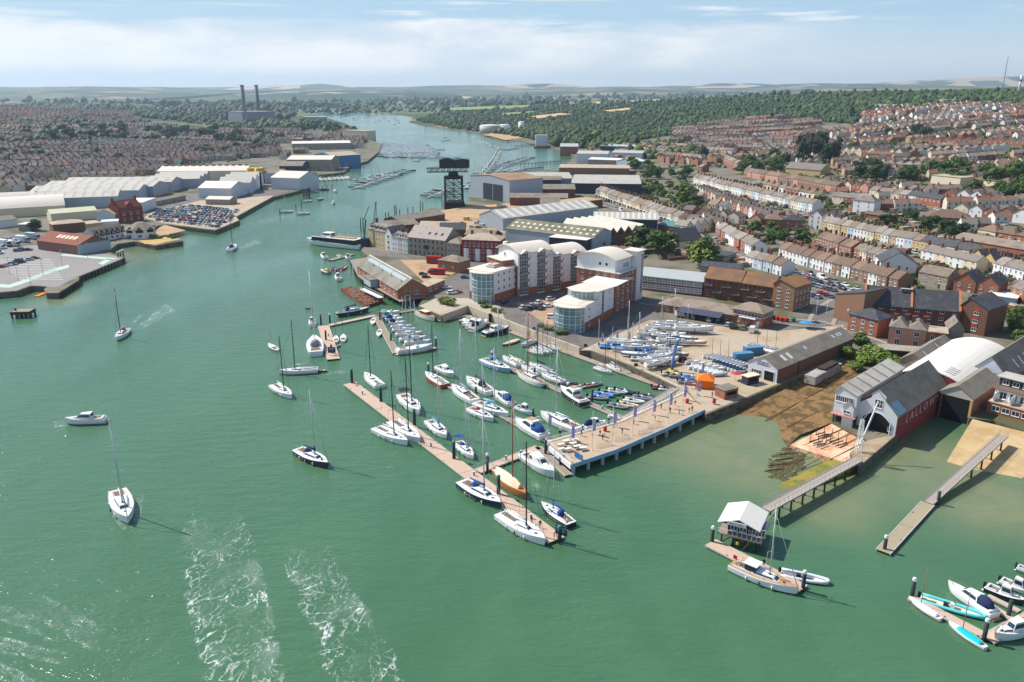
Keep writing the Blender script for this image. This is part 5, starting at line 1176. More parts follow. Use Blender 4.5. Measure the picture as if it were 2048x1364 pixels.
# east bank
def east():
 sheet('ferry_apron',[(-120,560),(-60,500),(70,490),(160,508),(212,508),(248,515),(238,520),(156,553),(114,575),(60,571),(34,581),(0,584),(-120,598)],mat('ferry_tarmac',(146,140,136),.9,.1,.1),2.5,.06)
 sheet('lorry_yard',[(-120,502),(-50,497),(72,488),(62,470),(-20,464),(-120,470)],M_ASPH,2.5,.05)
 M_CYC=mat('pale_green_lane',(184,208,190),.8,.08,.5)
 for px in([(0,575),(20,576),(60,563),(110,543),(140,535),(136,530),(105,538),(55,557),(18,570),(0,568)],[(118,511),(160,515),(222,520),(236,517),(160,511),(130,508)],[(196,527),(214,518),(226,519),(206,530)]):sheet('painted_lane',px,M_CYC,2.5,.10)
 for i in range(13):
  x=-10+i*4;y0=520+i*3.2;sheet('lane_line',[(x,y0),(x+112-i*2,y0-1.4+i*.2),(x+112-i*2,y0-.9+i*.2),(x,y0+.5)],M_LINE,2.5,.10)
 sheet('car_park',[(288,436),(300,425),(360,410),(400,400),(470,396),(545,390),(544,394),(471,433),(478,440),(431,459),(330,447)],M_CONC,2.5,.06)
 sheet('factory_yard',[(240,424),(300,404),(380,388),(470,378),(610,366),(620,374),(545,391),(470,397),(400,401),(300,426)],M_ASPH,None,.12)
 sheet('beach',[(298,455),(330,450),(372,461),(335,470),(300,474),(290,466)],M_SAND,2.4,.1)
 sheet('lawn',[(270,478),(300,470),(362,478),(310,489),(290,488)],mat('dry_lawn',(206,172,110),.95,.15,.2,k=.75),2.5,.05)
 for lab,A,B,h,roof,ri,wall,rm,dp,ax,k in(('grey walled factory bay with striped pale roof, front bay facing the tall brick house',(60,421),(238,414),8,'gable',3,M_LBLUE,M_LROOFY,30,'x',{}),('pale striped factory bay, second from the tall brick house',(62,405),(280,401),8,'gable',3,M_LBLUE,M_LROOFY,30,'x',{}),('pale striped factory bay, third from the tall brick house',(90,394),(308,394),8.5,'gable',3,M_GCLAD,M_LROOFY,28,'x',{}),('pale striped factory bay, rearmost, under the town',(130,386),(345,384),8.5,'gable',3,M_GCLAD,M_LROOFY,28,'x',{}),('long low grey roofed factory bay left of the white gables',(300,378),(400,376),8,'multi',2.4,M_GCLAD,M_LROOFY,56,'x',dict(bays=3)),('long cream roofed factory with a row of dark ridge vents',(316,362),(494,360),9,'gable',3.4,M_CREAM,M_CROOF,40,'x',{}),('white gabled factory front facing the quay car park',(398,396),(463,397),8,'gable',4,M_CLAD,M_WROOF,30,'x',{}),('white triple gabled factory beside the yellow tanks',(440,388),(503,387),9,'multi',4,M_CLAD,M_LROOFY,66,'x',dict(bays=3)),('white gabled shed on the quay below the yellow tanks',(543,378),(600,380),10,'gable',4.4,M_CLAD,M_CROOF,34,'x',{}),('low grey roofed shed behind the white quay shed',(530,366),(566,366),9,'gable',3,M_GCLAD,M_GROOFY,20,'x',{}),('grey barrel shed beside the muddy foreshore',(560,350),(606,350),9,'barrel',3.4,M_NAVY,M_GROOFY,30,'x',{}),('long blue fronted boat hall with tan roof upriver',(575,342),(664,342),12,'gable',3,M_STONE,M_CROOF,40,'x',{}),('second blue boat hall with tan roof, farther upriver',(668,334),(722,330),12,'gable',3,mat('blue_cladding',(86,132,178),.6,.08,.3),M_TROOF,40,'x',{}),('long pale roofed warehouse in the far left town',(585,300),(702,298),9,'gable',2,M_STONE,M_WROOF,50,'x',{}),('cream barrel roofed hangar at the left edge of the photo',(-60,440),(132,428),6,'barrel',6,M_CREAM,M_CROOF,32,'x',{}),('second cream hangar behind the first at the left edge',(-60,420),(70,414),6,'barrel',4,M_CREAM,M_LROOF,26,'x',{}),('low cream building with pale green eaves in front of the hangar',(104,445),(196,437),5.5,'gable',2,M_CREAM,mat('pale_green_roof',(206,206,170),.6,.06,.3),15,'x',{}),('pale blue gabled workshop beside the tall brick house',(194,446),(232,447),6,'gable',3,M_BLUEW,M_TROOF,15,'y',{}),('low red brick block with flat roof behind the terminal',(108,468),(172,462),5.5,'hip',1.6,M_DBRICK,M_TROOF,12,'x',{}),('white boxy office beside the tall brick house',(287,425),(313,415),7,'flat',0,M_CLAD,M_WROOF,14,'x',{}),('long grey shed behind the car park wall',(315,412),(372,400),3.5,'gable',1.2,M_STONE,M_GROOFY,8,'x',{}),('small pale shed on the edge of the car park',(412,409),(460,410),4,'gable',1.6,M_STONE,M_CROOF,12,'x',{}),('small white shed left of the terminal',(38,462),(62,462),4,'flat',0,M_STONE,M_WROOF,8,'x',{}),('long low grey store at the left edge under the hangar',(-40,462),(36,452),4.5,'gable',2,M_WHITE,M_GROOFY,12,'x',{}),('tan flat roofed store beside the low red brick block',(172,462),(206,458),4,'flat',0,M_YBRICK,M_TROOF,12,'x',{}),('low white store in front of the tall brick house',(205,457),(238,455),4,'flat',0,M_WHITE,M_WROOF,9,'x',{}),('white hotel block above the far marina',(606,246),(650,246),16,'flat',0,M_STONE,M_WROOF,30,'x',{}),('cream flats on the far left bank behind the packed marina',(686,276),(734,278),14,'flat',0,M_CREAM,M_TROOF,24,'x',{})):
  t,w,d,wo,ro=bld('works_shed' if 'flats' not in lab and 'hotel' not in lab else 'tower_block',lab,'shed' if 'flats' not in lab and 'hotel' not in lab else 'building',A,B,h,roof,ri,wall,rm,depth=dp,axis=ax,over=.3,skirt=4,**k)
  if 'striped' in lab:
   for i in range(9):mb=MB();u=-w/2+w*(i+.3)/9;mb.poly(slope_quad(u,u+w*.03,.1,.9,0,d,h,ri,-1,'x'));mb.build('skylight',mat('grubby_rooflight',(172,166,158),.6,.1,.5),ro)
  if 'ridge vents' in lab:
   for i in range(13):mb=MB();mb.box(-1.6,1.6,-1.4,1.4,0,1.8);mb.build('ridge_vent',M_BROOF,ro,(-w/2+w*(i+.5)/13,d*.5,h+ri-.3))
  if 'flats' in lab or 'hotel' in lab:wins(t,'F',w,d,10,4,2,1.6,1.2,3.2,1)
 t,w,d,wo,ro=bld('ferry_terminal','brown brick ferry shed with red-brown roof and pale gable end on the quay','terminal',(77,499),(158,510),5,'gable',3.6,mat('weathered_brick',(148,104,92),.9,.2,.3),M_RTILE,depth=19,over=.4,skirt=2)
 mb=MB();mb.box(w/2+.02,w/2+.3,-.2,d+.2,-.5,5.2,0);mb.build('pale_end_wall',M_LBLUE,t)
 for k in range(5):mb=MB();u=-w*.2+k*w*.1;mb.poly(slope_quad(u,u+w*.07,.45,.75,0,d,5,3.6,-1,'x'));mb.build('skylight',M_CREAM,ro)
 t,w,d,wo,ro=bld('tall_brick_house','tall dark red brick house with gabled dormer beside the factory','house',(240,447),(288,440),9.5,'gable',4.4,mat('dark_red_brick',(138,66,54),.9,.14,.5),mat('dark_red_tile',(128,66,54),.85,.14,.5,stripes=(1.4,'Z',.2)),depth=12,over=.2,roverx=-.4)
 wins(t,'F',w,d,3,2,1.6,1.9,1.2,3.6,1.2)
 mb=MB();mb.exx([(-2.2,0),(-2.2,2.6),(0,4.6),(2.2,2.6),(2.2,0)],-.1,4);mb.build('dormer',MAT['dark_red_brick'],ro,(0,.05,8.8))
 for s_ in(-1,1):put('chimney',chimney_mesh(2.2,1.4,1,2,MAT['dark_red_brick']),ro,(s_*(w/2-.6),d*.5,13.6))
 a,b=G(190,486,2.5),G(252,474,2.5);u=(b-a).xy;n=6;rz=math.atan2(u.y,u.x)
 for i in range(n):
  p=a.xy+u*(i+.5)/n;t=thing('terraced_house',f'white house with black boarded gable, {ordw(i + 1)} from the terminal in the waterside terrace','house',(p.x,p.y,2.5),rz,'waterside terrace of black gabled houses');w=u.length/n
  wo,ro=block(t,w,9,4.8,'gable',3.2,M_WHITE,M_BROOF,'x',over=.4,roverx=0)
  mb=MB();mb.exx([(-w*.36,-1.6),(-w*.36,.2),(0,2.2),(w*.36,.2),(w*.36,-1.6)],-.5,3);mb.build('black_gable',M_BLACK,t,(0,0,4.8));put('window',win_mesh(1.3,1.2),t,(0,-.52,4.0));put('window',win_mesh(1.6,1.4),t,(-w*.15,0,.9))
 p=G(281,478,2.5);t=thing('corner_house','white polygonal house with brown roof and black gables at the end of the waterside terrace','house',p,.3)
 mb=MB();oc=[(8.5*math.cos(R(22.5+45*i)),7*math.sin(R(22.5+45*i))+6)for i in range(8)];mb.prism(oc,-1,5.4);mb.build('wall',M_WHITE,t)
 mb=MB();oc2=[(9.4*math.cos(R(22.5+45*i)),7.9*math.sin(R(22.5+45*i))+6)for i in range(8)]
 mb.loft([[(x,y,5.4)for x,y in oc2],[(x*.25,(y-6)*.25+6,9)for x,y in oc2]],smooth=False);mb.build('roof',M_BROOF,t)
 for i in range(4):q=oc[4+i];q2=oc[(5+i)%8];m_=((q[0]+q2[0])/2,(q[1]+q2[1])/2);ang=math.atan2(q2[1]-q[1],q2[0]-q[0]);put('window',win_mesh(2.2,1.5),t,(m_[0],m_[1],.9),ang);mb=MB();mb.exx([(-2,0),(-2,1.6),(0,3.2),(2,1.6),(2,0)],-.3,2.2);mb.build('black_gable',M_BLACK,t,(m_[0],m_[1],3.6),ang)
 for i in range(4):
  p=GT(500+i*8.6,366-(i%2));t=thing('yellow_tank',f'tall yellow storage tank, {ordw(i + 1)} from the left in the row beside the white gables','tank',p,0,'yellow storage tanks')
  mb=MB();mb.tube((0,0,0),(0,0,13.5),2.6,None,14);mb.build('shell',M_YEL,t);mb=MB();mb.dome((0,0,13.5),2.6,2.6,.8,14,3);mb.build('cap',mat('pale_yellow',(236,206,120),.5,.08,1),t)
  mb=MB();mb.bar((0,-2.7,0),(0,-2.7,13.5),.2);mb.build('ladder',M_ORANGE,t)
 p=GT(523,380);t=thing('flue_stack','dark flue stack in front of the yellow tanks','chimney',p);mb=MB();mb.tube((0,0,0),(0,0,15),.9,.8,10);mb.build('shaft',M_BLACK,t);mb=MB();mb.tube((0,0,15),(0,0,15.6),1.1,None,10);mb.build('collar',M_STEEL,t)
 t,w,d,wo,ro=bld('power_station','grey lavender power station at the foot of the two chimneys','power station',(486,248),(552,246),31,'flat',0,mat('lavender_concrete',(150,146,158),.9,.1,.05),M_STONE,depth=70,skirt=6)
 for i,(x,y,yt)in enumerate(((491,247,170),(518.5,241,170))):
  p=GT(x,y);dd=ray(x,yt);k=p.y/dd.y;hh=CAM_H+dd.z*k-p.z
  t=thing('tall_chimney',('nearer of the two tall concrete chimneys','farther of the two tall concrete chimneys')[i]+' of the power station','chimney',p,0,'power station chimneys')
  mb=MB();mb.tube((0,0,-4),(0,0,hh-3),6.2,4.8,16);mb.build('shaft',mat('chimney_concrete',(128,124,130),.9,.1,.05),t);mb=MB();mb.tube((0,0,hh-3),(0,0,hh),5.2,5.2,16);mb.build('crown_band',M_PILE,t)
 p=GT(2037,186);t=thing('works_chimney','slim white chimney on the hill at the right edge','chimney',p);mb=MB();mb.tube((0,0,-2),(0,0,34),2.4,1.8,12);mb.build('shaft',M_WHITE,t);mb=MB();mb.tube((0,0,22),(0,0,26),2.3,None,12);mb.build('band',M_RED,t)
 p=GT(2004,184);t=thing('radio_mast','thin lattice radio mast on the hill near the white chimney','mast',p);mb=MB()
 for a in range(3):mb.bar((1.2*math.cos(a*2.1),1.2*math.sin(a*2.1),0),(.2*math.cos(a*2.1),.2*math.sin(a*2.1),70),.35)
 for k in range(12):s0,s1=1.2-k*.085,1.2-(k+1)*.085;mb.bar((s0,0,k*5.8),(-s1*.5,s1*.87,(k+1)*5.8),.25);mb.bar((-s0*.5,-s0*.87,k*5.8),(s1,0,(k+1)*5.8),.25)
 mb.build('lattice',M_STEEL,t)
 g='dark fender piles along the ferry pier'
 q=[(248,515.5),(158,554),(157,561),(116,587)]
 k=0
 for(a,b)in zip(q,q[1:]):
  p0,p1=G(a[0],a[1],2.5),G(b[0],b[1],2.5);m=max(2,int((p1-p0).length/3.2))
  for i in range(m):
   p=p0.lerp(p1,(i+.5)/m);mb=MB();mb.tube((0,0,-3),(0,0,.1),.35,None,6);tag(mb.build('fender_pile',M_PILE,None,p+Vector((.35,-.3,0))),'dark timber fender pile on the face of the ferry pier','pile',g)
 a,b=G(25,622,2.5),G(66,620,2.5);m=(a+b)/2;t=thing('mooring_dolphin','dark timber dolphin platform standing alone in the water','dolphin',(m.x,m.y,0),.1);L=(b-a).length
 mb=MB();mb.box(-L/2,L/2,-2.6,2.6,1.5,2.5,0);mb.box(-L/2+.3,L/2-.3,-2.3,2.3,2.5,2.62,1);mb.build('deck',[M_PILE,M_TIMBER],t)
 for i in range(5):
  for y in(-2.2,2.2):mb=MB();mb.tube((-L/2+.4+i*(L-.8)/4,y,-3),(-L/2+.4+i*(L-.8)/4,y,1.6),.4,None,7);mb.build('pile',M_PILE,t)
 mb=MB();mb.tube((-L/2+1,0,2.6),(-L/2+1,0,3.5),.35,.45,8);mb.build('bollard',M_BLACK,t)
 a,b=G(72,592,.4),G(92,584,.4);dd=(b-a).xy;mb=MB();mb.box(0,dd.length,-1.1,1.1,-.3,.35);tag(mb.build('landing_raft',M_ORANGE,None,(a.x,a.y,0),math.atan2(dd.y,dd.x)),'small orange landing raft tucked under the ferry pier','raft')
 for i,(x,y)in enumerate(((238,524),(243,522),(248,520))):mb=MB();mb.tube((0,0,-3),(0,0,5),.35,None,7,0);mb.tube((0,0,5),(0,0,5.5),.5,None,7,1);tag(mb.build('berth_pile',[M_PILE,M_FRAME],None,G(x,y,0)),f'white capped berthing pile off the corner of the ferry pier, {ordw(i + 1)} from the shore','pile','berthing piles')
 for i,(x,y)in enumerate(((62,568),(37,562),(125,533),(176,517),(20,548),(87,552))):
  mb=MB();mb.tube((0,0,0),(0,0,8),.1,.07,6,0);mb.box(-.1,1.0,-.15,.15,7.9,8.1,0);tag(mb.build('lamp_post',M_STEEL,None,G(x,y,2.55)),'slim grey lamp post standing on the ferry apron','lamp post','lamp posts on the ferry apron')
east()
far_towns()
# trees
M_LEAF=attr_mat('leaves',(96,118,58),'tint',.75,.3,.9)
M_BARK=mat('bark',(120,100,80),.95,.2,2)
TREE_V={}
def tree_variant(kind,i):
 rr=random.Random(kind+str(i));mb=MB();cols=[]
 base={'oak':(74,96,38),'dark':(52,74,34),'light':(98,114,44),'pine':(42,60,36),'shrub':(92,112,40)}[kind]
 nb={'oak':22,'dark':22,'light':22,'pine':15,'shrub':8}[kind];blobs=[]
 for b in range(nb):
  a=rr.uniform(0,6.28);q=rr.random()**.6
  if kind=='pine':z=.35+.6*b/nb;rad=.36*(1.15-z*.8);c=(rad*q*math.cos(a),rad*q*math.sin(a),z);r_=rr.uniform(.09,.17)
  elif kind=='shrub':c=(.42*q*math.cos(a),.42*q*math.sin(a),rr.uniform(.25,.6));r_=rr.uniform(.2,.34)
  else:z=rr.uniform(.24,.88);rad=.42*math.sqrt(max(.1,1-((z-.52)/.42)**2));c=(rad*q*math.cos(a),rad*q*math.sin(a),z);r_=rr.uniform(.12,.21)
  blobs.append((c,r_,rr.uniform(.72,1.35)))
 for c,r_,tn in blobs:
  for k in range(54):
   v=Vector((rr.gauss(0,1),rr.gauss(0,1),rr.gauss(0,1))).normalized();rad=r_*rr.uniform(.72,1.08)
   p=Vector(c)+Vector((v.x*rad,v.y*rad,v.z*rad*.8));nrm=(v+Vector((rr.uniform(-.6,.6),rr.uniform(-.6,.6),rr.uniform(-.2,.8)))).normalized()
   t1=nrm.orthogonal().normalized();t2=nrm.cross(t1);s_=rr.uniform(.03,.055)*(1.5 if kind=='shrub' else 1);an=rr.uniform(0,3.1);u1=t1*math.cos(an)+t2*math.sin(an);u2=nrm.cross(u1)
   mb.add([p-u1*s_-u2*s_*.7,p+u1*s_-u2*s_*.55,p+u1*s_*.8+u2*s_*.7,p-u1*s_*.7+u2*s_*.6],[(0,1,2,3)])
   f=tn*rr.uniform(.75,1.2);cols.append([lin(x)*f for x in base])
 me=mb.mesh('crown',M_LEAF);a=me.color_attributes.new('tint','FLOAT_COLOR','CORNER');c=np.array([[*x,1]for x in cols],np.float32);a.data.foreach_set('color',np.repeat(c,4,0).ravel())
 tb=MB();th=.3 if kind!='pine' else .9
 tb.tube((0,0,-.08),(.01,0,th),.028,.012,6)
 if kind!='shrub':
  for k in range(5):a_=k*1.26;tb.tube((0,0,th*.7),(.2*math.cos(a_),.2*math.sin(a_),th+.16+.03*k),.013,.005,5)
 else:
  for k in range(3):a_=k*2.1;tb.tube((0,0,0),(.2*math.cos(a_),.2*math.sin(a_),.4),.014,.006,4)
 return me,tb.mesh('trunk' if kind!='shrub' else 'stem',M_BARK)
NTREE=[0]
def tree(label,p,h,kind='oak',group=None,spread=1.0):
 i=NTREE[0]%4;NTREE[0]+=1
 if(kind,i)not in TREE_V:TREE_V[(kind,i)]=tree_variant(kind,i)
 cm,tm=TREE_V[(kind,i)];rr=random.Random(NTREE[0])
 t=thing({'shrub':'shrub','pine':'pine_tree'}.get(kind,'tree'),label,'shrub' if kind=='shrub' else 'tree',p,rr.uniform(0,6),group)
 s_=h*rr.uniform(.95,1.05);t.scale=(s_*spread,s_*spread,s_)
 put('crown',cm,t);put('trunk' if kind!='shrub' else 'stem',tm,t)
 return t
def clump(poly,n,h,kind,where,seed=1,spread=1.15):
 rr=random.Random(seed);xs=[p[0]for p in poly];ys=[p[1]for p in poly];pts=[];k=0
 while len(pts)<n and k<4000:
  k+=1;p=(rr.uniform(min(xs),max(xs)),rr.uniform(min(ys),max(ys)))
  if inside(p,[Vector(q)for q in poly])and all(abs(p[0]-q[0])+2.5*abs(p[1]-q[1])>7 for q in pts):pts.append(p)
 pts.sort()
 nm={'oak':'broad green tree','dark':'dark green tree','light':'light olive green tree','pine':'dark pine tree','shrub':'rounded garden shrub'}[kind]
 for i,p in enumerate(pts):tree(f'{nm}, {ordw(i + 1)} from the left {where}',GT(*p),h*rr.uniform(.75,1.2),kind,f'trees {where}',spread)
def trees():
 for lab,x,y,h,k,sp in(('big light olive tree with wide crown behind the pale roofed college',1404,531,14.5,'light',1.35),('round dark tree in front of the saw-tooth factory',1316,513,13,'oak',1.2),('tall dark tree behind the round one by the saw-tooth factory',1288,503,14,'dark',1.2),('green tree nearest the saw-tooth brick wall',1266,500,9,'oak',1.2),('leafy tree at the right of the pair by the factory',1336,506,11,'oak',1.2),('brownish tall tree standing among gardens above the stone terrace',1366,402,16,'light',1.0),('round dark tree between the gardens and the gabled backs',1394,415,10,'dark',1.3),('tall narrow cypress on the edge of the wood',1703,240,22,'pine',.6),('large round tree by the upper boatyard quay',1177,296,22,'oak',1.3),('lone tree beside the small white shed at the ferry terminal',72,462,8,'dark',1.1),('bush at the corner of the boat shed by the slip',1690,712,5,'shrub',1.2),('leafy bush below the pink houses',1764,724,6,'shrub',1.4),('second leafy bush in the slip gardens',1748,712,4.5,'shrub',1.3),('green tree behind the boat shed end',1722,700,6,'oak',1.2)):
  tree(lab,GT(x,y),h,k,None,sp)
 clump([(1560,335),(1670,330),(1680,296),(1590,300)],16,21,'pine','in the pine clump above the low terrace',2,1.0)
 clump([(1690,352),(1830,382),(1840,362),(1720,336)],12,12,'dark','in the belt below the stone villas',3)
 clump([(1900,392),(2055,410),(2055,352),(1960,350)],18,14,'oak','in the wood edge at the right of town',4)
 clump([(1840,366),(1930,372),(1930,350),(1850,352)],9,13,'oak','beside the grey block of flats',5)
 clump([(1262,372),(1300,360),(1420,408),(1400,430),(1330,404)],14,7,'oak','in gardens above the stone terrace',6)
 clump([(1490,392),(1640,430),(1700,428),(1640,396),(1520,368)],14,6,'light','in gardens above the long white terrace',7)
 clump([(1500,470),(1580,500),(1610,480),(1530,456)],8,7,'oak','in gardens behind the modern terrace',8)
 clump([(1760,452),(1980,486),(2000,452),(1800,430)],12,7,'dark','around the bowling hall',9)
 clump([(1990,690),(2060,720),(2060,620),(2000,630)],12,5,'oak','in the overgrown gardens by the gabled flats',10,1.3)
 clump([(1780,576),(1840,590),(1830,560),(1790,566)],6,5,'oak','behind the dark roofed flats',12,1.2)
 clump([(1470,352),(1560,345),(1570,318),(1500,322)],9,13,'oak','above the low brown terrace',13)
 clump([(1250,340),(1300,330),(1420,350),(1400,366),(1300,362)],10,11,'oak','behind the pale factory roofs',14)
 clump([(1750,270),(1850,262),(1860,276),(1760,284)],7,13,'dark','on the hill below the white halls',15)
 clump([(1700,300),(1850,290),(1900,308),(1740,316)],8,10,'oak','around the hill chapel',16)
 clump([(40,282),(560,292),(560,270),(300,258),(40,262)],40,17,'dark','in the dark belt across the left town',17,1.25)
 clump([(480,250),(640,262),(740,270),(720,250),(600,246)],16,14,'oak','around the power station',18,1.2)
 clump([(0,330),(240,330),(260,300),(0,300)],30,10,'oak','among the left town streets',19,1.2)
 clump([(380,318),(540,305),(520,296),(390,302)],10,12,'dark','behind the cream factory',20,1.2)
 clump([(862,606),(892,598),(902,610),(876,618)],5,3.2,'shrub','in the garden terrace bed',21,1.4)
 clump([(955,612),(1000,622),(1000,630),(958,618)],5,1.8,'shrub','on the bank above the marina wall',22,1.4)
 clump([(1080,652),(1130,668),(1140,676),(1085,660)],6,1.8,'shrub','beside the glass bow block',23,1.5)
 clump([(948,603),(985,612),(980,616),(946,608)],4,1.8,'shrub','under the rounded glass corner',24,1.4)
 clump([(1380,634),(1450,646),(1452,650),(1382,638)],6,1.4,'shrub','along the solar lean-to',25,1.6)
 clump([(300,474),(352,474),(352,477),(302,478)],6,2.6,'shrub','along the lawn by the white corner house',26,1.3)
 clump([(1706,742),(1792,736),(1784,708),(1712,706)],13,3.6,'shrub','in the overgrown slip gardens',27,1.5)
trees()
# woods and garden greenery nobody could count
def ico(sub):
 bm=bmesh.new();bmesh.ops.create_icosphere(bm,subdivisions=sub,radius=1);v=np.array([x.co[:]for x in bm.verts],np.float32);f=np.array([[q.index for q in x.verts]for x in bm.faces],np.int32);bm.free();return v,f
def lumps(name,items,sub,cols,seed,rough=.24):
 """items: (x, y, z, r, h); many rough crowns as one mesh"""
 rg=np.random.default_rng(seed);V0,F0=ico(sub);n=len(items);it=np.array(items,np.float32)
 V=np.repeat(V0[None],n,0);V=V*(1+rg.uniform(-rough,rough,(n,len(V0),1)));V[:,:,2]=np.where(V[:,:,2]<-.3,-.3,V[:,:,2])
 a=rg.uniform(0,6.28,n);c,s=np.cos(a)[:,None],np.sin(a)[:,None];X=V[:,:,0]*c-V[:,:,1]*s;Y=V[:,:,0]*s+V[:,:,1]*c
 P=np.stack([X*it[:,3:4]+it[:,0:1],Y*it[:,3:4]+it[:,1:2],(V[:,:,2]+.3)*it[:,4:5]+it[:,2:3]],2).reshape(-1,3)
 F=(F0[None]+(np.arange(n)*len(V0))[:,None,None]).reshape(-1,3)
 me=bpy.data.meshes.new(name);me.vertices.add(len(P));me.vertices.foreach_set('co',P.ravel());me.loops.add(F.size);me.loops.foreach_set('vertex_index',F.ravel());me.polygons.add(len(F));me.polygons.foreach_set('loop_start',np.arange(0,F.size,3));me.update()
 at=me.color_attributes.new('tint','FLOAT_COLOR','CORNER');cs=np.array([[lin(q)for q in c_]for c_ in cols]);me.polygons.foreach_set('use_smooth',[True]*len(F));pick=cs[rg.integers(0,len(cols),n)]*rg.uniform(.55,1.4,(n,1))
 C=np.repeat(pick,len(F0),0)*rg.uniform(.75,1.2,(len(F),1));C=np.concatenate([C,np.ones((len(C),1))],1).astype(np.float32);at.data.foreach_set('color',np.repeat(C,3,0).ravel())
 me.materials.append(M_LEAF);me.validate();return tag(put(name,me),kind='stuff')
CLEAR=[[Vector(p)for p in c_]for c_ in(((1055,235),(1120,228),(1145,230),(1075,239)),((890,217),(1060,211),(1055,217),(900,222)),((1205,223),(1262,217),(1260,221),(1215,227)),((1000,228),(1080,223),(1070,226),(1005,232)),((1180,205),(1330,199),(1320,203),(1190,209)))]
def tufts(name,items,cols,seed,n=34):
 """small leafy bushes as loose leaf faces"""
 rg=np.random.default_rng(seed);it=np.repeat(np.array(items,np.float64),n,0);N_=len(it);v=rg.normal(size=(N_,3));v/=np.linalg.norm(v,axis=1)[:,None];v[:,2]=np.abs(v[:,2])*1.1-.15
 rad=rg.uniform(.7,1.1,(N_,1));c=it[:,:3]+v*rad*np.stack([it[:,3],it[:,3],it[:,4]],1)+np.array([0,0,.25])
 nr=v+rg.normal(size=(N_,3))*.45;nr/=np.linalg.norm(nr,axis=1)[:,None];t1=np.cross(nr,rg.normal(size=(N_,3)));t1/=np.linalg.norm(t1,axis=1)[:,None];t2=np.cross(nr,t1);s_=(it[:,3]*rg.uniform(.2,.42,N_))[:,None]
 P=np.stack([c-t1*s_-t2*s_*.7,c+t1*s_-t2*s_*.55,c+t1*s_*.8+t2*s_*.7,c-t1*s_*.7+t2*s_*.6],1).reshape(-1,3).astype(np.float32)
 me=bpy.data.meshes.new(name);me.vertices.add(len(P));me.vertices.foreach_set('co',P.ravel());me.loops.add(len(P));me.loops.foreach_set('vertex_index',np.arange(len(P)));me.polygons.add(N_);me.polygons.foreach_set('loop_start',np.arange(0,len(P),4));me.update()
 at=me.color_attributes.new('tint','FLOAT_COLOR','CORNER');cs=np.array([[lin(q)for q in c_]for c_ in cols]);k=np.repeat(rg.integers(0,len(cols),len(items)),n);C=cs[k]*rg.uniform(.7,1.3,(N_,1));C=np.concatenate([C,np.ones((N_,1))],1).astype(np.float32);at.data.foreach_set('color',np.repeat(C,4,0).ravel())
 me.materials.append(M_LEAF);me.validate();return tag(put(name,me),kind='stuff')
def scatter(poly,n,seed,keep=None):
 rr=random.Random(seed);vp=[Vector(p)for p in poly];xs=[p[0]for p in poly];ys=[p[1]for p in poly];out=[];k=0
 while len(out)<n and k<n*12:
  k+=1;q=(rr.uniform(min(xs),max(xs)),rr.uniform(min(ys),max(ys)))
  if inside(q,vp)and not any(inside(q,c_)for c_ in CLEAR):out.append(GT(*q))
 return out
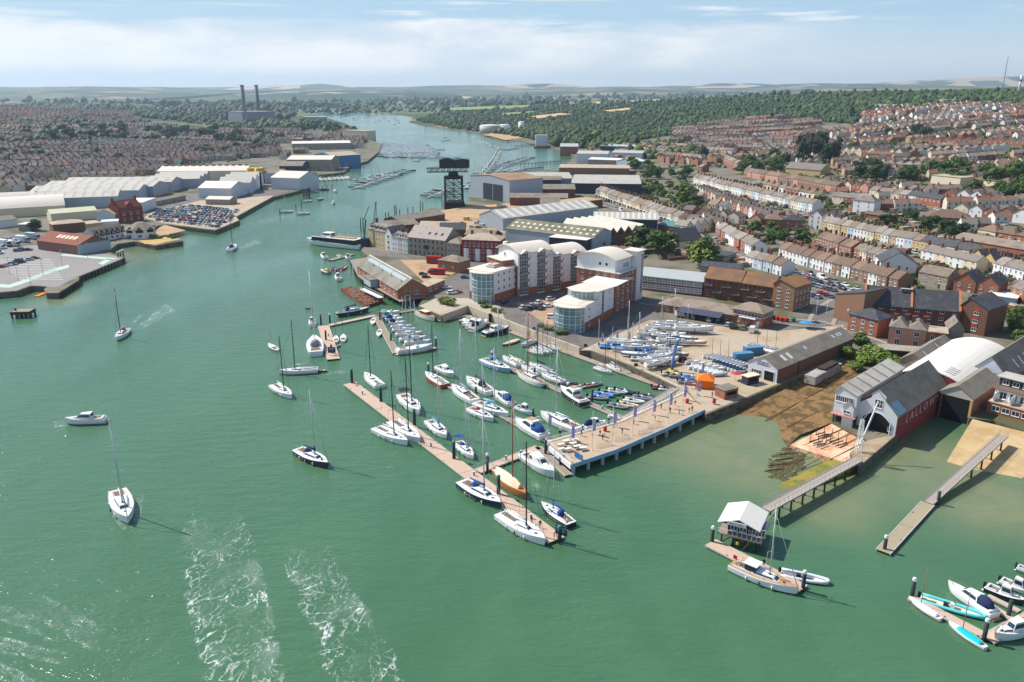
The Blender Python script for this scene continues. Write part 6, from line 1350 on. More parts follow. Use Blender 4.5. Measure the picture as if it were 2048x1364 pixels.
def woods():
 for i,c_ in enumerate(CLEAR):sheet('field',[(p.x,p.y)for p in c_],mat('stubble' if i%2==0 else 'pasture',(214,184,132)if i%2==0 else(140,158,84),.95,.1,.02,k=.75),None,3.0)
 rr=random.Random(5);big=[];mid=[]
 def put_wood(poly,n,seed,r0,r1,far=0):
  for p in scatter(poly,n,seed):
   d=p.length;k=1+max(0,d-2000)/2600;r_=(r0*.75+(r1*1.25-r0*.75)*rr.random()**2)*k*(1.25 if mnoise.noise((p.x/160,p.y/160,3))>.15 else .9);(mid if d<2300 else big).append((p.x,p.y,p.z-.5,r_,r_*rr.uniform(1.0,1.6)))
 put_wood([(830,240),(900,256),(965,264),(1050,276),(1110,290),(1190,284),(1250,286),(1345,270),(1420,250),(1560,234),(1640,244),(1710,248),(1740,216),(1800,206),(2060,202),(2060,182),(1700,190),(1500,195),(1250,203),(1060,215),(880,226)],16500,3,2.3,4.4)
 put_wood([(1100,292),(1250,288),(1350,288),(1420,320),(1280,318),(1180,300)],240,33,4,6)
 put_wood([(1700,250),(1760,222),(2060,212),(2060,196),(1760,204),(1690,226)],700,4,3.2,5.5)
 put_wood([(1500,330),(1700,330),(1700,296),(1560,296)],60,5,3,5)
 put_wood([(560,222),(690,232),(705,226),(830,226),(1000,216),(1500,196),(2060,186),(2060,182),(1400,188),(900,198),(560,204),(0,202),(0,206),(300,210),(540,213)],1300,6,3.5,6)
 put_wood([(-60,214),(130,208),(300,216),(440,232),(560,250),(540,262),(440,254),(260,232),(100,222)],1000,7,3.2,5.5)
 put_wood([(420,236),(640,250),(740,270),(700,262),(560,262)],260,8,4.5,7)
 put_wood([(-60,290),(560,292),(560,276),(300,268),(-60,272)],640,9,3,5.5)
 put_wood([(-60,262),(260,262),(300,246),(-60,232)],700,10,2.8,5)
 put_wood([(300,211),(560,215),(600,224),(565,246),(440,234)],420,12,5,8)
 lumps('woodland',mid,1,[(46,66,28),(58,78,34),(40,58,28),(74,90,38)],1,.3);lumps('distant_woodland',big,1,[(46,64,30),(56,76,36),(40,58,30),(70,86,42)],2,.3)
 sh=[]
 for poly,n,s_ in(([(1250,350),(1420,330),(1680,390),(1900,420),(2060,440),(2060,300),(1700,290),(1450,300)],1500,1),([(1380,380),(1680,400),(2060,460),(2060,640),(1840,560),(1600,500),(1400,460)],1300,2),([(0,400),(330,340),(560,310),(560,260),(0,260)],1800,3),([(1700,290),(2060,300),(2060,220),(1760,220)],900,4),([(1190,400),(1360,440),(1420,420),(1280,350)],300,6)):
  for p in scatter(poly,n,40+s_):
   if in_free(p.x,p.y):r_=rr.uniform(.9,2.6)*(1+max(0,p.length-700)/1200);sh.append((p.x,p.y,p.z-.3,r_,r_*rr.uniform(.8,1.3)))
 mb=MB();rr2=random.Random(77)
 for poly,n in(([(1250,350),(1420,330),(1680,390),(1900,420),(2060,440),(2060,310),(1700,300),(1450,300)],520),([(1370,380),(1680,400),(2060,460),(2060,640),(1840,560),(1600,500),(1400,460)],620),([(1240,500),(1400,470),(1560,500),(1560,545),(1400,530)],90),([(0,400),(330,345),(560,312),(560,280),(0,300)],400)):
  for p in scatter(poly,n,n):
   if not in_free(p.x,p.y):continue
   a=rr2.choice((-1.1,-1.25,.35,.45))+rr2.uniform(-.1,.1);c,s_=math.cos(a),math.sin(a);k=rr2.random()
   w,d,h=(rr2.uniform(6,15),.3,1.7)if k<.55 else(rr2.uniform(2.5,5),rr2.uniform(2.5,4),2.4)
   q=[(p.x+u*w/2*c-v*d/2*s_,p.y+u*w/2*s_+v*d/2*c)for u,v in((-1,-1),(1,-1),(1,1),(-1,1))]
   mb.prism(q,p.z-1,p.z+h,rr2.randrange(3),3+rr2.randrange(3))
 tag(mb.build('garden_outbuildings',[M_RBRICK,M_STONE,M_TIMBER,M_SLATE,M_TROOF,M_BTILE]),kind='stuff')
 tufts('garden_shrubbery',sh,[(70,92,36),(88,106,44),(54,74,32),(116,118,60)],3)
taken2={}
for o in bpy.data.objects:
 if o.parent is None and o.get('category')in('house','shed','hall','building','flats'):
  w_,d_=o.get('w')or 7,o.get('d')or 9;c_,s_=math.cos(o.rotation_euler.z),math.sin(o.rotation_euler.z)
  taken2.setdefault((int(o.location.x//40),int(o.location.y//40)),[]).append((o.location.x,o.location.y,c_,s_,w_/2+.8,d_+.8))
def in_free(x,y):
 for i in(-1,0,1):
  for j in(-1,0,1):
   for ox,oy,c,s,hw,d in taken2.get((int(x//40)+i,int(y//40)+j),()):
    u=(x-ox)*c+(y-oy)*s;v=-(x-ox)*s+(y-oy)*c
    if abs(u)<hw and-1.2<v<d:return False
 return True
woods()
# boats (built bow forward along +x, waterline at z = 0)
M_GEL=mat('white_gelcoat',(240,241,240),.25,.02,1,spec=.5);M_DECK=mat('deck_cream',(232,230,224),.5,.05,2);M_TEAK=mat('teak',(186,144,104),.8,.12,2);M_VARN=mat('varnished_wood',(190,126,66),.35,.12,1.5)
M_NAVYH=mat('navy_gelcoat',(38,48,70),.2,.02,1,spec=.6);M_REDH=mat('red_gelcoat',(190,74,62),.25,.02,1);M_GREYH=mat('grey_gelcoat',(120,126,134),.25,.02,1);M_BLUEH=mat('blue_gelcoat',(150,186,220),.25,.02,1);M_GREENH=mat('green_gelcoat',(60,110,100),.3,.02,1)
M_ALU=mat('mast_alloy',(206,208,208),.4,.03,1,metal=.3);M_CARB=mat('carbon_mast',(48,50,52),.4,.03,1);M_WMAST=mat('wooden_mast',(176,110,70),.5,.05,1)
M_CVB=mat('blue_canvas',(48,84,150),.9,.08,2);M_CVN=mat('navy_canvas',(40,54,92),.9,.08,2);M_CVT=mat('turquoise_canvas',(0,190,196),.9,.06,2);M_CVK=mat('black_canvas',(44,46,50),.9,.08,2);M_CVR=mat('red_canvas',(196,66,76),.9,.08,2);M_CVC=mat('cream_canvas',(236,214,186),.9,.05,2);M_CVY=mat('cyan_canvas',(40,150,200),.9,.06,2);M_CVG=mat('grey_canvas',(150,156,162),.9,.08,2);M_CVL=mat('pale_blue_canvas',(150,210,220),.9,.06,2)
M_RUB=mat('grey_hypalon',(128,134,142),.7,.06,2);M_RUBO=mat('orange_hypalon',(236,112,50),.7,.06,2);M_RUBW=mat('pale_hypalon',(214,218,222),.6,.05,2);M_RUBK=mat('dark_hypalon',(70,76,86),.7,.06,2);M_RUBT=mat('teal_hypalon',(96,206,206),.6,.05,2);M_RUBB=mat('bright_blue_hypalon',(70,150,220),.6,.05,2);M_RUBR=mat('dark_red_hypalon',(120,44,48),.7,.06,2);M_RUBC=mat('cream_hypalon',(226,206,168),.7,.05,2)
BC={}
BOOT=[M_NAVYH,mat('boot_red',(150,50,46),.5,.1,1),M_BLUEH,M_GREYH]
def hull(L,B,F,kind='yacht',n=13):
 st={'yacht':.78,'race':.9,'classic':.35,'motor':.94,'day':.45,'launch':.8}[kind];mx={'motor':.35}.get(kind,.42)
 mb=MB();rings=[];dk=[]
 for i in range(n):
  t=i/(n-1)
  if t>mx:b=B/2*(1-((t-mx)/(1-mx))**(2.9 if kind=='motor' else 2.1))
  else:b=B/2*(1-(1-st)*((mx-t)/mx)**1.8)
  b=max(b,.03);f=F*(1+(.45 if kind=='motor' else .28)*t*t+(.12*(1-t)**2 if kind in('classic','day')else 0))
  x=-L/2+L*t;rk=(L*.07 if kind in('motor','classic')else L*.03)*max(0,(t-.7)/.3)**2;sr=(L*.08 if kind=='classic' else 0)*max(0,(.3-t)/.3)**2
  xl=x-rk+sr;k=.8 if kind=='motor' else .9
  rings.append([(x,b,f),(xl*.3+x*.7,b*.985,f*.55),(xl*.8+x*.2,b*(k+.02),.26),(xl,b*k,.05),(xl,b*.55,-.25),(xl,0,-.4),(xl,-b*.55,-.25),(xl,-b*k,.05),(xl*.8+x*.2,-b*(k+.02),.26),(xl*.3+x*.7,-b*.985,f*.55),(x,-b,f)])
  dk.append((x,b,f))
 mb.loft(rings,0,cap=False,closed=False)
 for q in range(len(mb.f)):
  if q%10 in(2,7):mb.m[q]=3
 mb.poly(rings[0][::-1],0)
 for i in range(n-1):
  a,c=dk[i],dk[i+1];mb.add([(a[0],a[1],a[2]),(a[0],-a[1],a[2]),(c[0],-c[1],c[2]),(c[0],c[1],c[2])],[(0,1,2,3)],1)
  for s_ in(1,-1):mb.add([(a[0],s_*a[1],a[2]),(c[0],s_*c[1],c[2]),(c[0],s_*c[1]*.96,c[2]+.09),(a[0],s_*a[1]*.96,a[2]+.09)],[(0,1,2,3)if s_<0 else(3,2,1,0)],2)
 def at(t):i=min(n-2,int(t*(n-1)));q=t*(n-1)-i;a,c=dk[i],dk[i+1];return tuple(a[m]+(c[m]-a[m])*q for m in range(3))
 return mb,at
def cabin_loft(x0,x1,w0,w1,z,h,front=.35,back=.1,m=0,wm=1,band=True):
 mb=MB();L=x1-x0
 a=[(x0,w0),(x1-L*.1,(w0*.3+w1*.7)),(x1,w1)]
 base=[(x0,w0,z),(x1,w1,z),(x1,-w1,z),(x0,-w0,z)];top=[(x0+L*back*h,w0*.82,z+h),(x1-L*front,w1*.8,z+h*.94),(x1-L*front,-w1*.8,z+h*.94),(x0+L*back*h,-w0*.82,z+h)]
 mb.loft([base,top],m,cap=True,smooth=False)
 if band:
  def mixp(p,q,t):return tuple(p[i]+(q[i]-p[i])*t for i in range(3))
  for i in range(4):
   j=(i+1)%4;b0,b1,t0,t1=base[i],base[j],top[i],top[j]
   p=[mixp(b0,t0,.38),mixp(b1,t1,.38),mixp(b1,t1,.82),mixp(b0,t0,.82)];p=[mixp(p[0],p[1],.07),mixp(p[1],p[0],.07),mixp(p[2],p[3],.07),mixp(p[3],p[2],.07)]
   c=Vector(((x0+x1)/2,0,z+h/2));nrm=(Vector(p[1])-Vector(p[0])).cross(Vector(p[3])-Vector(p[0])).normalized();o=nrm if nrm.dot(Vector(p[0])-c)>0 else-nrm
   mb.add([tuple(Vector(q)+o*.025)for q in p],[(0,1,2,3)],wm)
 return mb
def yacht_parts(L,hm,mm=None,cover=None,hood=None,kind='yacht',bim=None,rails=True,boom=True,mh=1.32,deck=None):
 key=('y',round(L,1),hm.name,mm and mm.name,cover and cover.name,hood and hood.name,kind,bim and bim.name,rails,boom,mh,deck and deck.name)
 if key in BC:return BC[key]
 B=L*(.31 if kind=='yacht' else .30 if kind=='race' else .24);F=.09*L+.15;P=[]
 mb,at=hull(L,B,F,kind);P.append(('hull',mb.mesh('hull',[hm,deck or M_DECK,M_GEL if hm is not M_VARN else M_VARN,BOOT[int(L*5)%4]]),None))
 cw=.5*B;z=at(.5)[2]
 if kind!='race':
  c=cabin_loft(-L*.16,L*.24,cw*.62,cw*.42,z-.02,.055*L,.25,.02);P.append(('coachroof',c.mesh('coachroof',[M_GEL,M_GLASS]),None))
 else:
  c=cabin_loft(-L*.06,L*.2,cw*.5,cw*.3,z-.02,.035*L,.4,.02);P.append(('coachroof',c.mesh('coachroof',[M_GEL,M_GLASS]),None))
 x0,x1=-L*(.44 if kind!='race' else .47),-L*(.17 if kind!='race' else .07);zz=at(.2)[2];c=MB();w_=B*.27
 c.box(x0,x1,-w_,w_,zz-.05,zz+.03,1)
 for s_ in(1,-1):c.box(x0,x1,s_*w_-.12,s_*w_+.12,zz,zz+.28,0);c.box(x0+.2,x1-.1,s_*w_*.72-.2,s_*w_*.72+.2,zz+.03,zz+.18,2)
 P.append(('cockpit',c.mesh('cockpit',[M_GEL,mat('cockpit_sole',(120,112,104),.9,.1,3),M_TEAK if kind!='race' else M_DECK]),None))
 c=MB();
 for s_ in((1,-1)if L>9 else(0,)):
  y=s_*B*.16;n=10;r_=.045*L+.1
  for i in range(n):a,b=2*math.pi*i/n,2*math.pi*(i+1)/n;c.bar((x0+L*.06,y+r_*math.cos(a),zz+.75+r_*math.sin(a)),(x0+L*.06,y+r_*math.cos(b),zz+.75+r_*math.sin(b)),.035)
  c.bar((x0+L*.06,y,zz),(x0+L*.06,y,zz+.75),.1)
 P.append(('wheel',c.mesh('wheel',M_STEEL),None))
 for k,(xa,xb)in enumerate(((.27,.31),(.06,.1))):
  c=MB();c.box(L*xa,L*xb,-.25,.25,0,.04);P.append(('hatch',c.mesh('hatch',M_GLASS),(0,0,at(.5+(xa+xb)/2)[2]+(.02 if xa>.24 else .052*L))))
 if mm:
  H=L*mh;xm=L*.08;zb=z;c=MB();r_=max(.075,.0118*L);c.tube((xm,0,zb),(xm-.012*L,0,zb+H),r_,r_*.75,6);P.append(('mast',c.mesh('mast',mm),None))
  c=MB()
  for q in((.40,.70)if L>9 else(.55,)):c.bar((xm-.4,B*.30,zb+H*q),(xm,0,zb+H*q),.045);c.bar((xm-.4,-B*.30,zb+H*q),(xm,0,zb+H*q),.045)
  P.append(('spreader',c.mesh('spreader',mm),None,'mast'))
  c=MB();q=.93;c.tube((L*.485,0,at(.98)[2]),(xm-.01*L,0,zb+H*q),.028 if kind=='race' else .055+.002*L,.025,5)
  c.tube((-L*.49,0,at(.01)[2]),(xm-.012*L,0,zb+H),.018,None,4)
  for s_ in(1,-1):
   c.tube((xm-.3,s_*B*.47,at(.55)[2]),(xm-.35,s_*B*.30,zb+H*.4),.018,None,4);c.tube((xm-.35,s_*B*.30,zb+H*.4),(xm,0,zb+H*.95),.018,None,4)
  P.append(('rigging',c.mesh('rigging',M_CARB if kind=='race' else M_ALU),None))
  if boom:
   c=MB();bl=L*.37;zq=z+.055*L+.75;c.tube((xm,0,zq),(xm-bl,0,zq+.1),.085,.075,6);P.append(('boom',c.mesh('boom',mm),None))
   if cover:c=MB();c.tube((xm+.1,0,zq+.55),(xm-bl*.96,0,zq+.22),.26,.15,7);c.tube((xm,0,zq-.1),(xm,0,zq+1.5),.2,.13,6);P.append(('sail_cover',c.mesh('sail_cover',cover),None,'boom'))
   else:c=MB();c.tube((xm-.1,0,zq+.16),(xm-bl*.95,0,zq+.2),.14,.1,6);P.append(('flaked_sail',c.mesh('flaked_sail',M_GEL),None,'boom'))
 if hood:
  c=MB();c.dome((-L*.15,0,z+.02),L*.075,B*.30,.115*L,10,3);P.append(('sprayhood',c.mesh('sprayhood',hood),None))
 if bim:
  c=MB();n=6;zq=zz+2.0
  c.loft([[(x0+L*.02+q*L*.2,B*.34*math.cos(math.pi*i/n),zq+.25*math.sin(math.pi*i/n))for i in range(n+1)]for q in(0,1)],0,cap=False,closed=False)
  for s_ in(1,-1):
   for q in(.03,.2):c.bar((x0+L*q,s_*B*.34,zz),(x0+L*q,s_*B*.34,zq),.035,1)
  P.append(('bimini',c.mesh('bimini',[bim,M_STEEL]),None))
 if L>8.5 and rails:
  for k,t in enumerate((.3,.5,.68)):
   p=at(t);c=MB();c.tube((p[0],-p[1]-.1,.25),(p[0],-p[1]-.1,.95),.13,None,6);P.append(('fender',c.mesh('fender',M_CVN if k%2 else M_GEL),None))
 if rails:
  c=MB();pts=[at(t)for t in(.0,.12,.25,.4,.55,.7,.83,.93,.985)]
  for s_ in(1,-1):
   for i,p in enumerate(pts):
    c.bar((p[0],s_*p[1]*.95,p[2]),(p[0],s_*p[1]*.95,p[2]+.6),.022)
    if i:q=pts[i-1];c.bar((q[0],s_*q[1]*.95,q[2]+.6),(p[0],s_*p[1]*.95,p[2]+.6),.022)
  P.append(('guard_rail',c.mesh('guard_rail',M_STEEL),None))
 BC[key]=P;return P
def motor_parts(L,hm,canopy=None,fly=False,style='cruiser',top=None):
 key=('m',round(L,1),hm.name,canopy and canopy.name,fly,style,top and top.name)
 if key in BC:return BC[key]
 B=L*(.30 if L>9 else .34);F=.1*L+.3;P=[];mb,at=hull(L,B,F,'motor' if style!='launch' else 'launch');P.append(('hull',mb.mesh('hull',[hm,M_DECK if style!='launch' else M_TEAK,M_GEL if style!='launch' else M_VARN,BOOT[int(L*5)%4]]),None))
 z=at(.5)[2]
 if style=='cruiser':
  c=cabin_loft(-L*.2,L*.26,B*.40,B*.24,z-.05,.115*L+.35,.42,.03);P.append(('superstructure',c.mesh('superstructure',[top or M_GEL,M_GLASS]),None))
  c=cabin_loft(L*.05,L*.4,B*.3,B*.1,at(.7)[2]-.05,.05*L,.5,0,band=False);P.append(('foredeck',c.mesh('foredeck',[M_GEL,M_GLASS]),None))
  zt=z+.115*L+.3
  if fly:
   c=cabin_loft(-L*.22,L*.08,B*.36,B*.3,zt,.55,.25,0,band=False);c.box(-L*.15,L*.02,-B*.26,B*.26,zt+.5,zt+.6,1);P.append(('flybridge',c.mesh('flybridge',[M_GEL,M_TEAK]),None))
   c=MB()
   for s_ in(1,-1):c.bar((-L*.24,s_*B*.36,zt),(-L*.2,s_*B*.3,zt+1.5),.12)
   c.bar((-L*.2,-B*.3,zt+1.5),(-L*.2,B*.3,zt+1.5),.14);P.append(('radar_arch',c.mesh('radar_arch',M_GEL),None))
 elif style=='pilot':
  c=cabin_loft(-L*.1,L*.18,B*.34,B*.26,z-.05,1.75,.25,.0);P.append(('wheelhouse',c.mesh('wheelhouse',[M_GEL,M_GLASS]),None))
  c=cabin_loft(L*.1,L*.4,B*.3,B*.1,at(.7)[2]-.05,.5,.4,0);P.append(('cuddy',c.mesh('cuddy',[M_GEL,M_GLASS]),None))
 elif style=='launch':
  c=cabin_loft(-L*.22,L*.16,B*.36,B*.28,z-.05,1.3,.12,.0);P.append(('cabin',c.mesh('cabin',[M_VARN,M_GLASS]),None));c=MB();c.box(-L*.22,L*.12,-B*.34,B*.34,z+1.24,z+1.34);P.append(('cabin_top',c.mesh('cabin_top',M_CVC),None,'cabin'))
 else:
  c=cabin_loft(-L*.0,L*.14,B*.32,B*.26,z-.05,.6,.6,.0);P.append(('windscreen',c.mesh('windscreen',[M_GEL,M_GLASS]),None))
 zz=at(.12)[2];c=MB();c.box(-L*.46,-L*(.2 if style=='cruiser' else .1 if style=='pilot' else .02),-B*.36,B*.36,zz-.05,zz+.04,0)
 for s_ in(1,-1):c.box(-L*.46,-L*.2,s_*B*.36-.1,s_*B*.36+.1,zz,zz+.35,1);
 c.box(-L*.46,-L*.42,-B*.34,B*.34,zz+.04,zz+.4,1);P.append(('cockpit',c.mesh('cockpit',[M_TEAK if L>8 else mat('cockpit_sole',(120,112,104)),M_GEL]),None))
 c=MB();c.box(-L*.56,-L*.5,-B*.36,B*.36,.15,.28);P.append(('swim_platform',c.mesh('swim_platform',M_TEAK if L>9 else M_GEL),None))
 if canopy:c=MB();c.dome((-L*.27,0,zz+.2),L*.19,B*.38,.09*L+.9,10,3);P.append(('canopy',c.mesh('canopy',canopy),None))
 c=MB();pts=[at(t)for t in(.55,.65,.75,.85,.93,.985)]
 for s_ in(1,-1):
  for i,p in enumerate(pts):
   c.bar((p[0],s_*p[1]*.95,p[2]),(p[0],s_*p[1]*.95,p[2]+.6),.025)
   if i:q=pts[i-1];c.bar((q[0],s_*q[1]*.95,q[2]+.6),(p[0],s_*p[1]*.95,p[2]+.6),.025)
 P.append(('bow_rail',c.mesh('bow_rail',M_STEEL),None))
 if L<8 and style in('pilot','open'):c=MB();c.box(-L*.56,-L*.5,-.25,.25,.2,1.5);P.append(('outboard',c.mesh('outboard',M_BLACK),None))
 BC[key]=P;return P
def rib_parts(L,cm,deck=None,cover=None):
 key=('r',round(L,1),cm.name,deck and deck.name,cover and cover.name)
 if key in BC:return BC[key]
 P=[];B=min(L*.4,2.9);r_=min(.055*L,.32);c=MB();n=14;path=[]
 for i in range(n+1):
  t=i/n;a=-1+2*t
  if abs(a)>.45:path.append((L/2-L*.42-(abs(a)-.45)/.55*L*.56,math.copysign(B/2-r_,a),.42))
  else:q=a/.45;path.append((L/2-L*.42*abs(q)**2.2,(B/2-r_)*math.copysign(abs(q)**.75,q),.42+.22*(1-abs(q))))
 rg=[]
 for i,q in enumerate(path):
  d_=(Vector(path[min(i+1,n)])-Vector(path[max(i-1,0)])).normalized();s_=Vector((d_.y,-d_.x,0)).normalized();rg.append([tuple(Vector(q)+(s_*math.cos(6.2832*k/8)+Vector((0,0,1))*math.sin(6.2832*k/8))*r_)for k in range(8)])
 c.loft(rg)
 P.append(('collar',c.mesh('collar',cm),None))
 c=MB();c.loft([[(-L/2,y,.1)for y in(-B*.4,B*.4)]+[(-L/2,0,-.3)],[(L*.1,y,.15)for y in(-B*.4,B*.4)]+[(L*.1,0,-.35)],[(L*.46,-.05,.5),(L*.46,.05,.5),(L*.46,0,.2)]],0,smooth=False);c.box(-L*.46,L*.2,-B*.33,B*.33,.2,.3,1);P.append(('hull',c.mesh('hull',[M_GEL,deck or M_RUB]),None))
 if cover:c=MB();c.dome((-L*.05,0,.35),L*.42,B*.38,.55,10,3);P.append(('cover',c.mesh('cover',cover),None))
 else:
  c=MB();c.box(-.35,.35,-.4,.4,.3,1.15);c.add([(.35,-.4,1.15),(.35,.4,1.15),(.1,.35,1.6),(.1,-.35,1.6)],[(0,1,2,3),(3,2,1,0)],1);P.append(('console',c.mesh('console',[M_GEL,M_GLASS]),None))
  c=MB();c.box(-1.4,-.6,-.35,.35,.3,.85);P.append(('seat',c.mesh('seat',M_CVK),None))
 c=MB();c.box(-L/2-.35,-L/2+.15,-.24,.24,.5,1.35);c.box(-L/2-.2,-L/2-.02,-.1,.1,-.3,.5);P.append(('outboard',c.mesh('outboard',M_BLACK),None))
 BC[key]=P;return P
def dayboat_parts(L,hm,cover=None,mm=None,deck=None):
 key=('d',round(L,1),hm.name,cover and cover.name,mm and mm.name,deck and deck.name)
 if key in BC:return BC[key]
 P=[];B=L*.26;F=.45+.02*L;mb,at=hull(L,B,F,'day');P.append(('hull',mb.mesh('hull',[hm,deck or M_DECK,M_GEL,BOOT[int(L*5)%4]]),None))
 c=MB()
 if cover:
  n=8;rg=[]
  for i in range(n+1):
   t=.1+.62*i/n;p=at(t);rg.append([(p[0],p[1]*.9,p[2]+.05),(p[0],p[1]*.45,p[2]+.28),(p[0],0,p[2]+.4),(p[0],-p[1]*.45,p[2]+.28),(p[0],-p[1]*.9,p[2]+.05)])
  c.loft(rg,0,cap=True,closed=False);P.append(('cover',c.mesh('cover',cover),None))
 else:c.box(-L*.36,L*.12,-B*.3,B*.3,F-.02,F+.06,0);c.box(-L*.1,-L*.06,-B*.42,B*.42,F+.06,F+.14,1);P.append(('cockpit',c.mesh('cockpit',[mat('cockpit_sole',(120,112,104)),M_VARN]),None))
 if mm:c=MB();c.tube((L*.12,0,F),(L*.1,0,F+L*1.15),.07,.045,6);P.append(('mast',c.mesh('mast',mm),None));c=MB();c.bar((L*.11-.3,.5,F+L*.7),(L*.11,0,F+L*.7),.035);c.bar((L*.11-.3,-.5,F+L*.7),(L*.11,0,F+L*.7),.035);P.append(('spreader',c.mesh('spreader',mm),None,'mast'))
 BC[key]=P;return P
def assemble(parts,name,label,cat,loc,rz,group=None,heel=0,mirror=False):
 t=thing(name,label,cat,loc,rz,group);t.rotation_euler=(heel,0,rz);done={}
 for p in parts:done[p[0]]=put(p[0],p[1],done.get(p[3],t)if len(p)>3 else t,p[2])
 return t
def bs(bow,stern,z=0,cap=15.0):
 a,b=G(bow[0],bow[1],z),G(stern[0],stern[1],z);v=(a-b).xy
 return((a.x+b.x)/2,(a.y+b.y)/2,z),math.atan2(v.y,v.x),min(v.length,cap)
BOATS=[]
def yacht(bow,stern,label,hm=None,mm=None,heel=0,group=None,grow=1.0,cap=15.0,**k):
 loc,rz,L=bs(bow,stern,0,cap);L=round(L*grow*5)/5;t=assemble(yacht_parts(L,hm or M_GEL,M_ALU if mm is None else mm,**k),'sailing_yacht',label,'yacht',loc,rz,group,heel);BOATS.append(t);return t
def motor(bow,stern,label,hm=None,group=None,cap=13.0,**k):
 loc,rz,L=bs(bow,stern,0,cap);t=assemble(motor_parts(round(L*5)/5,hm or M_GEL,**k),'motor_boat',label,'motor boat',loc,rz,group);BOATS.append(t);return t
def rib(c,ang,label,cm,L=6,group=None,**k):
 p=G(*c,0);t=assemble(rib_parts(L,cm,**k),'inflatable_boat',label,'rib',p,R(ang),group);BOATS.append(t);return t
def dayboat(bow,stern,label,hm=None,group=None,cap=9.0,**k):
 loc,rz,L=bs(bow,stern,0,cap);t=assemble(dayboat_parts(round(L*5)/5,hm or M_GEL,**k),'dayboat',label,'dayboat',loc,rz,group);BOATS.append(t);return t
PEOPLE={}
def person_mesh(pose,top,legs,hair):
 key=(pose,top,legs,hair)
 if key in PEOPLE:return PEOPLE[key]
 if pose=='sit':J={'pel':(0,0,.5),'che':(-.03,0,.95),'nek':(-.02,0,1.1),'hed':(0,0,1.22),'top':(0,0,1.34),'sl':(-.03,.19,1.02),'el':(.05,.25,.78),'hl':(.25,.2,.68),'sr':(-.03,-.19,1.02),'er':(.05,-.25,.78),'hr':(.25,-.2,.68),'pl':(0,.1,.48),'kl':(.42,.12,.5),'fl':(.44,.12,.06),'tl':(.6,.12,.03),'pr':(0,-.1,.48),'kr':(.42,-.12,.5),'fr':(.44,-.12,.06),'tr':(.6,-.12,.03)}
 else:
  w=.18 if pose=='walk' else .02
  J={'pel':(0,0,.95),'che':(.01,0,1.35),'nek':(.01,0,1.5),'hed':(.03,0,1.62),'top':(.03,0,1.75),'sl':(0,.2,1.42),'el':(-w,.27,1.15),'hl':(.1-w*.4,.27,.9),'sr':(0,-.2,1.42),'er':(w*.6,-.27,1.15),'hr':(.12+w,-.25,.92),'pl':(0,.1,.9),'kl':(w+.03,.11,.5),'fl':(w*.9,.11,.07),'tl':(w*.9+.16,.12,.03),'pr':(0,-.1,.9),'kr':(-w*.3+.03,-.11,.5),'fr':(-w*1.5,-.11,.09),'tr':(-w*1.5+.16,-.12,.03)}
 rad={'pel':.15,'che':.16,'nek':.055,'hed':.095,'top':.07,'s':.075,'e':.05,'h':.045,'p':.09,'k':.062,'f':.045,'t':.04}
 E=[('pel','che'),('che','nek'),('nek','hed'),('hed','top'),('che','sl'),('sl','el'),('el','hl'),('che','sr'),('sr','er'),('er','hr'),('pel','pl'),('pl','kl'),('kl','fl'),('fl','tl'),('pel','pr'),('pr','kr'),('kr','fr'),('fr','tr')]
 names=list(J);me=bpy.data.meshes.new('p');me.from_pydata([J[n]for n in names],[(names.index(a),names.index(b))for a,b in E],[]);o=bpy.data.objects.new('p',me);COL.objects.link(o)
 o.modifiers.new('s','SKIN');sk=me.skin_vertices[0].data
 for i,n in enumerate(names):q=rad.get(n)or rad[n[0]];sk[i].radius=(q,q)
 sk[0].use_root=True;s2=o.modifiers.new('u','SUBSURF');s2.levels=1;s2.render_levels=1
 bpy.context.view_layer.update();m2=bpy.data.meshes.new_from_object(o.evaluated_get(bpy.context.evaluated_depsgraph_get()));m2.name='person';bpy.data.objects.remove(o)
 for c in(mat('skin',(214,164,136),.7,.05,5),mat('cloth_%s'%(top,),top,.9,.06,5),mat('cloth_%s'%(legs,),legs,.9,.06,5),mat('hair_%s'%(hair,),hair,.9,.1,8)):m2.materials.append(c)
 zt,zc,zh=J['top'][2],J['nek'][2]+.02,J['pel'][2]-.0
 for f in m2.polygons:
  c=f.center;hand=(Vector(J['hl'])-c).length<.1 or(Vector(J['hr'])-c).length<.1
  if hand:k=0
  elif c.z>zt-.07 or(c.z>zc+.06 and c.x<J['hed'][0]-.03):k=3
  elif c.z>zc:k=0
  elif c.z<zh and not(abs(c.y)>.2):k=2
  elif pose=='sit' and c.x>.12 and c.z<.62:k=2
  else:k=1
  f.material_index=k;f.use_smooth=True
 PEOPLE[key]=m2;return m2
def person(label,p,rz,pose='stand',top=(40,50,90),legs=(60,60,66),hair=(70,50,36),group=None):
 o=put('person',person_mesh(pose,top,legs,hair),None,p,rz);return tag(o,label,'person',group)
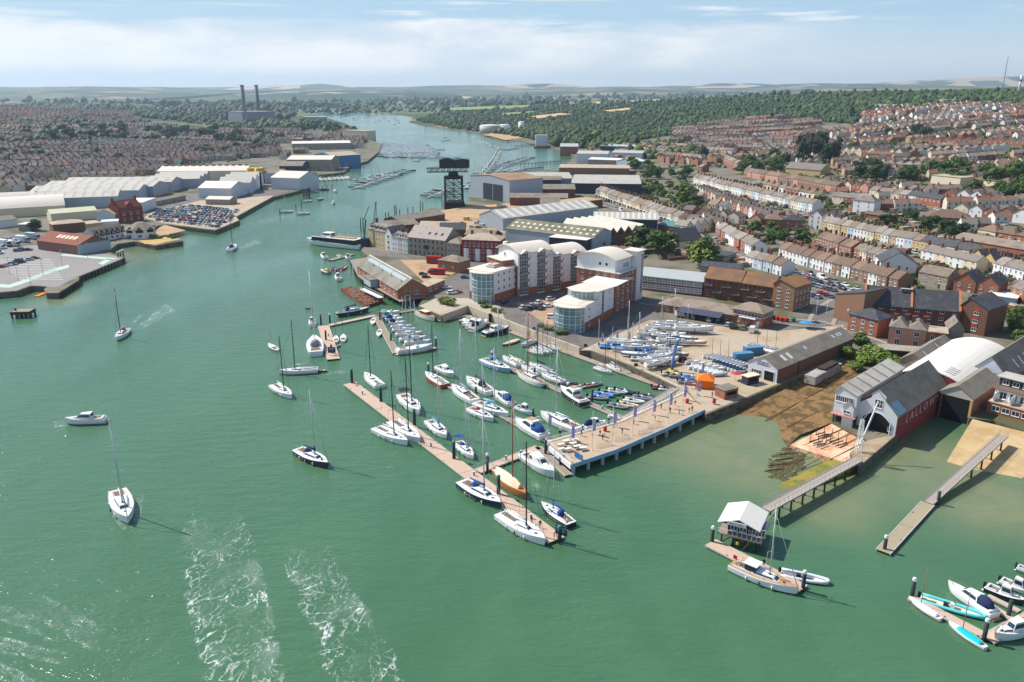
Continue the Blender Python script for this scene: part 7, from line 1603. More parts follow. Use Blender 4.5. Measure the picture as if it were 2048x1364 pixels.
# pontoons, piles, jetty
def pontoon(label,pts,w,z=.55,m=None,name='pontoon',group=None):
 P=[G(x,y,z)for x,y in pts];root=thing(name,label,'pontoon',P[0],0,group);o=P[0]
 for a,b in zip(P,P[1:]):
  v=(b-a);L=v.length;rz=math.atan2(v.y,v.x);n=max(1,round(L/12));ml,k=(b-a)/n,0
  for k in range(n):
   mb=MB();l0,l1=.06,L/n-.06;mb.box(l0,l1,-w/2+.18,w/2-.18,-.12,0,0);mb.box(l0,l1,-w/2,-w/2+.178,-.3,.04,1);mb.box(l0,l1,w/2-.178,w/2,-.3,.04,1);mb.box(l0+.4,l1-.4,-w/2+.25,w/2-.25,-.7,-.121,2)
   mb.build('deck_section',[m or M_WOOD,mat('pontoon_edge',(190,182,172),.8,.12,1),M_PILE],root,a-o+v*(k/n),rz)
  if w>1.5:
   for k in range(max(1,int(L/9))):
    q=a-o+v*((k+.5)/max(1,int(L/9)));s_=1 if k%2 else-1
    mb=MB();mb.box(-.12,.12,-.05,.05,0,.16);mb.build('cleat',M_BLACK,root,q+Vector((-v.y,v.x,0)).normalized()*(w/2-.35)*s_,rz)
 return root
def pile(label,x,y,top=4.0,r_=.36,cap=None,z=0,group=None,m=None):
 p=G(x,y,.5);t=thing('mooring_pile',label,'pile',(p.x,p.y,0),0,group)
 mb=MB();mb.tube((0,0,-4),(0,0,top),r_,None,10);mb.build('shaft',m or mat('black_steel_pile',(46,54,56),.6,.15,.6),t)
 if cap:mb=MB();mb.tube((0,0,top-.12),(0,0,top+.3),r_*1.12,r_*1.08,10);mb.dome((0,0,top+.29),r_*1.15,r_*1.15,.3,10,2);mb.build('cap',cap,t)
 return t
def pedestal(label,x,y,z=.55,m=None,group='service pedestals'):
 p=G(x,y,z);mb=MB();mb.box(-.14,.14,-.14,.14,0,.95,0);mb.box(-.17,.17,-.17,.17,.95,1.1,1);tag(mb.build('service_pedestal',[m or M_BLUE,M_FRAME],None,p,.7),label,'pedestal',group)
WC,GC=M_FRAME,mat('green_cap',(40,150,110),.5,.05,1)
def marina_structures():
 pontoon('broad tan outer pontoon running diagonally down to the near tip',[(699,766),(1113,1080)],4.0)
 pontoon('tan link pontoon between the outer pontoon and the jetty',[(955,942),(1078,894)],2.6)
 pontoon('narrow walkway beside the big white motor yacht under the jetty head',[(1075,893),(1137,950)],2.0,m=M_TIMBER)
 pontoon('grey finger walkway through the middle row of yachts',[(890,766),(1108,888)],2.0,m=M_TIMBER)
 pontoon('grey finger walkway through the inner row of yachts',[(998,726),(1268,846)],2.0,m=M_TIMBER)
 pontoon('long timber walkway along the foot of the marina wall',[(934,631),(1374,790)],2.2,m=mat('weathered_deck',(176,150,132),.9,.12,.8,stripes=(2,'X',.15)))
 pontoon('grey walkway in the upper basin with boats along its right side',[(752,632),(793,706)],2.6,m=M_TIMBER)
 pontoon('tan pontoon below the rusty barge, beside the white yachts',[(647,651),(667,718)],4.2)
 pontoon('tan pontoon joining the left pontoon to the upper basin',[(658,650),(751,630)],2.4)
 pontoon('narrow pontoon from the upper basin to the garden terrace',[(760,630),(832,619)],1.8,m=M_TIMBER)
 pontoon('short walkway under the garden terrace corner',[(876,641),(934,630)],2.0,m=M_TIMBER)
 pontoon('short finger beside the long white motor yacht in the upper basin',[(806,706),(873,695)],1.2)
 pontoon('floating landing stage under the stilted hut',[(1420,1084),(1606,1178)],3.4,m=M_WOOD)
 pontoon('long grey floating pontoon at the foot of the right hand gangway',[(1856,1006),(1766,1103)],2.8,m=mat('bleached_deck',(172,158,132),.9,.12,.8,stripes=(2,'X',.15)))
 pontoon('tan pontoon of the corner marina lined with covered dayboats',[(1820,1193),(1972,1272)],1.9)
 pontoon('tan pontoon of the corner marina leading off the right edge',[(1974,1278),(2110,1206)],2.4)
 pontoon('finger pontoon beside the navy trimmed cruiser',[(1982,1210),(2030,1240)],1.1);pontoon('finger pontoon beside the blue trimmed fishing boat',[(1975,1190),(2040,1222)],1.1)
 for i,(x,y)in enumerate(((704,766),(762,803),(829,850),(908,917),(997,988),(1119,1078))):pile(f'tall black pile with green cap on the outer pontoon, {ordw(i + 1)} from its far end',x,y,4.6 if i<5 else 3.0,.42,GC,group='green capped piles of the outer pontoon')
 for lab,x,y,h,cap in(('black pile with white cap where the link pontoon joins',975,941,4.4,WC),('dark pile with red cap at the top of the left pontoon',642,647,3.6,M_RED),('dark pile with white cap on the pontoon toward the upper basin',660,645,3.6,WC),('dark pile with red cap halfway along the left pontoon',652,680,3.6,M_RED),('dark pile with red cap behind the blue notice board',663,706,3.0,M_RED),('dark pile with red cap at the head of the upper basin walkway',760,640,3.4,M_RED),('dark pile halfway down the upper basin walkway',782,681,3.2,None),('dark pile with white cap off the bow of the long white motor yacht',872,694,3.6,WC),('black pile with white cap beside the red hulled racer',857,748,3.8,WC),('dark pile with no cap among the middle row',952,794,3.6,None),('dark pile with green cap beside the small wheelhouse boat',1066,837,3.0,GC),('black pile with white cap at the head of the inner row',984,720,3.2,WC),('dark pile in the middle of the inner row',1069,754,3.4,None),('dark pile among the inflatables of the inner row',1184,801,3.2,None),('dark pile with white cap beside the navy covered boat',1217,852,3.0,WC),('dark pile at the near corner of the jetty head',1091,907,4.0,None),('dark pile beside the narrow walkway under the jetty head',1128,932,3.4,None),('dark pile with white cap by the blue canopied motor yacht',1120,880,3.4,WC),('brown pile at the far end of the landing stage',1424,1083,3.4,WC),('brown pile at the near end of the landing stage',1606,1176,3.6,WC),('brown pile at the foot of the right hand gangway',1876,1004,3.0,None),('brown pile with white cap at the tip of the grey floating pontoon',1769,1098,3.0,WC),('dark pile with white cap at the outer tip of the corner marina',1824,1191,3.6,WC),('dark pile with white cap at the elbow of the corner marina',1968,1277,3.8,WC),('dark pile beside the fingers of the corner marina',2017,1230,3.4,None)):
  pile(lab,x,y,h,.34,cap)
 for i,(x,y)in enumerate(((980,643),(1068,671),(1171,706),(1272,746))):
  p=G(x,y,.5);t=thing('guide_pile',f'dark guide pile against the marina wall, {ordw(i + 1)} from the garden terrace','pile',(p.x,p.y+.9,0),0,'guide piles on the marina wall');mb=MB();mb.box(-.55,.55,-.3,.3,-2,3.4);mb.build('shaft',M_PILE,t)
 for i,(x,y)in enumerate(((725,788),(862,893),(948,951),(1062,1037),(1012,919),(1042,908),(928,785),(1010,830),(1062,755),(1205,818),(657,672),(2000,1264),(2030,1247))):pedestal('blue and white service pedestal standing on a pontoon',x,y)
 M_MW=mat('marina_wall',(214,198,174),.9,.1,.3,rgb2=(150,140,112),thr=(.55,.7),k=.8,stripes=(.35,'X',.05))
 pts=[(936,613),(1010,641),(1080,669),(1160,698)];
 root=thing('marina_wall','pale concrete marina wall below the apartments','wall',G(936,613,2.5))
 def wall_run(pts,h0,h1):
  for a,b in zip(pts,pts[1:]):
   p,q=G(*a,2.5),G(*b,2.5);v=q-p;mb=MB();mb.box(0,v.length,-.35,.25,-4.5,h1-2.5+.0,0);mb.build('wall_panel',M_MW,root,p-root.location,math.atan2(v.y,v.x))
   mb=MB();n=int(v.length/2)
   for i in range(n+1):mb.bar((v.length*i/n,.6,0),(v.length*i/n,.6,1.1),.05)
   for z in(.55,1.1):mb.bar((0,.6,z),(v.length,.6,z),.05)
   mb.build('railing',M_STEEL,root,p-root.location,math.atan2(v.y,v.x))
 wall_run([(884,632),(936,613),(1010,641),(1080,669),(1160,698)],0,3.1);wall_run([(1273,736),(1320,756),(1372,782)],0,3.0)
 for lab,A,B,za,zb,w in(('wide steel gangway from the yard down to the marina walkway',(1190,694),(1262,745),2.6,.7,2.6),('pale gangway bridge down to the pontoons beside the jetty',(1352,776),(1246,838),2.6,.8,2.0),('steep timber gangway down to the right hand floating pontoon',(2008,870),(1858,1005),4.2,.8,1.8),('long timber gangway from the shipyard pier out to the stilted hut',(1716,918),(1532,1018),3.0,3.0,2.2)):
  a,b=G(*A,za),G(*B,zb);v=b-a;L=v.length;t=thing('gangway',lab,'gangway',a);t.rotation_euler=(0,-math.asin(v.z/L),math.atan2(v.y,v.x))
  mb=MB();mb.box(0,L,-w/2,w/2,-.15,0);mb.box(0,L,-w/2-.1,-w/2,-.3,.12);mb.box(0,L,w/2,w/2+.1,-.3,.12);mb.build('deck',mat('grey_planks',(190,178,166),.85,.12,1,stripes=(1.6,'X',.25)),t)
  for s_ in(1,-1):
   mb=MB();n=max(4,int(L/1.6))
   for i in range(n+1):mb.bar((L*i/n,s_*w/2,0),(L*i/n,s_*w/2,1.1),.045)
   for z in(.55,1.1):mb.bar((0,s_*w/2,z),(L,s_*w/2,z),.045)
   mb.build('handrail',M_STEEL,t)
  if za>=3:
   n=8 if za==zb else 4
   for i in range(n):
    q=L*(i+.6)/(n+.4)*(1 if za==zb else .62);zq=3.0 if za==zb else za+(zb-za)*q/L
    for s_ in(1,-1):mb=MB();mb.tube((q,s_*w*.45,-zq-2),(q,s_*w*.45,-.15),.2,None,6);mb.build('pile',M_PILE,t)
    mb=MB();mb.bar((q,-w*.45,-2.4),(q,w*.45,-.4),.14);mb.bar((q,-w*.55,-.3),(q,w*.55,-.3),.22);mb.build('brace',M_PILE,t)
 oz=2.9;out=[(1143,928),(1230,899),(1330,856),(1408,819)];inn=[(1372,783),(1334,800),(1242,842),(1091,884)]
 po=[G(*p,oz)for p in out];pi=[G(*p,oz)for p in inn];root=thing('jetty','broad event jetty on concrete piles with pale blue edge beam','jetty',po[0]);o=po[0]
 mb=MB();ring=[((p-o).x,(p-o).y)for p in po+pi];mb.prism(ring,-.5,0);mb.build('deck',mat('jetty_deck',(206,180,152),.9,.08,.25,rgb2=(190,164,136),thr=(.5,.62),k=.72),root)
 for a,b in zip(po,po[1:]):
  v=b-a;rz=math.atan2(v.y,v.x);L=v.length;mb=MB();mb.box(0,L,-.36,-.01,-.95,.12);mb.build('edge_beam',mat('pale_blue_beam',(150,178,196),.7,.08,.8),root,a-o,rz)
  n=max(2,round(L/5.2))
  for i in range(n):
   mb=MB();mb.box(-.3,.3,-.3,.3,-6,-.95);mb.exy([(.0,-.95),(1.6,-.95),(0,-2.1)],-.2,.2);mb.build('pile',mat('pale_pile',(176,186,190),.9,.15,1),root,a-o+v*((i+.15)/n)+Vector((v.y,-v.x,0)).normalized()*-.1,rz)
   mb=MB();mb.tube((0,0,-6),(0,0,-.5),.28,None,6);mb.build('pile',M_PILE,root,a-o+v*((i+.15)/n)+Vector((-v.y,v.x,0)).normalized()*5,rz)
 for a,b in list(zip(pi,pi[1:]))+[(pi[-1],po[0])]:
  v=b-a;rz=math.atan2(v.y,v.x);L=v.length;mb=MB();n=max(3,int(L/2.4))
  for i in range(n+1):mb.bar((L*i/n,0,0),(L*i/n,0,1.05),.06)
  for z in(.4,.75,1.05):mb.bar((0,0,z),(L,0,z),.06)
  mb.build('railing',M_FRAME,root,a-o,rz);mb=MB();mb.box(0,L,-.3,.02,-1.3,-.02);mb.build('fascia',M_FRAME,root,a-o,rz)
 a,b=pi[-1],po[0];v=(b-a)
 mb=MB();mb.box(-1.6,1.6,-.05,.05,.1,1.5,0);s_=tag(mb.build('notice_board',[M_BLUE],None,G(1157,918,oz),R(-58)+math.pi),'blue notice board with white lines at the near corner of the jetty','notice board');letters(s_,'SHEPARDS\nWHARF\nMARINA',.36,(0,-.07,1.12),(R(90),0,0),M_FRAME,.01)
 p=G(1487,1052,2.9);t=thing('stilted_hut','white roofed club hut standing on timber stilts beside the ketch','hut',(p.x,p.y,0),R(-28))
 w,d=6.0,6.8
 mb=MB();mb.box(-w/2-1.0,w/2+1.4,-d/2-1.2,d/2+.6,2.5,2.8);mb.build('platform',M_TIMBER,t)
 for x in(-1,-.33,.33,1):
  for y in(-1,0,1):mb=MB();mb.tube((x*w*.55,y*d*.55,-3),(x*w*.55,y*d*.55,2.5),.2,None,6);mb.build('stilt',M_PILE,t)
 mb=MB()
 for x in(-1,-.33,.33):mb.bar((x*w*.55,-d*.55,.4),((x+.66)*w*.55,-d*.55,2.4),.16)
 mb.build('cross_brace',M_RUST,t)
 mb=MB();mb.box(-w/2+.6,w/2-.4,-d/2+.3,d/2,2.8,5.0);mb.build('wall',M_BLACK,t)
 mb=MB();mb.exx(chevron(-w/2-.9,w/2+.6,4.9,1.35,.3,.2),-d/2-1.0,d/2+.6);mb.build('roof',M_WROOF,t);mb=MB();mb.exx([(-w/2-.6,4.8),(-.15,6.1),(w/2+.3,4.8)],-d/2-.6,d/2);mb.build('gable_wall',M_BLACK,t)
 for k in range(4):put('window',win_mesh(1.4,1.5),t,(-w/2+1.8+k*1.75,-d/2+.28,3.3))
 mb=MB()
 for k in range(10):mb.bar((-w/2-.9+k*(w+2.2)/9,-d/2-1.1,2.8),(-w/2-.9+k*(w+2.2)/9,-d/2-1.1,3.8),.06)
 mb.bar((-w/2-.9,-d/2-1.1,3.8),(w/2+1.3,-d/2-1.1,3.8),.07);mb.build('railing',M_FRAME,t)
 mb=MB();mb.box(-1.8,1.8,-.06,.06,0,.8);s_=mb.build('name_board',M_FRAME,t,(-.5,-d/2-1.08,5.0));letters(s_,'ROYAL',.62,(0,-.08,.15),(R(90),0,0),M_BLACK,.01,sx=1.4)
 for k in range(2):mb=MB();mb.tube((0,-1.3,0),(0,1.3,0),.45,.3,7);mb.build('davit_dinghy',M_RUBW,t,(w/2+1.2,-1+k*2,3.2+.5*k))
 for lab,x,y,rz,txt in(('dark blue welcome board at the near tip of the outer pontoon',1122,1077,R(-30),'WELCOME TO\nSHEPARDS\nWHARF'),('dark blue board at the near end of the left pontoon',664,710,R(2),'SHEPARDS\nWHARF')):
  mb=MB();mb.box(-1.3,1.3,-.06,.06,.8,2.8,0);mb.bar((-1,0,0),(-1,0,.8),.1,1);mb.bar((1,0,0),(1,0,.8),.1,1);s_=tag(mb.build('welcome_board',[mat('navy_sign',(58,66,110)),M_STEEL],None,G(x,y,.55),rz),lab,'notice board');letters(s_,txt,.42,(0,-.08,2.2 if '\n' in txt else 1.7),(R(90),0,0),M_FRAME,.01)
 for lab,x,y in(('orange life ring and yellow gear at the far end of the outer pontoon',709,770),('orange life ring at the near tip of the outer pontoon',1108,1078)):
  p=G(x,y,.6);t=thing('life_ring_stand',lab,'life ring',p);mb=MB();n=12
  for i in range(n):a,b=2*math.pi*i/n,2*math.pi*(i+1)/n;mb.tube((0,.42*math.cos(a),1.0+.42*math.sin(a)),(0,.42*math.cos(b),1.0+.42*math.sin(b)),.12,None,6)
  mb.build('ring',M_ORANGE,t);mb=MB();mb.box(-.06,.06,-.06,.06,0,1.5);mb.build('post',M_FRAME,t)
marina_structures()
def marina_boats():
 K,A=M_CARB,M_ALU
 yacht((230,686),(258,660),'white sailing yacht under bare mast motoring past the dolphin with a short wake',cap=12.6,mm=K,hood=M_CVR,grow=1.0)
 yacht((258,1052),(236,990),'white sailing yacht bow on with crew in cockpit, nearest on the left',mm=A)
 yacht((658,938),(596,906),'navy hulled sailing yacht with blue boom cover alone in mid water',M_NAVYH,A,cover=M_CVN,hood=M_CVN)
 motor((130,848),(212,845),'white open motor cruiser with dark trim crossing on the left',M_GEL,style='cruiser',canopy=None)
 yacht((585,800),(548,776),'white sailing yacht turning near the outer pontoon with two crew',mm=K,kind='race')
 yacht((557,749),(636,744),'long white racing yacht motoring with a small tender astern',mm=K,kind='race')
 dayboat((655,744),(634,744),'small dark tender towed behind the long white racing yacht',M_RUBK)
 dayboat((536,690),(556,704),'small white sailing dayboat off the left pontoon',mm=A)
 yacht((471,494),(459,504),'small white yacht motoring up river with a fan of wake',mm=K,hood=M_CVB)
 dayboat((621,618),(610,618),'small pink launch crossing above the left pontoon',M_CVR)
 yacht((729,753),(760,778),'small white racing yacht at the far end of the outer pontoon',mm=K,kind='race',boom=False)
 yacht((840,833),(804,797),'white yacht with dark stern arch, bow toward the near end of the outer pontoon',mm=K,bim=M_CVK)
 yacht((816,893),(753,863),'white racing yacht outermost of the rafted pair on the outer pontoon',mm=K,kind='race')
 yacht((843,891),(785,850),'white racing yacht inside the rafted pair against the outer pontoon',mm=K,kind='race')
 yacht((894,881),(858,848),'white yacht with cyan boom cover on the inner side of the outer pontoon',mm=A,cover=M_CVY)
 yacht((948,922),(914,890),'white yacht with blue sprayhood and radar post beside the fourth green pile',mm=A,hood=M_CVB,bim=M_CVB)
 yacht((1003,1020),(924,972),'large yacht with navy topsides, white deck and blue boom cover',M_NAVYH,A,cover=M_CVB,hood=M_CVB)
 yacht((1091,1094),(1003,1036),'large white racing yacht with wide open deck at the near tip',mm=K,kind='race')
 yacht((1081,1013),(1143,1056),'blue trimmed yacht with blue boom cover on the inner near tip',M_NAVYH,A,cover=M_CVB,hood=M_CVB)
 t=yacht((1054,1003),(988,948),'slender varnished classic yacht under a cream tent cover',M_VARN,M_WMAST,kind='classic',rails=False,boom=False,deck=M_VARN,mh=1.35)
 L=15.0;mb=MB();mb.loft([[(x,1.45*k,1.55),(x,.5*k,2.75*q),(x,0,3.0*q),(x,-.5*k,2.75*q),(x,-1.45*k,1.55)]for x,k,q in((-L*.4,.7,.86),(-L*.2,1.1,1),(0,1.15,1.06),(L*.18,.95,1.08),(L*.3,.5,.95))],0,closed=False,smooth=False);mb.build('tent_cover',M_CVC,t)
 motor((1112,962),(1046,916),'large white motor yacht with dark windscreen below the jetty head',M_GEL,fly=False)
 t=yacht((850,752),(890,776),'red hulled racing yacht with black sail at the head of the middle row',M_REDH,K,kind='race',boom=True,cover=M_CVK)
 motor((908,758),(876,740),'white motor cruiser beside the red hulled racer',M_GEL)
 yacht((903,778),(950,808),'white yacht with grey boom cover, nearest the red racer',mm=A,cover=M_CVG)
 yacht((932,762),(981,791),'white yacht with black boom cover and black sprayhood',mm=A,cover=M_CVK,hood=M_CVK)
 motor((986,791),(1024,815),'white motor boat with blue cockpit canopy in the middle row',M_GEL,canopy=M_CVB)
 yacht((988,846),(938,822),'white yacht with red cockpit covers in the middle row',mm=A,hood=M_CVR,cover=None)
 yacht((1018,838),(952,812),'white yacht with pale turquoise covers in the middle row',mm=A,cover=M_CVL,hood=M_CVL)
 motor((1066,833),(1033,819),'small white wheelhouse boat at the end of the middle row',M_GEL,style='pilot')
 motor((1024,845),(1096,885),'large white motor yacht with blue canopies and row of dark fenders',M_GEL,canopy=M_CVB,fly=True)
 yacht((1081,833),(1156,866),'white cruising yacht with tall silver mast behind the blue canopied motor yacht',mm=A,bim=None)
 motor((1212,850),(1166,862),'white motor boat under a navy cover beside the jetty',M_GEL,style='pilot',canopy=M_CVN)
 yacht((1021,748),(966,725),'white yacht with bright blue covers at the head of the inner row',M_BLUEH,A,cover=M_CVY,hood=M_CVB)
 yacht((1005,718),(1038,735),'white open yacht behind the blue covered one in the inner row',mm=A,kind='race')
 dayboat((1051,732),(1024,718),'low boat under a tan cover in the inner row',M_VARN,cover=M_CVC)
 yacht((1042,736),(1080,753),'white sports yacht with brown mast in the inner row',mm=M_WMAST,kind='race')
 yacht((1058,731),(1099,748),'white racing yacht with long black boom cover in the inner row',mm=K,kind='race',cover=M_CVK)
 yacht((1080,751),(1127,769),'white racing yacht with silver mast at the middle of the inner row',mm=A,kind='race')
 yacht((1031,748),(1089,778),'classic white yacht with varnished deckhouse and teak deck in the inner row',mm=M_WMAST,kind='classic',deck=M_TEAK)
 motor((1112,780),(1178,819),'large motor yacht with navy hull sides and white flybridge in the inner row',M_NAVYH,fly=True)
 for i,(x,y,a,cm,lab,kw)in enumerate(((1136,772,20,M_RUBK,'dark inflatable boat next to the navy sided motor yacht',{}),(1158,777,25,M_RUBW,'white inflatable boat beside the orange one',{}),(1172,774,25,M_RUBO,'orange inflatable boat in the inner row',{}),(1187,772,25,M_RUB,'grey inflatable boat right of the orange one',{}),(1196,798,-20,M_RUB,'grey inflatable boat left of the bright blue one',{}),(1206,792,-25,M_RUBB,'bright blue inflatable boat in the inner row',dict(cover=None)),(1219,788,-25,M_RUB,'grey inflatable boat with console right of the bright blue one',{}),(1234,785,-25,M_RUBW,'pale inflatable boat with tall mast of aerials',{}),(1250,785,-25,M_RUBK,'dark inflatable boat farthest right in the inner group',{}),(1236,815,-30,M_RUB,'grey inflatable boat nearest the jetty gangway',{}),(1256,812,-30,M_RUBC,'cream inflatable boat with tan deck beside the gangway',dict(deck=M_TEAK)),(1268,804,-28,M_RUBW,'white inflatable boat with cream seats beside the gangway',dict(deck=M_CVC)),(1284,798,-25,M_RUB,'grey inflatable boat second from the gangway foot',{}),(1298,795,-25,M_RUBK,'dark inflatable boat by the gangway foot',{}),(1322,779,-22,M_RUBR,'dark red inflatable boat under the marina wall',{}),(1338,781,-22,M_RUBW,'white inflatable boat under the marina wall',{}),(1350,784,-22,M_RUBK,'black inflatable boat under the marina wall',{}))):
  rib((x,y),a,lab,cm,6.2 if y>780 else 5.6,'inflatables by the jetty',**kw)
 dayboat((1216,832),(1240,840),'pale blue sunken looking punt beside the inner walkway',M_BLUEH)
 motor((917,649),(945,641),'small white and tan launch at the corner of the marina wall',M_VARN,style='open');motor((923,655),(950,644),'low white sports boat second from the wall corner',M_GEL,style='open')
 motor((962,645),(935,658),'white motor cruiser third from the wall corner',M_GEL);motor((975,648),(943,664),'white motor cruiser with dark canopy fourth from the wall corner',M_GEL,canopy=M_CVK)
 motor((1019,661),(968,673),'navy and white motor yacht berthed under the wall',M_NAVYH)
 dayboat((1001,694),(1041,681),'tan varnished open boat with folded cover under the wall',M_VARN,cover=M_CVC,mm=M_WMAST);yacht((1041,695),(1071,684),'small white yacht with varnished trim under the wall',mm=M_WMAST,kind='yacht')
 for i,(b,s_)in enumerate((((1087,713),(1057,703)),((1098,711),(1069,699)),((1105,709),(1079,697)),((1120,704),(1098,694)))):yacht(b,s_,f'small white sports yacht with dark mast under the wall, {ordw(i + 1)} from the left',mm=K,kind='race',group='sports yachts under the marina wall')
 yacht((1224,750),(1190,738),'white sports yacht moored alone below the yard wall',mm=K,kind='race');yacht((1240,746),(1216,733),'white sports yacht beside the walkway below the yard wall',mm=K,kind='race')
 for i,(s_,b,lab,kw)in enumerate((((763,627),(801,629),'grey and white open motor boat, farthest in the upper basin',dict(style='open')),((765,636),(800,637),'motor boat under a teal cover in the upper basin',dict(style='open',canopy=mat('teal_canvas',(60,150,140),.9,.06,2))),((770,643),(808,641),'white motor boat with blue cover in the upper basin',dict(style='open',canopy=M_CVB)),((777,650),(812,648),'motor boat under a navy cover in the upper basin',dict(style='open',canopy=M_CVN)))):motor(b,s_,lab,M_GEL,**kw)
 for i,(s_,b,lab,mm)in enumerate((((781,657),(826,655),'white yacht with pale cover, fifth boat down the upper basin',A),((784,664),(835,662),'white yacht with blue rope covers, sixth boat down the upper basin',A),((791,673),(847,669),'white yacht with silver mast, seventh boat down the upper basin',A),((799,683),(855,678),'white yacht, eighth boat down the upper basin',A))):yacht(b,s_,lab,mm=mm,hood=M_CVL if i%2 else None)
 motor((864,688),(809,691),'white motor cruiser with tall cabin beside the longest boat of the upper basin',M_GEL,fly=True);motor((868,699),(792,709),'longest white motor yacht at the mouth of the upper basin',M_GEL,style='open')
 dayboat((745,653),(747,638),'round bowed white dinghy left of the upper basin walkway',M_GEL);dayboat((757,678),(760,660),'white dayboat halfway down the left of the upper basin walkway',M_GEL)
 motor((874,646),(832,628),'white launch with varnished cabin under the garden terrace',M_GEL,style='launch')
 yacht((742,622),(670,635),'dark blue classic yacht with raised blue sail cover above the left pontoon',M_NAVYH,A,kind='classic',cover=M_CVN,hood=M_CVN)
 motor((623,636),(627,662),'white flybridge fishing boat at the left pontoon',M_GEL,cap=8.5,style='pilot');yacht((628,676),(633,719),'large white yacht stern on at the left pontoon',cap=19,mm=A,hood=M_CVG)
 dayboat((671,674),(673,687),'small white sailing dayboat inside the left pontoon',mm=K);dayboat((686,669),(687,688),'small white sailing dayboat with black sail inside the left pontoon',mm=K);dayboat((672,697),(680,692),'tiny varnished dinghy at the near end of the left pontoon',M_VARN)
 motor((634,507),(662,526),'white fishing launch at the far fish quay',M_GEL,cap=10,style='pilot');motor((690,510),(702,526),'white wheelhouse boat inside the fish quay',M_GEL,cap=8,style='pilot');motor((683,518),(676,512),'small grey box boat at the fish quay',M_GEL,cap=6,style='open')
 motor((638,543),(662,550),'small workboat with yellow deck gear at the fish quay',M_GREYH,cap=8,style='open',canopy=M_YEL);rib((668,541),100,'red and navy inflatable boat at the fish quay',M_RUBR,8);rib((686,538),80,'salmon coloured workboat at the fish quay',mat('salmon_hull',(206,120,104),.6,.08,1),9);motor((669,548),(683,570),'large white catamaran launch at the near end of the fish quay',M_GEL,cap=10,style='pilot')
 pontoon('grey fish quay pontoon by the boathouse',[(660,520),(705,508)],3,m=M_TIMBER)
 t=yacht((1596,1192),(1462,1136),'large white ketch with teak rails and pilothouse at the landing stage',M_GEL,A,hood=M_CVG,deck=M_TEAK,mh=1.08)
 mb=MB();mb.box(-3.4,-1.2,-1.1,1.1,1.75,2.9,0);mb.box(-3.6,-1.0,-1.25,1.25,2.9,3.02,1);mb.build('pilothouse',[M_GLASS,M_GEL],t);mb=MB();mb.tube((-5.4,0,1.6),(-5.5,0,3.0),.04);mb.box(-6.2,-5.5,-.02,.02,2.2,3.0);mb.build('ensign',M_RED,t)
 rib((1608,1158),-22,'grey tender inflatable boat behind the landing stage',M_RUBW,8.4)
 dayboat((1816,1199),(1881,1244),'white dayboat under a white cover, outermost in the corner marina',M_GEL,cover=M_GEL,mm=M_WMAST);dayboat((1896,1249),(1970,1301),'white dayboat under a turquoise cover in the corner marina',M_GEL,cover=M_CVT,mm=M_WMAST)
 rib((1904,1218),-34,'turquoise inflatable boat with twin consoles in the corner marina',M_RUBT,10.2,deck=M_CVC);motor((1893,1177),(1989,1239),'white motor cruiser with navy canopy in the corner marina',M_GEL,canopy=M_CVN)
 motor((1985,1284),(2072,1258),'white wooden decked fishing boat at the elbow of the corner marina',M_GEL,style='pilot');motor((2050,1214),(1970,1180),'blue sided fishing boat in the corner marina',M_NAVYH,style='pilot');motor((2068,1196),(2000,1167),'white fishing boat with grey outboard in the corner marina',M_GEL,style='pilot');motor((2090,1160),(2032,1140),'white fishing boat half out of frame on the right',M_GEL,style='pilot')
marina_boats()
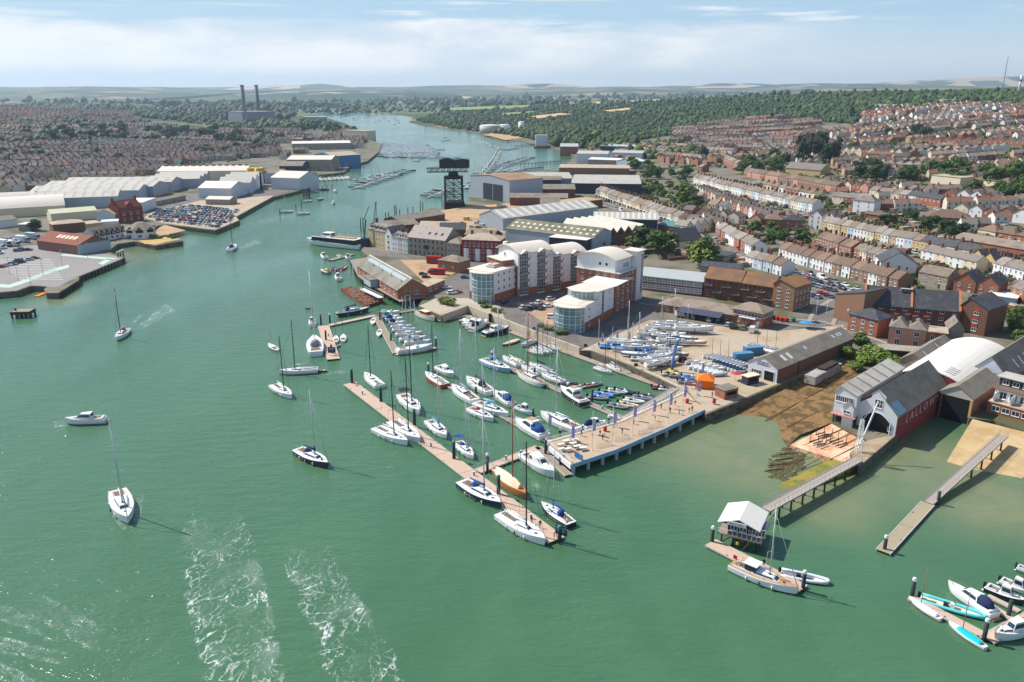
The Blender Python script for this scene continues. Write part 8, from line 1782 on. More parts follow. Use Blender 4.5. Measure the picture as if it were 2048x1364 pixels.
# the ferry-like patrol vessel
def big_vessel():
 a,b=G(614,487,0),G(728,499,0);v=(a-b).xy;L=v.length;t=thing('passenger_vessel','long passenger vessel with dark window band moored at the river end of the street','vessel',((a.x+b.x)/2,(a.y+b.y)/2,0),math.atan2(v.y,v.x))
 mb,at=hull(L,9,2.6,'motor');mb.build('hull',[M_FRAME,M_DECK,M_FRAME,M_NAVYH],t)
 mb=MB();mb.loft([[(-L*.4,4.2,2.4),(L*.36,3.2,3.2),(L*.36,-3.2,3.2),(-L*.4,-4.2,2.4)],[(-L*.4,4.2,5.2),(L*.32,3.0,5.8),(L*.32,-3.0,5.8),(-L*.4,-4.2,5.2)]],0,smooth=False);mb.build('saloon',mat('dark_glazing',(36,48,54),.15,0),t)
 mb=MB();mb.box(-L*.42,L*.33,-4.3,4.3,5.3,5.6);mb.build('upper_deck',M_DECK,t);c=cabin_loft(L*.02,L*.2,2.6,2.2,5.6,2.4,.2,.0);c.build('wheelhouse',[M_FRAME,M_GLASS],t)
 mb=MB()
 for i in range(14):mb.bar((-L*.41+i*L*.05,4.2,5.6),(-L*.41+i*L*.05,4.2,6.6),.06);mb.bar((-L*.41+i*L*.05,-4.2,5.6),(-L*.41+i*L*.05,-4.2,6.6),.06)
 mb.bar((-L*.41,-4.2,6.6),(L*.25,-4.2,6.6),.07);mb.bar((-L*.41,4.2,6.6),(L*.25,4.2,6.6),.07);mb.build('railing',M_FRAME,t)
 for x in(.22,-.05,-.2,-.36):mb=MB();mb.tube((L*x,0,5.6),(L*x,0,11),.12,.08,5);mb.build('mast',M_STEEL,t)
 mb=MB();
 for i in range(8):mb.box(-L*.36+i*2.4,-L*.36+i*2.4+1.6,-2,2,5.6,6.1)
 mb.build('seat_row',mat('tan_bench',(206,160,110)),t)
 p=GT(730,492);t=thing('dockside_crane','green and blue dockside crane at the river end of the street','crane',(p.x,p.y,2.5),0);mb=MB();mb.box(-2,2,-2,2,0,4.5);mb.build('cab',M_NAVY,t);mb=MB();mb.bar((0,0,4.5),(1.2,0,15),.7);mb.build('jib',mat('dull_green',(90,120,84),.7,.1,1),t);mb=MB();mb.bar((0,0,15-.5),(3.4,0,22),.3);mb.build('fly_jib',M_BLACK,t)
 p=GT(745,470);t=thing('lattice_crane','dark raking crane jib behind the yellow stone house','crane',(p.x,p.y,2.5),0);mb=MB();mb.bar((0,0,0),(3.0,0,20),.35);mb.bar((2.2,0,0),(3.2,0,20),.3);mb.build('jib',M_BLACK,t);mb=MB();mb.box(-1,3,-1.5,1.5,0,2.5);mb.build('cab',M_PILE,t)
 for i,(x,y,h)in enumerate(((722,462,9),(727,462,9),(772,447,8),(778,447,8),(790,438,10),(793,437,10),(800,437,7),(816,430,6),(826,428,6),(846,424,8),(884,412,8),(841,424,9))):pile(f'tall dark dolphin pile in the river off the street, {ordw(i + 1)} from the left',x,y,h,.3,None,group='dolphin piles off the street')
big_vessel()
# vehicles
CARC={'white':(236,236,236),'silver':(182,186,190),'grey':(112,116,122),'black':(36,38,42),'blue':(44,84,150),'red':(178,36,36),'navy':(34,46,78),'yellow':(226,182,50),'teal':(90,150,150)}
CM={}
def car_meshes(col,kind):
 if(col,kind)in CM:return CM[(col,kind)]
 m=mat('car_paint_'+col,CARC[col],.28,.02,1,spec=.5,coat=.6);out=[]
 L,W,H,hz={'car':(4.2,1.76,1.46,.86),'estate':(4.6,1.82,1.66,.96),'van':(5.2,1.98,2.2,1.1)}[kind]
 mb=MB();s=[(-L/2,.45,hz-.12,.82),(-L/2+.12,.25,hz,.96),(-L*.2,.2,hz+.02,1),(L*.2,.2,hz,1),(L/2-.35,.22,hz-.14,.96),(L/2,.38,hz-.32,.8)]
 mb.loft([[(x,W/2*k,z0),(x,W/2*k,z1-.12),(x,W/2*k*.9,z1),(x,-W/2*k*.9,z1),(x,-W/2*k,z1-.12),(x,-W/2*k,z0)]for x,z0,z1,k in s],0,smooth=False)
 xb,xf=(-L/2+.25,L*.2)if kind!='van' else(-L/2+.1,L*.26);w=W*.44
 rb,rf=xb+(.35 if kind=='car' else .15),xf-(.75 if kind!='van' else .55)
 mb.box(rb,rf,-w*.86,w*.86,H-.06,H);out.append(('body',mb.mesh('body',m),None))
 mb=MB();mb.loft([[(xb,w,hz-.05),(xf,w*.96,hz-.05),(xf,-w*.96,hz-.05),(xb,-w,hz-.05)],[(rb,w*.87,H-.055),(rf,w*.85,H-.055),(rf,-w*.85,H-.055),(rb,-w*.87,H-.055)]],0,smooth=False)
 if kind=='van':mb2=MB();mb2.box(-L/2+.05,L*.06,-W*.47,W*.47,.5,H-.02);out.append(('cargo_body',mb2.mesh('cargo_body',m),None))
 out.append(('cabin_glass',mb.mesh('cabin_glass',M_GLASS),None))
 wb=MB();wb.tube((0,-.1,0),(0,.1,0),.32,None,10,0,False);wb.tube((0,-.11,0),(0,.11,0),.17,None,8,1,False);wm=wb.mesh('wheel',[mat('tyre',(40,40,42),.9,.05,2),M_STEEL])
 for x in(-L*.3,L*.3):
  for y in(-1,1):out.append(('wheel',wm,(x,y*(W/2-.1),.32)))
 CM[(col,kind)]=out;return out
def car(label,p,rz,col='white',kind='car',group=None,parts=9):
 t=thing('parked_car' if kind!='van' else 'parked_van',label,'car' if kind!='van' else 'van',p,rz,group)
 for n,me,l in car_meshes(col,kind)[:parts]:put(n,me,t,l)
 return t
def carpx(label,x,y,ang,col,kind='car',group=None,z=None,lift=.08):
 p=G(x,y,z)if z is not None else GT(x,y);return car(label,(p.x,p.y,p.z+lift),R(ang),col,kind,group)
KN={'car':'car','estate':'tall car','van':'van'}
def cars():
 rr=random.Random(21);pal=['white','silver','grey','black','blue','red','navy','white','silver','grey']
 for i,(x,y,a,c,k)in enumerate(((1046,617,60,'white','car'),(1057,620,60,'black','estate'),(1064,613,60,'silver','car'),(1072,617,60,'navy','estate'),(1083,619,60,'black','car'),(1078,608,60,'white','estate'),(1103,601,20,'white','estate'),(1121,602,40,'black','car'),(1130,601,40,'white','car'),(1097,614,30,'white','car'),(1105,637,-10,'white','estate'),(1122,632,30,'white','car'),(1010,606,60,'black','car'))):
  carpx(f'{c} {KN[k]}, {ordw(i + 1)} counted from the left in the apartments car court',x,y,a,c,k,'cars in the apartments court',2.5,.14)
 for i,(x,y,c,k)in enumerate(((1388,636,'silver','estate'),(1402,639,'navy','car'),(1420,642,'white','estate'),(1438,645,'black','estate'),(1456,652,'silver','car'),(1467,656,'black','van'),(1487,659,'grey','estate'),(1505,664,'white','van'))):carpx(f'{c} {KN[k]} parked nose out by the clubhouse, {ordw(i + 1)} from the left',x,y,62,c,k,'cars by the clubhouse',2.5,.1)
 carpx('white lorry cab parked behind the yard boats',1364,633,10,'white','van',None,2.5,.1)
 i=0
 for(x0,y0,x1,y1,n)in((1592,550,1640,566,8),(1604,566,1668,583,9),(1600,580,1636,597,6),(1640,588,1676,600,4)):
  for k in range(n):
   i+=1;c=pal[(i*7)%10]if i not in(3,12,24)else('yellow','teal','red')[(i//10)%3];x,y=x0+(x1-x0)*k/(n-1),y0+(y1-y0)*k/(n-1);carpx(f'{c} car, {ordw(i)} from the back, car park behind the flats',x,y,55+rr.uniform(-4,4),c,rr.choice(('car','estate')),'cars in the car park behind the flats',None,.24)
 for i,(x,y,a,c,k,lab)in enumerate(((846,550,10,'black','car','dark car near the boathouse roof'),(863,546,10,'red','car','small red car in the street yard'),(852,556,10,'black','car','black car beside the brick store'),(902,541,-20,'white','van','white van beside the pyramid roofed brick building'),(930,557,0,'blue','car','bright blue car alone on the asphalt yard'),(893,577,10,'white','car','white car under the brick store wall'),(905,588,20,'white','estate','white tall car by the garden terrace'),(915,586,20,'red','car','red car by the garden terrace'),(884,520,-10,'grey','car','grey car in front of the stone house'),(860,516,-10,'black','car','black car in front of the stone warehouse'))):carpx(lab,x,y,a,c,k)
 for i,(x,y,lab)in enumerate(((868,527,'red and white double deck bus beside the pyramid roofed brick building'),(875,549,'red lifeboat tractor lorry in the street yard'))):
  p=GT(x,y);t=thing('red_bus',lab,'bus',(p.x,p.y,p.z+.1),-.15);mb=MB();mb.box(-3.6,3.6,-1.2,1.2,.4,2.9+(.9 if i==0 else 0),0);mb.build('body',M_RED,t);mb=MB();mb.box(-3.4,3.4,-1.23,1.23,1.5,2.3,0);mb.build('window_band',M_GLASS,t)
  for xx in(-3,3):
   for yy in(-1.2,1.2):put('wheel',car_meshes('red','car')[-1][1],t,(xx,yy,.4),scale=(1.3,1.3,1.3))
 for i,(x,y,c,k)in enumerate(((1000,414,'white','van'),(1010,414,'white','car'),(985,420,'grey','estate'),(935,441,'yellow','van'),(926,448,'yellow','car'),(952,448,'white','car'),(960,445,'silver','car'),(968,447,'red','car'),(944,455,'white','car'),(956,456,'grey','car'),(966,455,'white','van'),(972,450,'white','car'))):carpx(f'{c} {KN[k]} on the sandy crane yard, {ordw(i + 1)} counting inland from the crane',x,y,rr.uniform(-30,40),c,k,'vehicles on the crane yard',None,.14)
 o=G(318,441,2.5).xy;u=(G(440,455,2.5).xy-o).normalized();v=Vector((-u.y,u.x));poly=[Vector(p)for p in((300,438),(330,446),(430,457),(472,438),(468,431),(500,414),(470,410),(430,412),(352,412),(310,426))];wp_=[G(p.x,p.y,2.5).xy for p in poly];n=0
 for r_ in range(-6,16):
  k=0
  for c_ in range(-12,40):
   q=o+v*(r_*7.2)+u*(c_*3.3)+v*rr.uniform(-.4,.4)
   if not inside(q,wp_)or rr.random()<.3 or n>140:continue
   n+=1;k+=1;c=pal[rr.randrange(10)];car(f'{c} car, {ordw(k)} from left, {ordw(max(1, r_ + 7))} row, far quay car park',(q.x,q.y,2.58),math.atan2(v.y,v.x),c,rr.choice(('car','car','estate')),'cars in the far quay car park',2)
 for i,(x,y,c,k)in enumerate(((5,535,'red','car'),(16,532,'white','car'),(26,530,'grey','estate'),(34,527,'black','estate'),(42,525,'grey','van'),(60,521,'silver','car'),(71,518,'black','car'),(36,503,'grey','estate'),(46,501,'navy','estate'),(58,501,'black','car'),(4,498,'white','van'),(10,491,'red','car'),(-2,508,'white','van'),(20,482,'silver','van'),(30,486,'white','van'),(40,478,'grey','van'),(252,476,'white','car'),(260,478,'black','car'),(268,474,'grey','car'))):carpx(f'{c} {KN[k]} at the ferry terminal, {ordw(i + 1)} counted inland from the water',x,y,22,c,k,'vehicles at the ferry terminal',2.5,.14)
 for i,(x,y,l)in enumerate(((46,484,'white box lorry beside the ferry shed'),(26,492,'pale tanker lorry left of the box lorry'),(66,478,'pale blue articulated lorry behind the ferry shed'),(8,492,'white lorry at the left edge of the photo'))):
  p=G(x,y,2.6);t=thing('lorry',l,'lorry',p,R(-25));mb=MB();
  (mb.box(-5,2.6,-1.25,1.25,1.0,3.7)if i!=1 else mb.tube((-5,0,2.2),(2.4,0,2.2),1.2,None,10));mb.build('box_body',M_BLUEW if i==2 else M_FRAME,t);mb=MB();mb.box(3.0,5,-1.2,1.2,.6,3.0);mb.build('cab',M_GCLAD,t)
  mb=MB();mb.box(5.0,5.04,-1.0,1.0,1.7,2.7);mb.build('windscreen',M_GLASS,t)
  for xx in(-4,-2.6,3.8):
   for yy in(-1.1,1.1):put('wheel',car_meshes('red','car')[-1][1],t,(xx,yy,.45),scale=(1.4,1.4,1.4))
 for lane,(pts,n)in{'the road behind the factory':([(1205,407),(1375,464),(1470,502)],22),'the road above the white terrace':([(1375,362),(1480,402),(1640,442),(1760,482),(1940,540)],44),'the road below the pine clump':([(1470,362),(1680,400),(1900,422)],22),'the street by the modern terrace':([(1560,536),(1640,560),(1720,586)],16)}.items():
  P=[GT(*q)for q in pts];Ls=[(b-a).length for a,b in zip(P,P[1:])];tot=sum(Ls);k=0
  for i in range(n):
   s_=tot*(i+rr.uniform(.2,.8))/n;j=0
   while s_>Ls[j]:s_-=Ls[j];j+=1
   a,b=P[j],P[j+1];q=a.lerp(b,s_/Ls[j]);d_=(b-a).xy.normalized();q2=q.xy+Vector((-d_.y,d_.x))*rr.choice((-2.6,2.6));k+=1
   c=pal[rr.randrange(10)];kd=rr.choice(('car','estate','car','van'));car(f'{c} {KN[kd]} kerbside, {ordw(k)} from far end, {lane}',(q2.x,q2.y,T(q2.x,q2.y)+.16),math.atan2(d_.y,d_.x),c,kd,f'cars along {lane}',6)
 k=0
 for i in range(26):
  x,y=rr.uniform(1800,1890),rr.uniform(438,458);k+=1;c=pal[rr.randrange(10)];carpx(f'{c} car in the lot by the bowling hall, {ordw(k)} of the parked group',x,y,rr.uniform(0,180),c,'car','cars by the bowling hall')
cars()
# the boat yard
def yard():
 ZY=2.57
 def trailer(label,p,rz,L,z=.8):
  t=thing('boat_trailer',label,'trailer',p,rz,'boat trailers and cradles in the yard');mb=MB();mb.box(-L*.4,L*.4,-.1,.1,.35,.5);mb.bar((L*.4,0,.4),(L*.55,0,.35),.1)
  for k in(-.3,0,.3):mb.box(L*k-.08,L*k+.08,-L*.12,L*.12,.35,.5)
  mb.build('frame',M_RUST,t)
  for k in(-.3,.3):
   for s_ in(1,-1):mb=MB();mb.bar((L*k,s_*L*.12,.4),(L*k,s_*L*.1,z+.7),.1);mb.build('prop',M_RUST,t)
 for i,(x,y,a,L,kw,lab)in enumerate(((1318,664,-18,9.5,dict(),'white sail boat on a cradle with pink stern, nearest the dark wall'),(1342,657,-10,11,dict(),'white yacht hull on a cradle in front of the lorry cab'),(1388,666,-6,14,dict(kind='race'),'longest white racing hull on a cradle at the edge of the open yard'),(1300,676,-14,9,dict(hood=M_CVG),'white yacht with grey cover on a cradle, second row of the yard'),(1330,682,-12,9.5,dict(),'grey covered yacht hull on a cradle, second row of the yard'),(1340,690,-14,9.5,dict(),'white motor sailer on a cradle at the front of the second row'),(1250,694,-14,12,dict(kind='race'),'long white racing yacht on a cradle beside the gangway'),(1272,704,-12,10,dict(),'white yacht with pale blue hull on a cradle behind the gangway'),(1322,722,24,9,dict(kind='race'),'white hull on a cradle left of the blue hoist'),(1334,730,26,9,dict(kind='race'),'white racing hull on a cradle against the blue hoist'),(1312,736,24,8,dict(),'white hull on a cradle at the yard edge left of the hoist'))):
  p=G(x,y,ZY);hm=[M_GEL,M_GEL,M_GEL,M_GEL,M_GREYH,M_GEL,M_GEL,M_BLUEH][i%8]
  mm=M_ALU if i in(0,1,6,7)else None
  assemble(yacht_parts(L,hm,mm,boom=False,mh=1.15,**kw),'sailing_yacht',lab,'yacht',(p.x,p.y,ZY+1.15),R(a),'boats laid up in the yard');trailer('steel cradle under the '+' '.join(lab.split()[:3])+f', number {ordw(i + 1)} from the dark wall',(p.x,p.y,ZY),R(a),L)
 mots=[(1352,676,-14,7,'small white motor boat on a trailer beside the long racing hull'),(1290,690,-20,7,'white sports boat on a trailer in the second row of the yard'),(1310,700,-14,6.4,'white sports boat on a trailer behind the second row'),(1346,704,-12,6.4,'low white motor boat on a trailer at the edge of open concrete')]
 for i,(x,y,a,L,lab)in enumerate(mots):p=G(x,y,ZY);assemble(motor_parts(L,M_GEL,style='open',canopy=M_CVG if i%2 else None),'motor_boat',lab,'motor boat',(p.x,p.y,ZY+.7),R(a),'boats laid up in the yard')
 for i,(x,y,a,cm,L)in enumerate(((1222,697,-12,M_RUBB,8),(1292,714,-8,M_RUB,6),(1304,722,-10,M_RUBW,6),(1276,722,-12,M_RUBW,5),(1290,708,-8,M_RUBB,6),(1354,756,-20,M_RUB,5),(1340,752,-10,M_RUBC,5),(1384,760,-25,M_RUBB,6.4),(1372,768,-20,M_RUB,5))):p=G(x,y,ZY);assemble(rib_parts(L,cm),'inflatable_boat',['bright blue','grey','white','pale','blue','small grey','cream','covered blue','dark grey'][i]+' inflatable boat ashore in the yard'+[' by the gangway',' near the blue hoist',' in front of the cradles',' at the quay edge',' beside the cradles',' behind the flags',' by the kiosk',' next to the orange tent',' nearest the quay steps'][i],'rib',(p.x,p.y,ZY+.4),R(a),'inflatables ashore')
 rr=random.Random(31)
 for i,(x,y)in enumerate(((1262,690),(1284,684),(1300,666),(1322,652),(1366,690),(1376,682),(1356,714),(1330,712),(1296,728),(1266,714),(1240,704),(1352,664),(1372,654),(1310,690),(1390,690),(1336,706))):
  p=G(x,y,ZY);kind=i%4;L=rr.uniform(5.6,8.2);lab=('white','grey','pale blue','cream')[i//4]+' '+('small keelboat','covered dayboat','open workboat','racing keelboat')[kind]+f' on a trailer mid yard, near the {("dark wall", "open concrete", "blue hoist", "gangway")[i // 4]}'
  pr=yacht_parts(round(L*2)/2,M_GEL,(M_ALU,M_CARB)[i%2],boom=False,rails=False,kind='race' if kind==3 else 'yacht',mh=1.2)if kind in(0,3)else dayboat_parts(round(L),(M_GEL,M_GREYH,M_BLUEH,M_CVC)[i//4],(M_CVG,M_GEL)[i%2]if kind==1 else None)
  assemble(pr,'sailing_yacht' if kind in(0,3)else 'dayboat',lab,'yacht' if kind in(0,3)else 'dayboat',(p.x,p.y,ZY+.8),R(-14+rr.uniform(-12,12)),'boats laid up in the yard')
 k=0
 for row_,(x0,y0,x1,y1,n,hm,cv)in enumerate(((1502,700,1560,712,8,M_GEL,M_GEL),(1510,694,1556,703,6,M_GEL,None),(1440,722,1490,736,8,M_GREYH,M_CVG),(1436,730,1484,746,8,M_GEL,M_CVN),(1420,716,1460,722,6,M_GEL,M_CVG),(1392,738,1440,752,6,M_GEL,M_GEL),(1386,728,1436,742,5,M_GEL,None))):
  for i in range(n):
   k+=1;x,y=x0+(x1-x0)*i/(n-1),y0+(y1-y0)*i/(n-1);p=G(x,y,ZY);assemble(dayboat_parts(5.2,hm,cv,M_CARB if(row_ in(1,4)and i%2==0)else None),'sailing_dinghy',f'{"covered" if cv else "open"} dinghy ashore, {ordw(i + 1)} from left, dinghy row {("one", "two", "three", "four", "five", "six", "seven")[row_]} by the boat shed','dinghy',(p.x,p.y,ZY+.45),R(-18 if row_<2 else 12),'dinghies ashore by the boat shed')
 a,b=G(1466,716,ZY),G(1510,728,ZY);
 for i,(p,rz,lab)in enumerate(((G(1486,720,ZY),R(12),'blue shipping container at the corner of the boat shed'),(G(1505,708,ZY),R(14),'paler blue shipping container behind the first one'))):
  t=thing('shipping_container',lab,'container',p,rz);mb=MB();mb.box(-3.0,3.0,-1.22,1.22,.15,2.6);mb.build('body',mat('container_blue',(96,152,190),.6,.08,1,stripes=(2.5,'X',.3)),t)
  mb=MB();mb.box(-3.08,-3.0,-1.1,1.1,.3,2.45);mb.build('door',M_BLUE,t)
 p=G(1344,742,ZY);t=thing('boat_hoist','bright blue slewing boat hoist at the edge of the yard','crane',p,R(40));mb=MB();mb.tube((0,0,0),(0,0,3.2),.5,.42,10);mb.build('column',M_BLUE,t);mb=MB();mb.bar((0,0,3.0),(1.6,0,9.2),.55);mb.bar((1.6,0,9.2),(3.2,0,9.8),.35);mb.build('jib',M_BLUE,t);mb=MB();mb.box(-1.2,1.2,-1.2,1.2,0,.5);mb.build('base',mat('yellow_base',(220,180,70),.7,.1,1),t);mb=MB();mb.bar((3.2,0,9.7),(3.2,0,5.5),.04);mb.build('hook_line',M_BLACK,t)
 p=G(1362,722,ZY);t=thing('yard_tractor','dark red yard tractor parked behind the blue hoist','tractor',p,R(20));mb=MB();mb.box(-1.8,1.4,-.8,.8,.6,1.6);mb.build('body',M_REDWALL,t);mb=MB();mb.box(-1.4,.1,-.75,.75,1.6,2.7);mb.build('cab',M_GLASS,t)
 for xx,r_ in((-1.1,.8),(1.1,.5)):
  for yy in(-1,1):mb=MB();mb.tube((xx,yy-.15,r_),(xx,yy+.15,r_),r_,None,12,0,False);mb.build('wheel',MAT['tyre'],t)
 p=G(1409,772,ZY);t=thing('orange_tent','bright orange gazebo tent at the head of the jetty','tent',p,R(-14));mb=MB();w=2.6;mb.box(-w,w,-w,w,.05,2.5);mb.build('side_wall',M_ORANGE,t)
 mb=MB();mb.loft([[(-w-.1,-w-.1,2.5),(w+.1,-w-.1,2.5),(w+.1,w+.1,2.5),(-w-.1,w+.1,2.5)],[(-1.3,-1.3,3.4),(1.3,-1.3,3.4),(1.3,1.3,3.4),(-1.3,1.3,3.4)],[(-.1,-.1,3.9),(.1,-.1,3.9),(.1,.1,3.9),(-.1,.1,3.9)]],smooth=False);mb.build('canopy',M_ORANGE,t)
 for lab,x,y,top,walls_,w,d,h in(('low white stall with tan roof in front of the boat shed door',1500,766,M_CVC,M_NAVY,4.6,2.4,2.5),('brick kiosk with grey flat roof at the root of the jetty',1452,792,M_GROOF,M_RBRICK,5.0,4.0,2.6)):
  p=G(x,y,ZY);t=thing('kiosk',lab,'kiosk',p,R(28));mb=MB();mb.box(-w/2,w/2,-d/2,d/2,0,h);mb.build('body',walls_,t);mb=MB();mb.box(-w/2-.2,w/2+.2,-d/2-.2,d/2+.2,h,h+.18);mb.build('roof',top,t);mb=MB();mb.box(-w*.35,w*.35,-d/2-.06,-d/2,1.0,2.0);mb.build('hatch',M_DARK,t)
 def brolly(lab,x,y,m,z=ZY,r_=1.7):
  p=G(x,y,z);t=thing('umbrella',lab,'umbrella',p,rnd.uniform(0,1));mb=MB();mb.tube((0,0,0),(0,0,2.5),.04,None,5);mb.build('pole',M_STEEL,t);mb=MB();n=8;mb.loft([[(r_*math.cos(6.283*i/n),r_*math.sin(6.283*i/n),2.15)for i in range(n)],[(.05*math.cos(6.283*i/n),.05*math.sin(6.283*i/n),2.8)for i in range(n)]],smooth=False);mb.build('canopy',m,t)
 brolly('orange red parasol beside the low white stall',1471,760,M_CVR);brolly('turquoise parasol over the club terrace',1612,656,M_CVY,2.6,2.4);brolly('navy parasol beside the turquoise one',1630,656,M_CVN,2.6,1.9)
 for i,(x,y,m,n)in enumerate(((1555,640,M_RED,'dark red'),(1563,642,M_RED,'red'),(1573,643,M_RED,'bright red'),(1586,643,M_GREENP,'green'),(1546,638,M_PILE,'brown'))):p=G(x,y,2.62);mb=MB();mb.loft([[(-.6,-.5,.1),(.6,-.5,.1),(.6,.5,.1),(-.6,.5,.1)],[(-.75,-.6,1.2),(.75,-.6,1.2),(.75,.6,1.2),(-.75,.6,1.2)],[(-.7,-.3,1.4),(.7,-.3,1.4),(.7,.55,1.4),(-.7,.55,1.4)]],smooth=False);tag(mb.build('waste_bin',m,None,p,.2),f'{n} wheeled waste bin in the row behind the lookout block','bin','waste bins')
 rr=random.Random(8)
 for i in range(16):p=G(1566+rr.uniform(0,54),660+rr.uniform(-4,12),2.62);mb=MB();mb.tube((0,0,0),(0,0,.68),.05);mb.tube((0,0,.68),(0,0,.74),.5,None,9);
 BAN=[(1097,860),(1143,884),(1185,869),(1227,854),(1267,841),(1306,830),(1339,817),(1367,800),(1396,789)]
 M_LAV=mat('lavender_banner',(158,146,200),.8,.05,2,rgb2=(214,208,232),thr=(.52,.56))
 def banner(lab,x,y,z,h=4.0,a=.3):
  p=G(x,y,z);t=thing('feather_banner',lab,'banner',p,a,'lavender feather banners');mb=MB();mb.tube((0,0,0),(0,0,h),.035,.02,5);mb.box(-.35,.35,-.35,.35,0,.06);mb.build('pole',M_STEEL,t)
  mb=MB();pr=[(.03,.9),(.03,h),(.3,h-.05),(.7,h-.5),(.85,h-1.1),(.8,1.0)];mb.exx(pr,-.012,.012);mb.build('banner',M_LAV,t)
 for i,(x,y)in enumerate(BAN):banner(f'lavender feather banner on the inner edge of the jetty, {ordw(i + 1)} from the jetty head',x,y,2.9,4.4)
 for i,(x,y)in enumerate(((1203,690),(1232,688),(1256,686),(1286,690),(1374,776),(1403,752))):banner(f'lavender feather banner in the boat yard, {ordw(i + 1)} from the dark wall',x,y,ZY,4.2)
 for i,(x,y,h,z)in enumerate(((1094,890,9,2.9),(1140,914,9,2.9),(1184,900,10,2.9),(1224,890,10,2.9),(1265,870,10,2.9),(1336,846,10,2.9),(1365,830,10,2.9),(1392,800,9,2.9),(1197,690,9,ZY),(1224,700,8,ZY),(1253,703,12,ZY),(1284,726,12,ZY),(1630,648,10,2.7),(1650,650,10,2.7))):
  p=G(x,y,z);mb=MB();mb.tube((0,0,0),(0,0,h),.07,.04,6);mb.tube((0,0,0),(0,0,.2),.18,None,8);mb.dome((0,0,h),.1,.1,.1,6,2);tag(mb.build('flagpole',M_FRAME,None,p),f'tall white flagpole, {ordw(i + 1)} from the jetty head along the waterfront','flagpole','white flagpoles')
 for i,(x,y)in enumerate(((1122,893),(1132,886),(1146,891),(1154,897),(1166,900),(1136,902),(1122,902),(1150,884))):
  p=G(x,y,2.9);t=thing('picnic_table',f'white topped table with benches at the jetty head, {ordw(i + 1)} of eight','table',p,R(20));mb=MB();mb.box(-.9,.9,-.4,.4,.7,.76);mb.build('table_top',M_FRAME,t)
  for s_ in(1,-1):mb=MB();mb.box(-.9,.9,s_*.8-.13,s_*.8+.13,.42,.46);mb.build('bench',M_TIMBER,t)
  mb=MB();mb.bar((-.6,-.8,.0),(-.6,.3,.7),.06);mb.bar((.6,.8,.0),(.6,-.3,.7),.06);mb.bar((-.6,.8,.0),(-.6,-.3,.7),.06);mb.bar((.6,-.8,.0),(.6,.3,.7),.06);mb.build('leg',M_TIMBER,t)
 for i,(x,y,z)in enumerate(((1210,862,2.9),(1374,806,2.9),(1428,806,2.9))):p=G(x,y,z);mb=MB();mb.tube((0,0,0),(0,0,1.1),.45,.5,10);mb.dome((0,0,1.1),.5,.5,.25,10,2);tag(mb.build('litter_bin',M_RED,None,p),f'red litter bin on the jetty, {ordw(i + 1)} from the jetty head','bin','red litter bins')
 for i,(x,y)in enumerate(((1209,893),(1244,880),(1290,866),(1310,855))):
  p=G(x,y,2.9);mb=MB();L=4.5
  for z in(.2,.6,1.05):mb.bar((-L/2,0,z),(L/2,0,z),.05)
  for k in range(10):mb.bar((-L/2+k*L/9,0,0),(-L/2+k*L/9,0,1.05),.04)
  tag(mb.build('crowd_barrier',M_STEEL,None,p,R(28)),f'grey crowd barrier along the jetty edge, {ordw(i + 1)} from the jetty head','barrier','crowd barriers')
 J=[(1205,880,'stand',(40,42,50),'dark clothes by the second barrier'),(1200,872,'walk',(60,64,80),'grey top near the red bin'),(1208,875,'stand',(230,230,226),'white top near the red bin'),(1244,868,'walk',(50,56,90),'navy top in mid jetty'),(1267,848,'stand',(220,220,216),'white shirt beside the banners'),(1310,842,'stand',(40,44,50),'black clothes under the sixth banner'),(1340,826,'walk',(170,60,50),'red top walking along the jetty'),(1358,829,'stand',(232,110,90),'coral top at the jetty edge'),(1378,826,'stand',(190,60,50),'red jacket near the blue beam'),(1384,823,'walk',(170,90,70),'rust top near the blue beam'),(1322,818,'stand',(30,30,36),'black wetsuit beside the gangway'),(1350,812,'stand',(60,80,130),'blue top by the gangway top'),(1163,872,'walk',(40,44,60),'dark jacket near the jetty head'),(1424,794,'stand',(180,60,50),'red top by the kiosk')]
 for i,(x,y,po,top,lab)in enumerate(J):p=G(x,y,2.9);person('person in '+lab,p,rr.uniform(0,6.2),po,top,((60,60,66),(40,50,80),(190,170,140))[i%3],((70,50,36),(40,32,26),(150,120,80))[i%3],'people on the jetty')
 for i,(x,y,z,lab)in enumerate(((1063,1046,.57,'person in dark top standing on the near end of the outer pontoon'),(1080,1055,.57,'person in black crouching by ropes on the outer pontoon'),(1070,1060,.57,'person in white cap walking on the outer pontoon'),(1527,1133,.57,'person in black standing on the landing stage'),(1474,1098,.57,'person in yellow jacket on the landing stage below the hut'),(1270,727,.7,'person in navy at the foot of the yard gangway'))):person(lab,G(x,y,z),rr.uniform(0,6),'stand',[(40,44,60),(30,30,34),(230,230,226),(34,34,40),(226,190,60),(40,50,90)][i],(50,54,64),(60,44,32))
 for(x,y,z,dx,lab)in((243,1003,.95,0,'person in red steering the yacht on the left'),(252,1000,.95,0,'person in blue beside the steersman on the left yacht'),(572,783,.9,0,'person in white in the cockpit of the turning yacht'),(644,925,.95,0,'person in navy in the cockpit of the navy hulled yacht'),(178,842,1.0,0,'person in white at the wheel of the motor cruiser')):person(lab,G(x,y,z),rr.uniform(0,6),'sit',{'r':(190,50,50),'b':(60,90,160),'w':(232,232,228),'n':(40,50,90)}[lab.split(' in ')[1][0]],(60,60,70),(80,60,40))
yard()
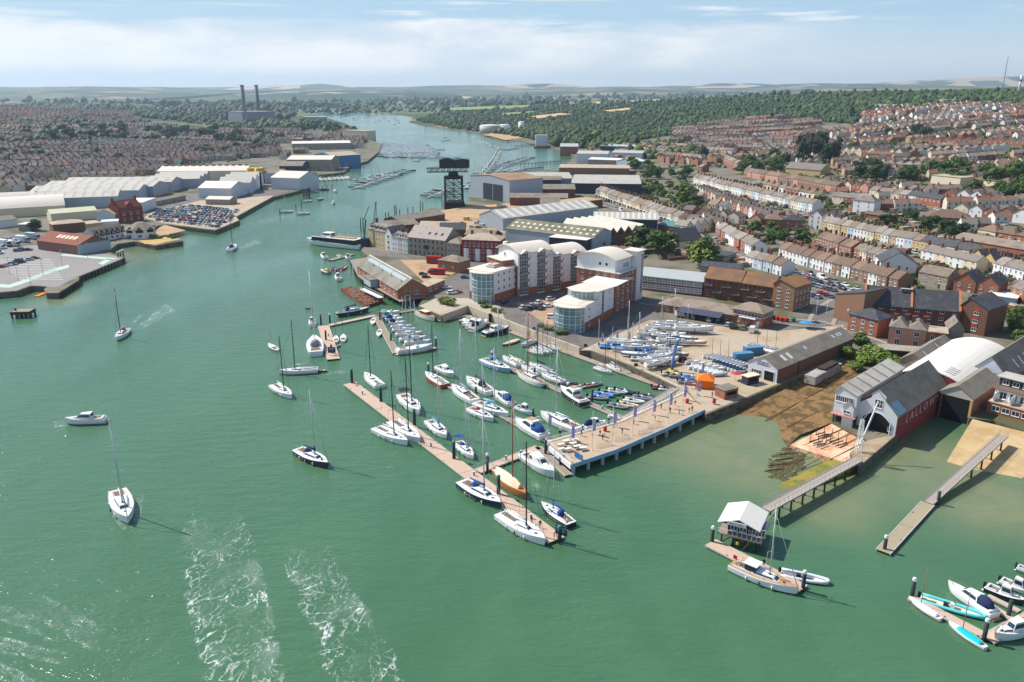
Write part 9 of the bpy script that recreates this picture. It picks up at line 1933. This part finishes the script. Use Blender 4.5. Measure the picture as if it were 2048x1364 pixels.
# moored boats up river
def upriver():
 rr=random.Random(9)
 def simple(bow,L,mm,hm=M_GEL):return[q for q in yacht_parts(L,hm,mm,rails=False,boom=True,mh=1.25)if q[0]in('hull','coachroof','mast')]
 P1=[simple(0,L,m,h)for L,m,h in((9.6,M_ALU,M_GEL),(11,M_ALU,M_GEL),(10,M_CARB,M_GEL),(9,M_ALU,M_NAVYH),(8.4,M_ALU,M_GEL))]
 P2=[[q for q in motor_parts(L,M_GEL,style='cruiser')if q[0]in('hull','superstructure','cockpit')]for L in(8,10)]
 for i,(x,y,h,lab)in enumerate(((573,425,M_GEL,'white yacht on a mid river mooring left of the bare piles'),(606,429,M_GEL,'small white yacht on a mid river mooring right of the piles'),(614,404,M_GEL,'white yacht beside the square timber dolphin up river'),(640,400,M_GREENH,'green hulled yacht moored beside the dolphin up river'),(667,408,M_GREENH,'small green motor boat moored alone in mid river'),(671,384,M_GEL,'white motor yacht on a mid river mooring'),(633,384,M_GEL,'white yacht moored just above the dolphin'),(650,380,M_NAVYH,'dark hulled yacht moored beyond the dolphin'))):
  p=G(x,y,0);assemble(P2[0]if 'motor' in lab else simple(0,9.5,M_CARB if i%2 else M_ALU,h),'moored_yacht',lab,'yacht',p,R(200+20*i))
 for i,(x,y)in enumerate(((560,430),(592,420),(603,412),(620,395),(645,382),(654,380),(664,378))):pile(f'bare dark mooring pile in mid river, {ordw(i + 1)} from the left',x,y,5,.28,None,group='bare piles in mid river')
 p=G(613,396,0);t=thing('river_dolphin','square dark timber dolphin standing in mid river','dolphin',p,.2)
 for xx in(-2,0,2):
  for yy in(-2,2):mb=MB();mb.tube((xx,yy,-3),(xx,yy,5),.35,None,6);mb.build('pile',M_PILE,t)
 mb=MB();mb.box(-2.5,2.5,-2.5,2.5,2.5,3.2);mb.build('beam',M_PILE,t)
 lines=[('the long angled pontoon in mid river',[(706,377),(820,339)],22,2.2),('the left river pontoon',[(612,362),(700,357)],20,1.8),('the short river pontoon',[(712,364),(780,350)],9,1.6),('the pontoon beyond the crane',[(925,378),(965,350),(984,330),(1000,300)],34,1.8),('the right river pontoon',[(985,348),(1010,330),(1060,314)],26,1.8),('the small pontoon by the crane foot',[(855,395),(890,380)],6,2.0),('the upper right pontoon',[(965,284),(995,296)],10,1.8),('the quay line upriver on the right',[(1010,345),(1040,338)],8,1.6),('the middle right pontoon',[(1000,300),(1030,296)],8,1.6)]
 nb=0
 for where,pts,n,w in lines:
  root=pontoon(f'pale floating pontoon up river: {where}',pts,w,m=M_STONE)
  P=[G(x,y,0)for x,y in pts];Ls=[(b-a).length for a,b in zip(P,P[1:])];tot=sum(Ls)
  for i in range(n):
   s_=tot*(i+.5)/n;j=0
   while s_>Ls[j]:s_-=Ls[j];j+=1
   a,b=P[j],P[j+1];d_=(b-a).xy.normalized();nn=Vector((-d_.y,d_.x))*(1 if i%2 else-1);q=a.lerp(b,s_/Ls[j]).xy+nn*(w/2+(5.2 if n/tot>.09 else 2.2));par=n/tot<=.09
   mo=rr.random()<.3;pr=rr.choice(P2)if mo else rr.choice(P1);nb+=1
   assemble(pr,'moored_motor_boat' if mo else 'moored_yacht',f'{"motor boat" if mo else "yacht"} berthed {ordw(i + 1)} along {where}','motor boat' if mo else 'yacht',(q.x,q.y,0),math.atan2(nn.y,nn.x)+(math.pi/2 if par else 0)+rr.uniform(-.05,.05),f'boats along {where}')
 poly=[Vector(p)for p in((762,322),(800,326),(885,321),(870,300),(848,287),(800,276),(770,286),(757,304))];wp_=[G(p.x,p.y,0).xy for p in poly];c=sum(wp_,Vector((0,0)))/len(wp_);ber=[]
 u=Vector((.24,.97));v=Vector((.97,-.24))
 for r_ in range(-30,31):
  for k in range(-30,31):
   q=c+v*(r_*12.5+(k%2)*0)+u*(k*4.6+rr.uniform(-.3,.3))
   if inside(q,wp_)and rr.random()<.86:ber.append(q)
 ber.sort(key=lambda q:q.length);far=[]
 for i,q in enumerate(ber):
  if i<110:mo=rr.random()<.25;assemble(rr.choice(P2)if mo else[q_ for q_ in rr.choice(P1)if q_[0]!='mast' or i%3==0],'marina_boat',('white motor boat' if mo else 'white yacht')+' packed among masts in the far marina on the left bank','motor boat' if mo else 'yacht',(q.x,q.y,0),math.atan2(v.y,v.x)+(math.pi if i%2 else 0),'boats packed in the far marina')
  else:far.append(q)
 mb=MB()
 for q in far+[G(x,y,0).xy for x,y in[(rr.uniform(700,800),rr.uniform(222,250))for _ in range(26)]+[(rr.uniform(620,720),rr.uniform(216,232))for _ in range(60)]+[(rr.uniform(880,900),rr.uniform(262,300))for _ in range(4)]+[(rr.uniform(830,960),rr.uniform(280,350))for _ in range(3)]]:
  a=math.atan2(v.y,v.x)+rr.uniform(-.1,.1);cs,sn=math.cos(a),math.sin(a);L=rr.uniform(8,11)
  def P(x,y,z):return(q.x+x*cs-y*sn,q.y+x*sn+y*cs,z)
  mb.add([P(-L/2,-1.2,-.2),P(L*.2,-1.4,-.2),P(L/2,0,-.2),P(L*.2,1.4,-.2),P(-L/2,1.2,-.2),P(-L/2,-1.3,1),P(L*.2,-1.5,1.1),P(L/2,0,1.3),P(L*.2,1.5,1.1),P(-L/2,1.3,1)],[(0,1,6,5),(1,2,7,6),(2,3,8,7),(3,4,9,8),(4,0,5,9),(5,6,7,8,9)])
  mb.add([P(-L*.2,-.7,1),P(L*.2,-.6,1),P(L*.2,.6,1),P(-L*.2,.7,1),P(-L*.15,-.6,1.7),P(L*.1,-.5,1.7),P(L*.1,.5,1.7),P(-L*.15,.6,1.7)],[(0,1,5,4),(1,2,6,5),(2,3,7,6),(3,0,4,7),(4,5,6,7)]);mb.tube(P(L*.1,0,1),P(L*.1,0,11.5),.06,.04,4,1,False)
 tag(mb.build('distant_boats',[M_GEL,M_ALU]),kind='stuff');print('FAR BOATS',len(ber))
 p=G(1085,296,0);t=thing('barge','rust brown barge lying at the upper right quay','barge',p,R(-10));mb,at=hull(26,8,2.2,'launch');mb.build('hull',[M_RUST,M_RUST,M_RUST,M_PILE],t);mb=MB();mb.box(-9,6,-2.6,2.6,2.2,3.4);mb.build('hatch',M_RUST,t)
 for i,(x0,y0,x1,y1)in enumerate(((1030,292,1085,287),(1040,328,1120,322),(1050,338,1085,334))):
  a,b=G(x0,y0,2),G(x1,y1,2);vv=b-a;t=thing('timber_pier',('dark timber pier by the rust brown barge','dark timber pier at the upper boatyard, longer one','dark timber pier at the upper boatyard, shorter one')[i],'pier',a,math.atan2(vv.y,vv.x));mb=MB();mb.box(0,vv.length,-1.5,1.5,-.4,0);mb.build('deck',M_PILE,t)
  for k in range(12):mb=MB();mb.tube((vv.length*k/11,-1.3,-5),(vv.length*k/11,-1.3,1.2),.35,None,6);mb.build('pile',M_PILE,t)
upriver()
# foam of wakes on the water, some streaks doubling as painted sun glitter
def foam_mat(scale=.3,name='foam'):
 """lacy broken filaments: ridges of warped noise, thinned out by the wake's own fade"""
 m=bpy.data.materials.new(name);m.use_nodes=True;nt=m.node_tree;N=nt.nodes;Lk=nt.links;b=N['Principled BSDF'];b.inputs['Base Color'].default_value=(.72,.78,.74,1);b.inputs['Roughness'].default_value=.9
 geo=N.new('ShaderNodeNewGeometry')
 def noise(sc,d,off=0,dist=0,vec=None):
  mp=N.new('ShaderNodeMapping');mp.inputs['Location'].default_value=(off,off*.7,0);mp.inputs['Scale'].default_value=(1,.62,0);Lk.new(vec or geo.outputs['Position'],mp.inputs[0])
  t=N.new('ShaderNodeTexNoise');t.inputs['Scale'].default_value=sc;t.inputs['Detail'].default_value=d;t.inputs['Distortion'].default_value=dist;Lk.new(mp.outputs[0],t.inputs['Vector']);return t.outputs[0]
 def mth(op,a,b_):
  x=N.new('ShaderNodeMath');x.operation=op
  for i,s_ in enumerate((a,b_)):
   if hasattr(s_,'node'):Lk.new(s_,x.inputs[i])
   else:x.inputs[i].default_value=s_
  return x.outputs[0]
 def rng(s_,lo,hi):
  r=N.new('ShaderNodeMapRange');r.inputs[1].default_value=lo;r.inputs[2].default_value=hi;Lk.new(s_,r.inputs[0]);return r.outputs[0]
 at=N.new('ShaderNodeAttribute');at.attribute_name='fade'
 def ridge(sc,off,dist):return mth('ABSOLUTE',mth('SUBTRACT',noise(sc,3,off,dist),.5),0)
 thick=mth('MULTIPLY',mth('MULTIPLY',rng(noise(scale*.5,3,17),.36,.68),at.outputs['Fac']),.042)
 a=rng(mth('SUBTRACT',thick,ridge(scale,3,1.6)),-.012,.016);c=rng(mth('SUBTRACT',mth('MULTIPLY',thick,.8),ridge(scale*1.9,40,1.2)),-.012,.016)
 br=rng(noise(scale*8,4,5),.34,.62);gl=rng(at.outputs['Fac'],.1,.5)
 haze_=mth('MULTIPLY',mth('MULTIPLY',rng(noise(scale*.8,6,60),.5,.8),at.outputs['Fac']),.3)
 Lk.new(mth('MULTIPLY',mth('MULTIPLY',mth('MAXIMUM',mth('MULTIPLY',mth('MAXIMUM',a,mth('MULTIPLY',c,.8)),br),haze_),gl),.85),b.inputs['Alpha']);return m
def foam(name,left,right,m,n=30,k=14,peak=1.0,both=False):
 L=[G(*p,.03)for p in left];Rr=[G(*p,.03)for p in right]
 def along(P,t):s_=t*(len(P)-1);i=min(len(P)-2,int(s_));return P[i].lerp(P[i+1],s_-i)
 mb=MB();fd=[]
 for i in range(n+1):
  for j in range(k+1):
   a,b=along(L,i/n),along(Rr,i/n);mb.v.append(tuple(a.lerp(b,j/k)));q=abs(2*j/k-1+.34*mnoise.noise((i*.32,left[0][0]*.1+j*.12,3)))+.12*mnoise.noise((i*.9,j*.9,8));fd.append(peak*(sm((1-q)*5)*(.5+.55*math.exp(-((q-.72)/.2)**2)))*(sm(i/n*3)if i else 0)*(sm((1-i/n)*2.5)if both else 1)*(.75+.5*mnoise.noise((i*.3,j*.4,len(left)+peak*3+left[0][0]))if both else 1)if j%k else 0)
 for i in range(n):
  for j in range(k):mb.f.append((i*(k+1)+j,i*(k+1)+j+1,(i+1)*(k+1)+j+1,(i+1)*(k+1)+j));mb.m.append(0);mb.sm.append(False)
 me=mb.mesh(name,m);a=me.color_attributes.new('fade','FLOAT_COLOR','POINT');c=np.ones((len(fd),4),np.float32);c[:,0]=c[:,1]=c[:,2]=fd;a.data.foreach_set('color',c.ravel());o=tag(put(name,me),kind='stuff');return o
def wakes():
 F,f2=foam_mat(.2),foam_mat(.7,'fine_foam')
 foam('wake_foam',[(372,985),(358,1090),(362,1180),(385,1280),(400,1400)],[(470,985),(515,1090),(540,1180),(562,1280),(590,1400)],F)
 foam('wake_foam',[(560,1050),(566,1140),(600,1230),(636,1320),(660,1400)],[(640,1060),(700,1140),(755,1230),(800,1320),(830,1400)],F,peak=.85)
 for a,b,c,d in(((-60,1180),(130,1256),(-60,1222),(110,1284)),((-80,1252),(190,1316),(-80,1292),(170,1340)),((-60,1290),(170,1404),(-60,1336),(100,1410)),((40,1160),(300,1300),(10,1206),(240,1340))):foam('wake_foam',[a,b],[c,d],f2,peak=1.15 if b[0]<200 else .75,both=True)  # lower-left streaks: foam whose white also stands in for sun glitter
 foam('wake_foam',[(262,662),(330,606)],[(270,668),(352,622)],f2,peak=1.0);foam('wake_foam',[(256,652),(280,628)],[(262,654),(286,632)],f2,peak=1.0)
 foam('wake_foam',[(472,497),(512,478)],[(474,502),(524,486)],f2,peak=1.1);foam('wake_foam',[(640,745),(700,738)],[(640,752),(700,744)],f2,peak=.9)
 foam('wake_foam',[(262,980),(215,1000),(228,1040),(246,1062)],[(238,975),(238,1000),(240,1040),(256,1056)],f2,peak=1.1);foam('wake_foam',[(262,980),(262,1010),(266,1040),(258,1060)],[(284,975),(290,1000),(282,1030),(262,1064)],f2,peak=1.1)
 foam('wake_foam',[(100,845),(128,840)],[(104,856),(132,852)],f2,peak=.9)
wakes()
# the summer air between here and the hills
def build_haze():
 mb=MB();mb.box(-19000,19000,-1500,16500,-6,380)
 m=bpy.data.materials.new('haze_air');m.use_nodes=True;nt=m.node_tree;N=nt.nodes;N.clear()
 o=N.new('ShaderNodeOutputMaterial');v=N.new('ShaderNodeVolumePrincipled')
 v.inputs['Color'].default_value=(.60,.79,1,1);v.inputs['Density'].default_value=5.8e-5;v.inputs['Anisotropy'].default_value=.3
 nt.links.new(v.outputs[0],o.inputs['Volume'])
 try:m.cycles.homogeneous_volume=True
 except Exception:pass
 tag(mb.build('haze',m),kind='stuff')
build_haze()
def report():
 d={k:v for k,v in LABELS.items()if len(v)>1}
 bad=[k for k,v in d.items()if not all(bpy.data.objects[n].get('group')for n in v)]
 print('LABEL-REPEATS',len(d),'without group:',bad[:10])
 print('OBJECTS',len(bpy.data.objects),'long labels',[k for k in LABELS if not 4<=len(k.split())<=16][:8])
report()
print('LONG',[k for k in LABELS if len(k.split())>16])
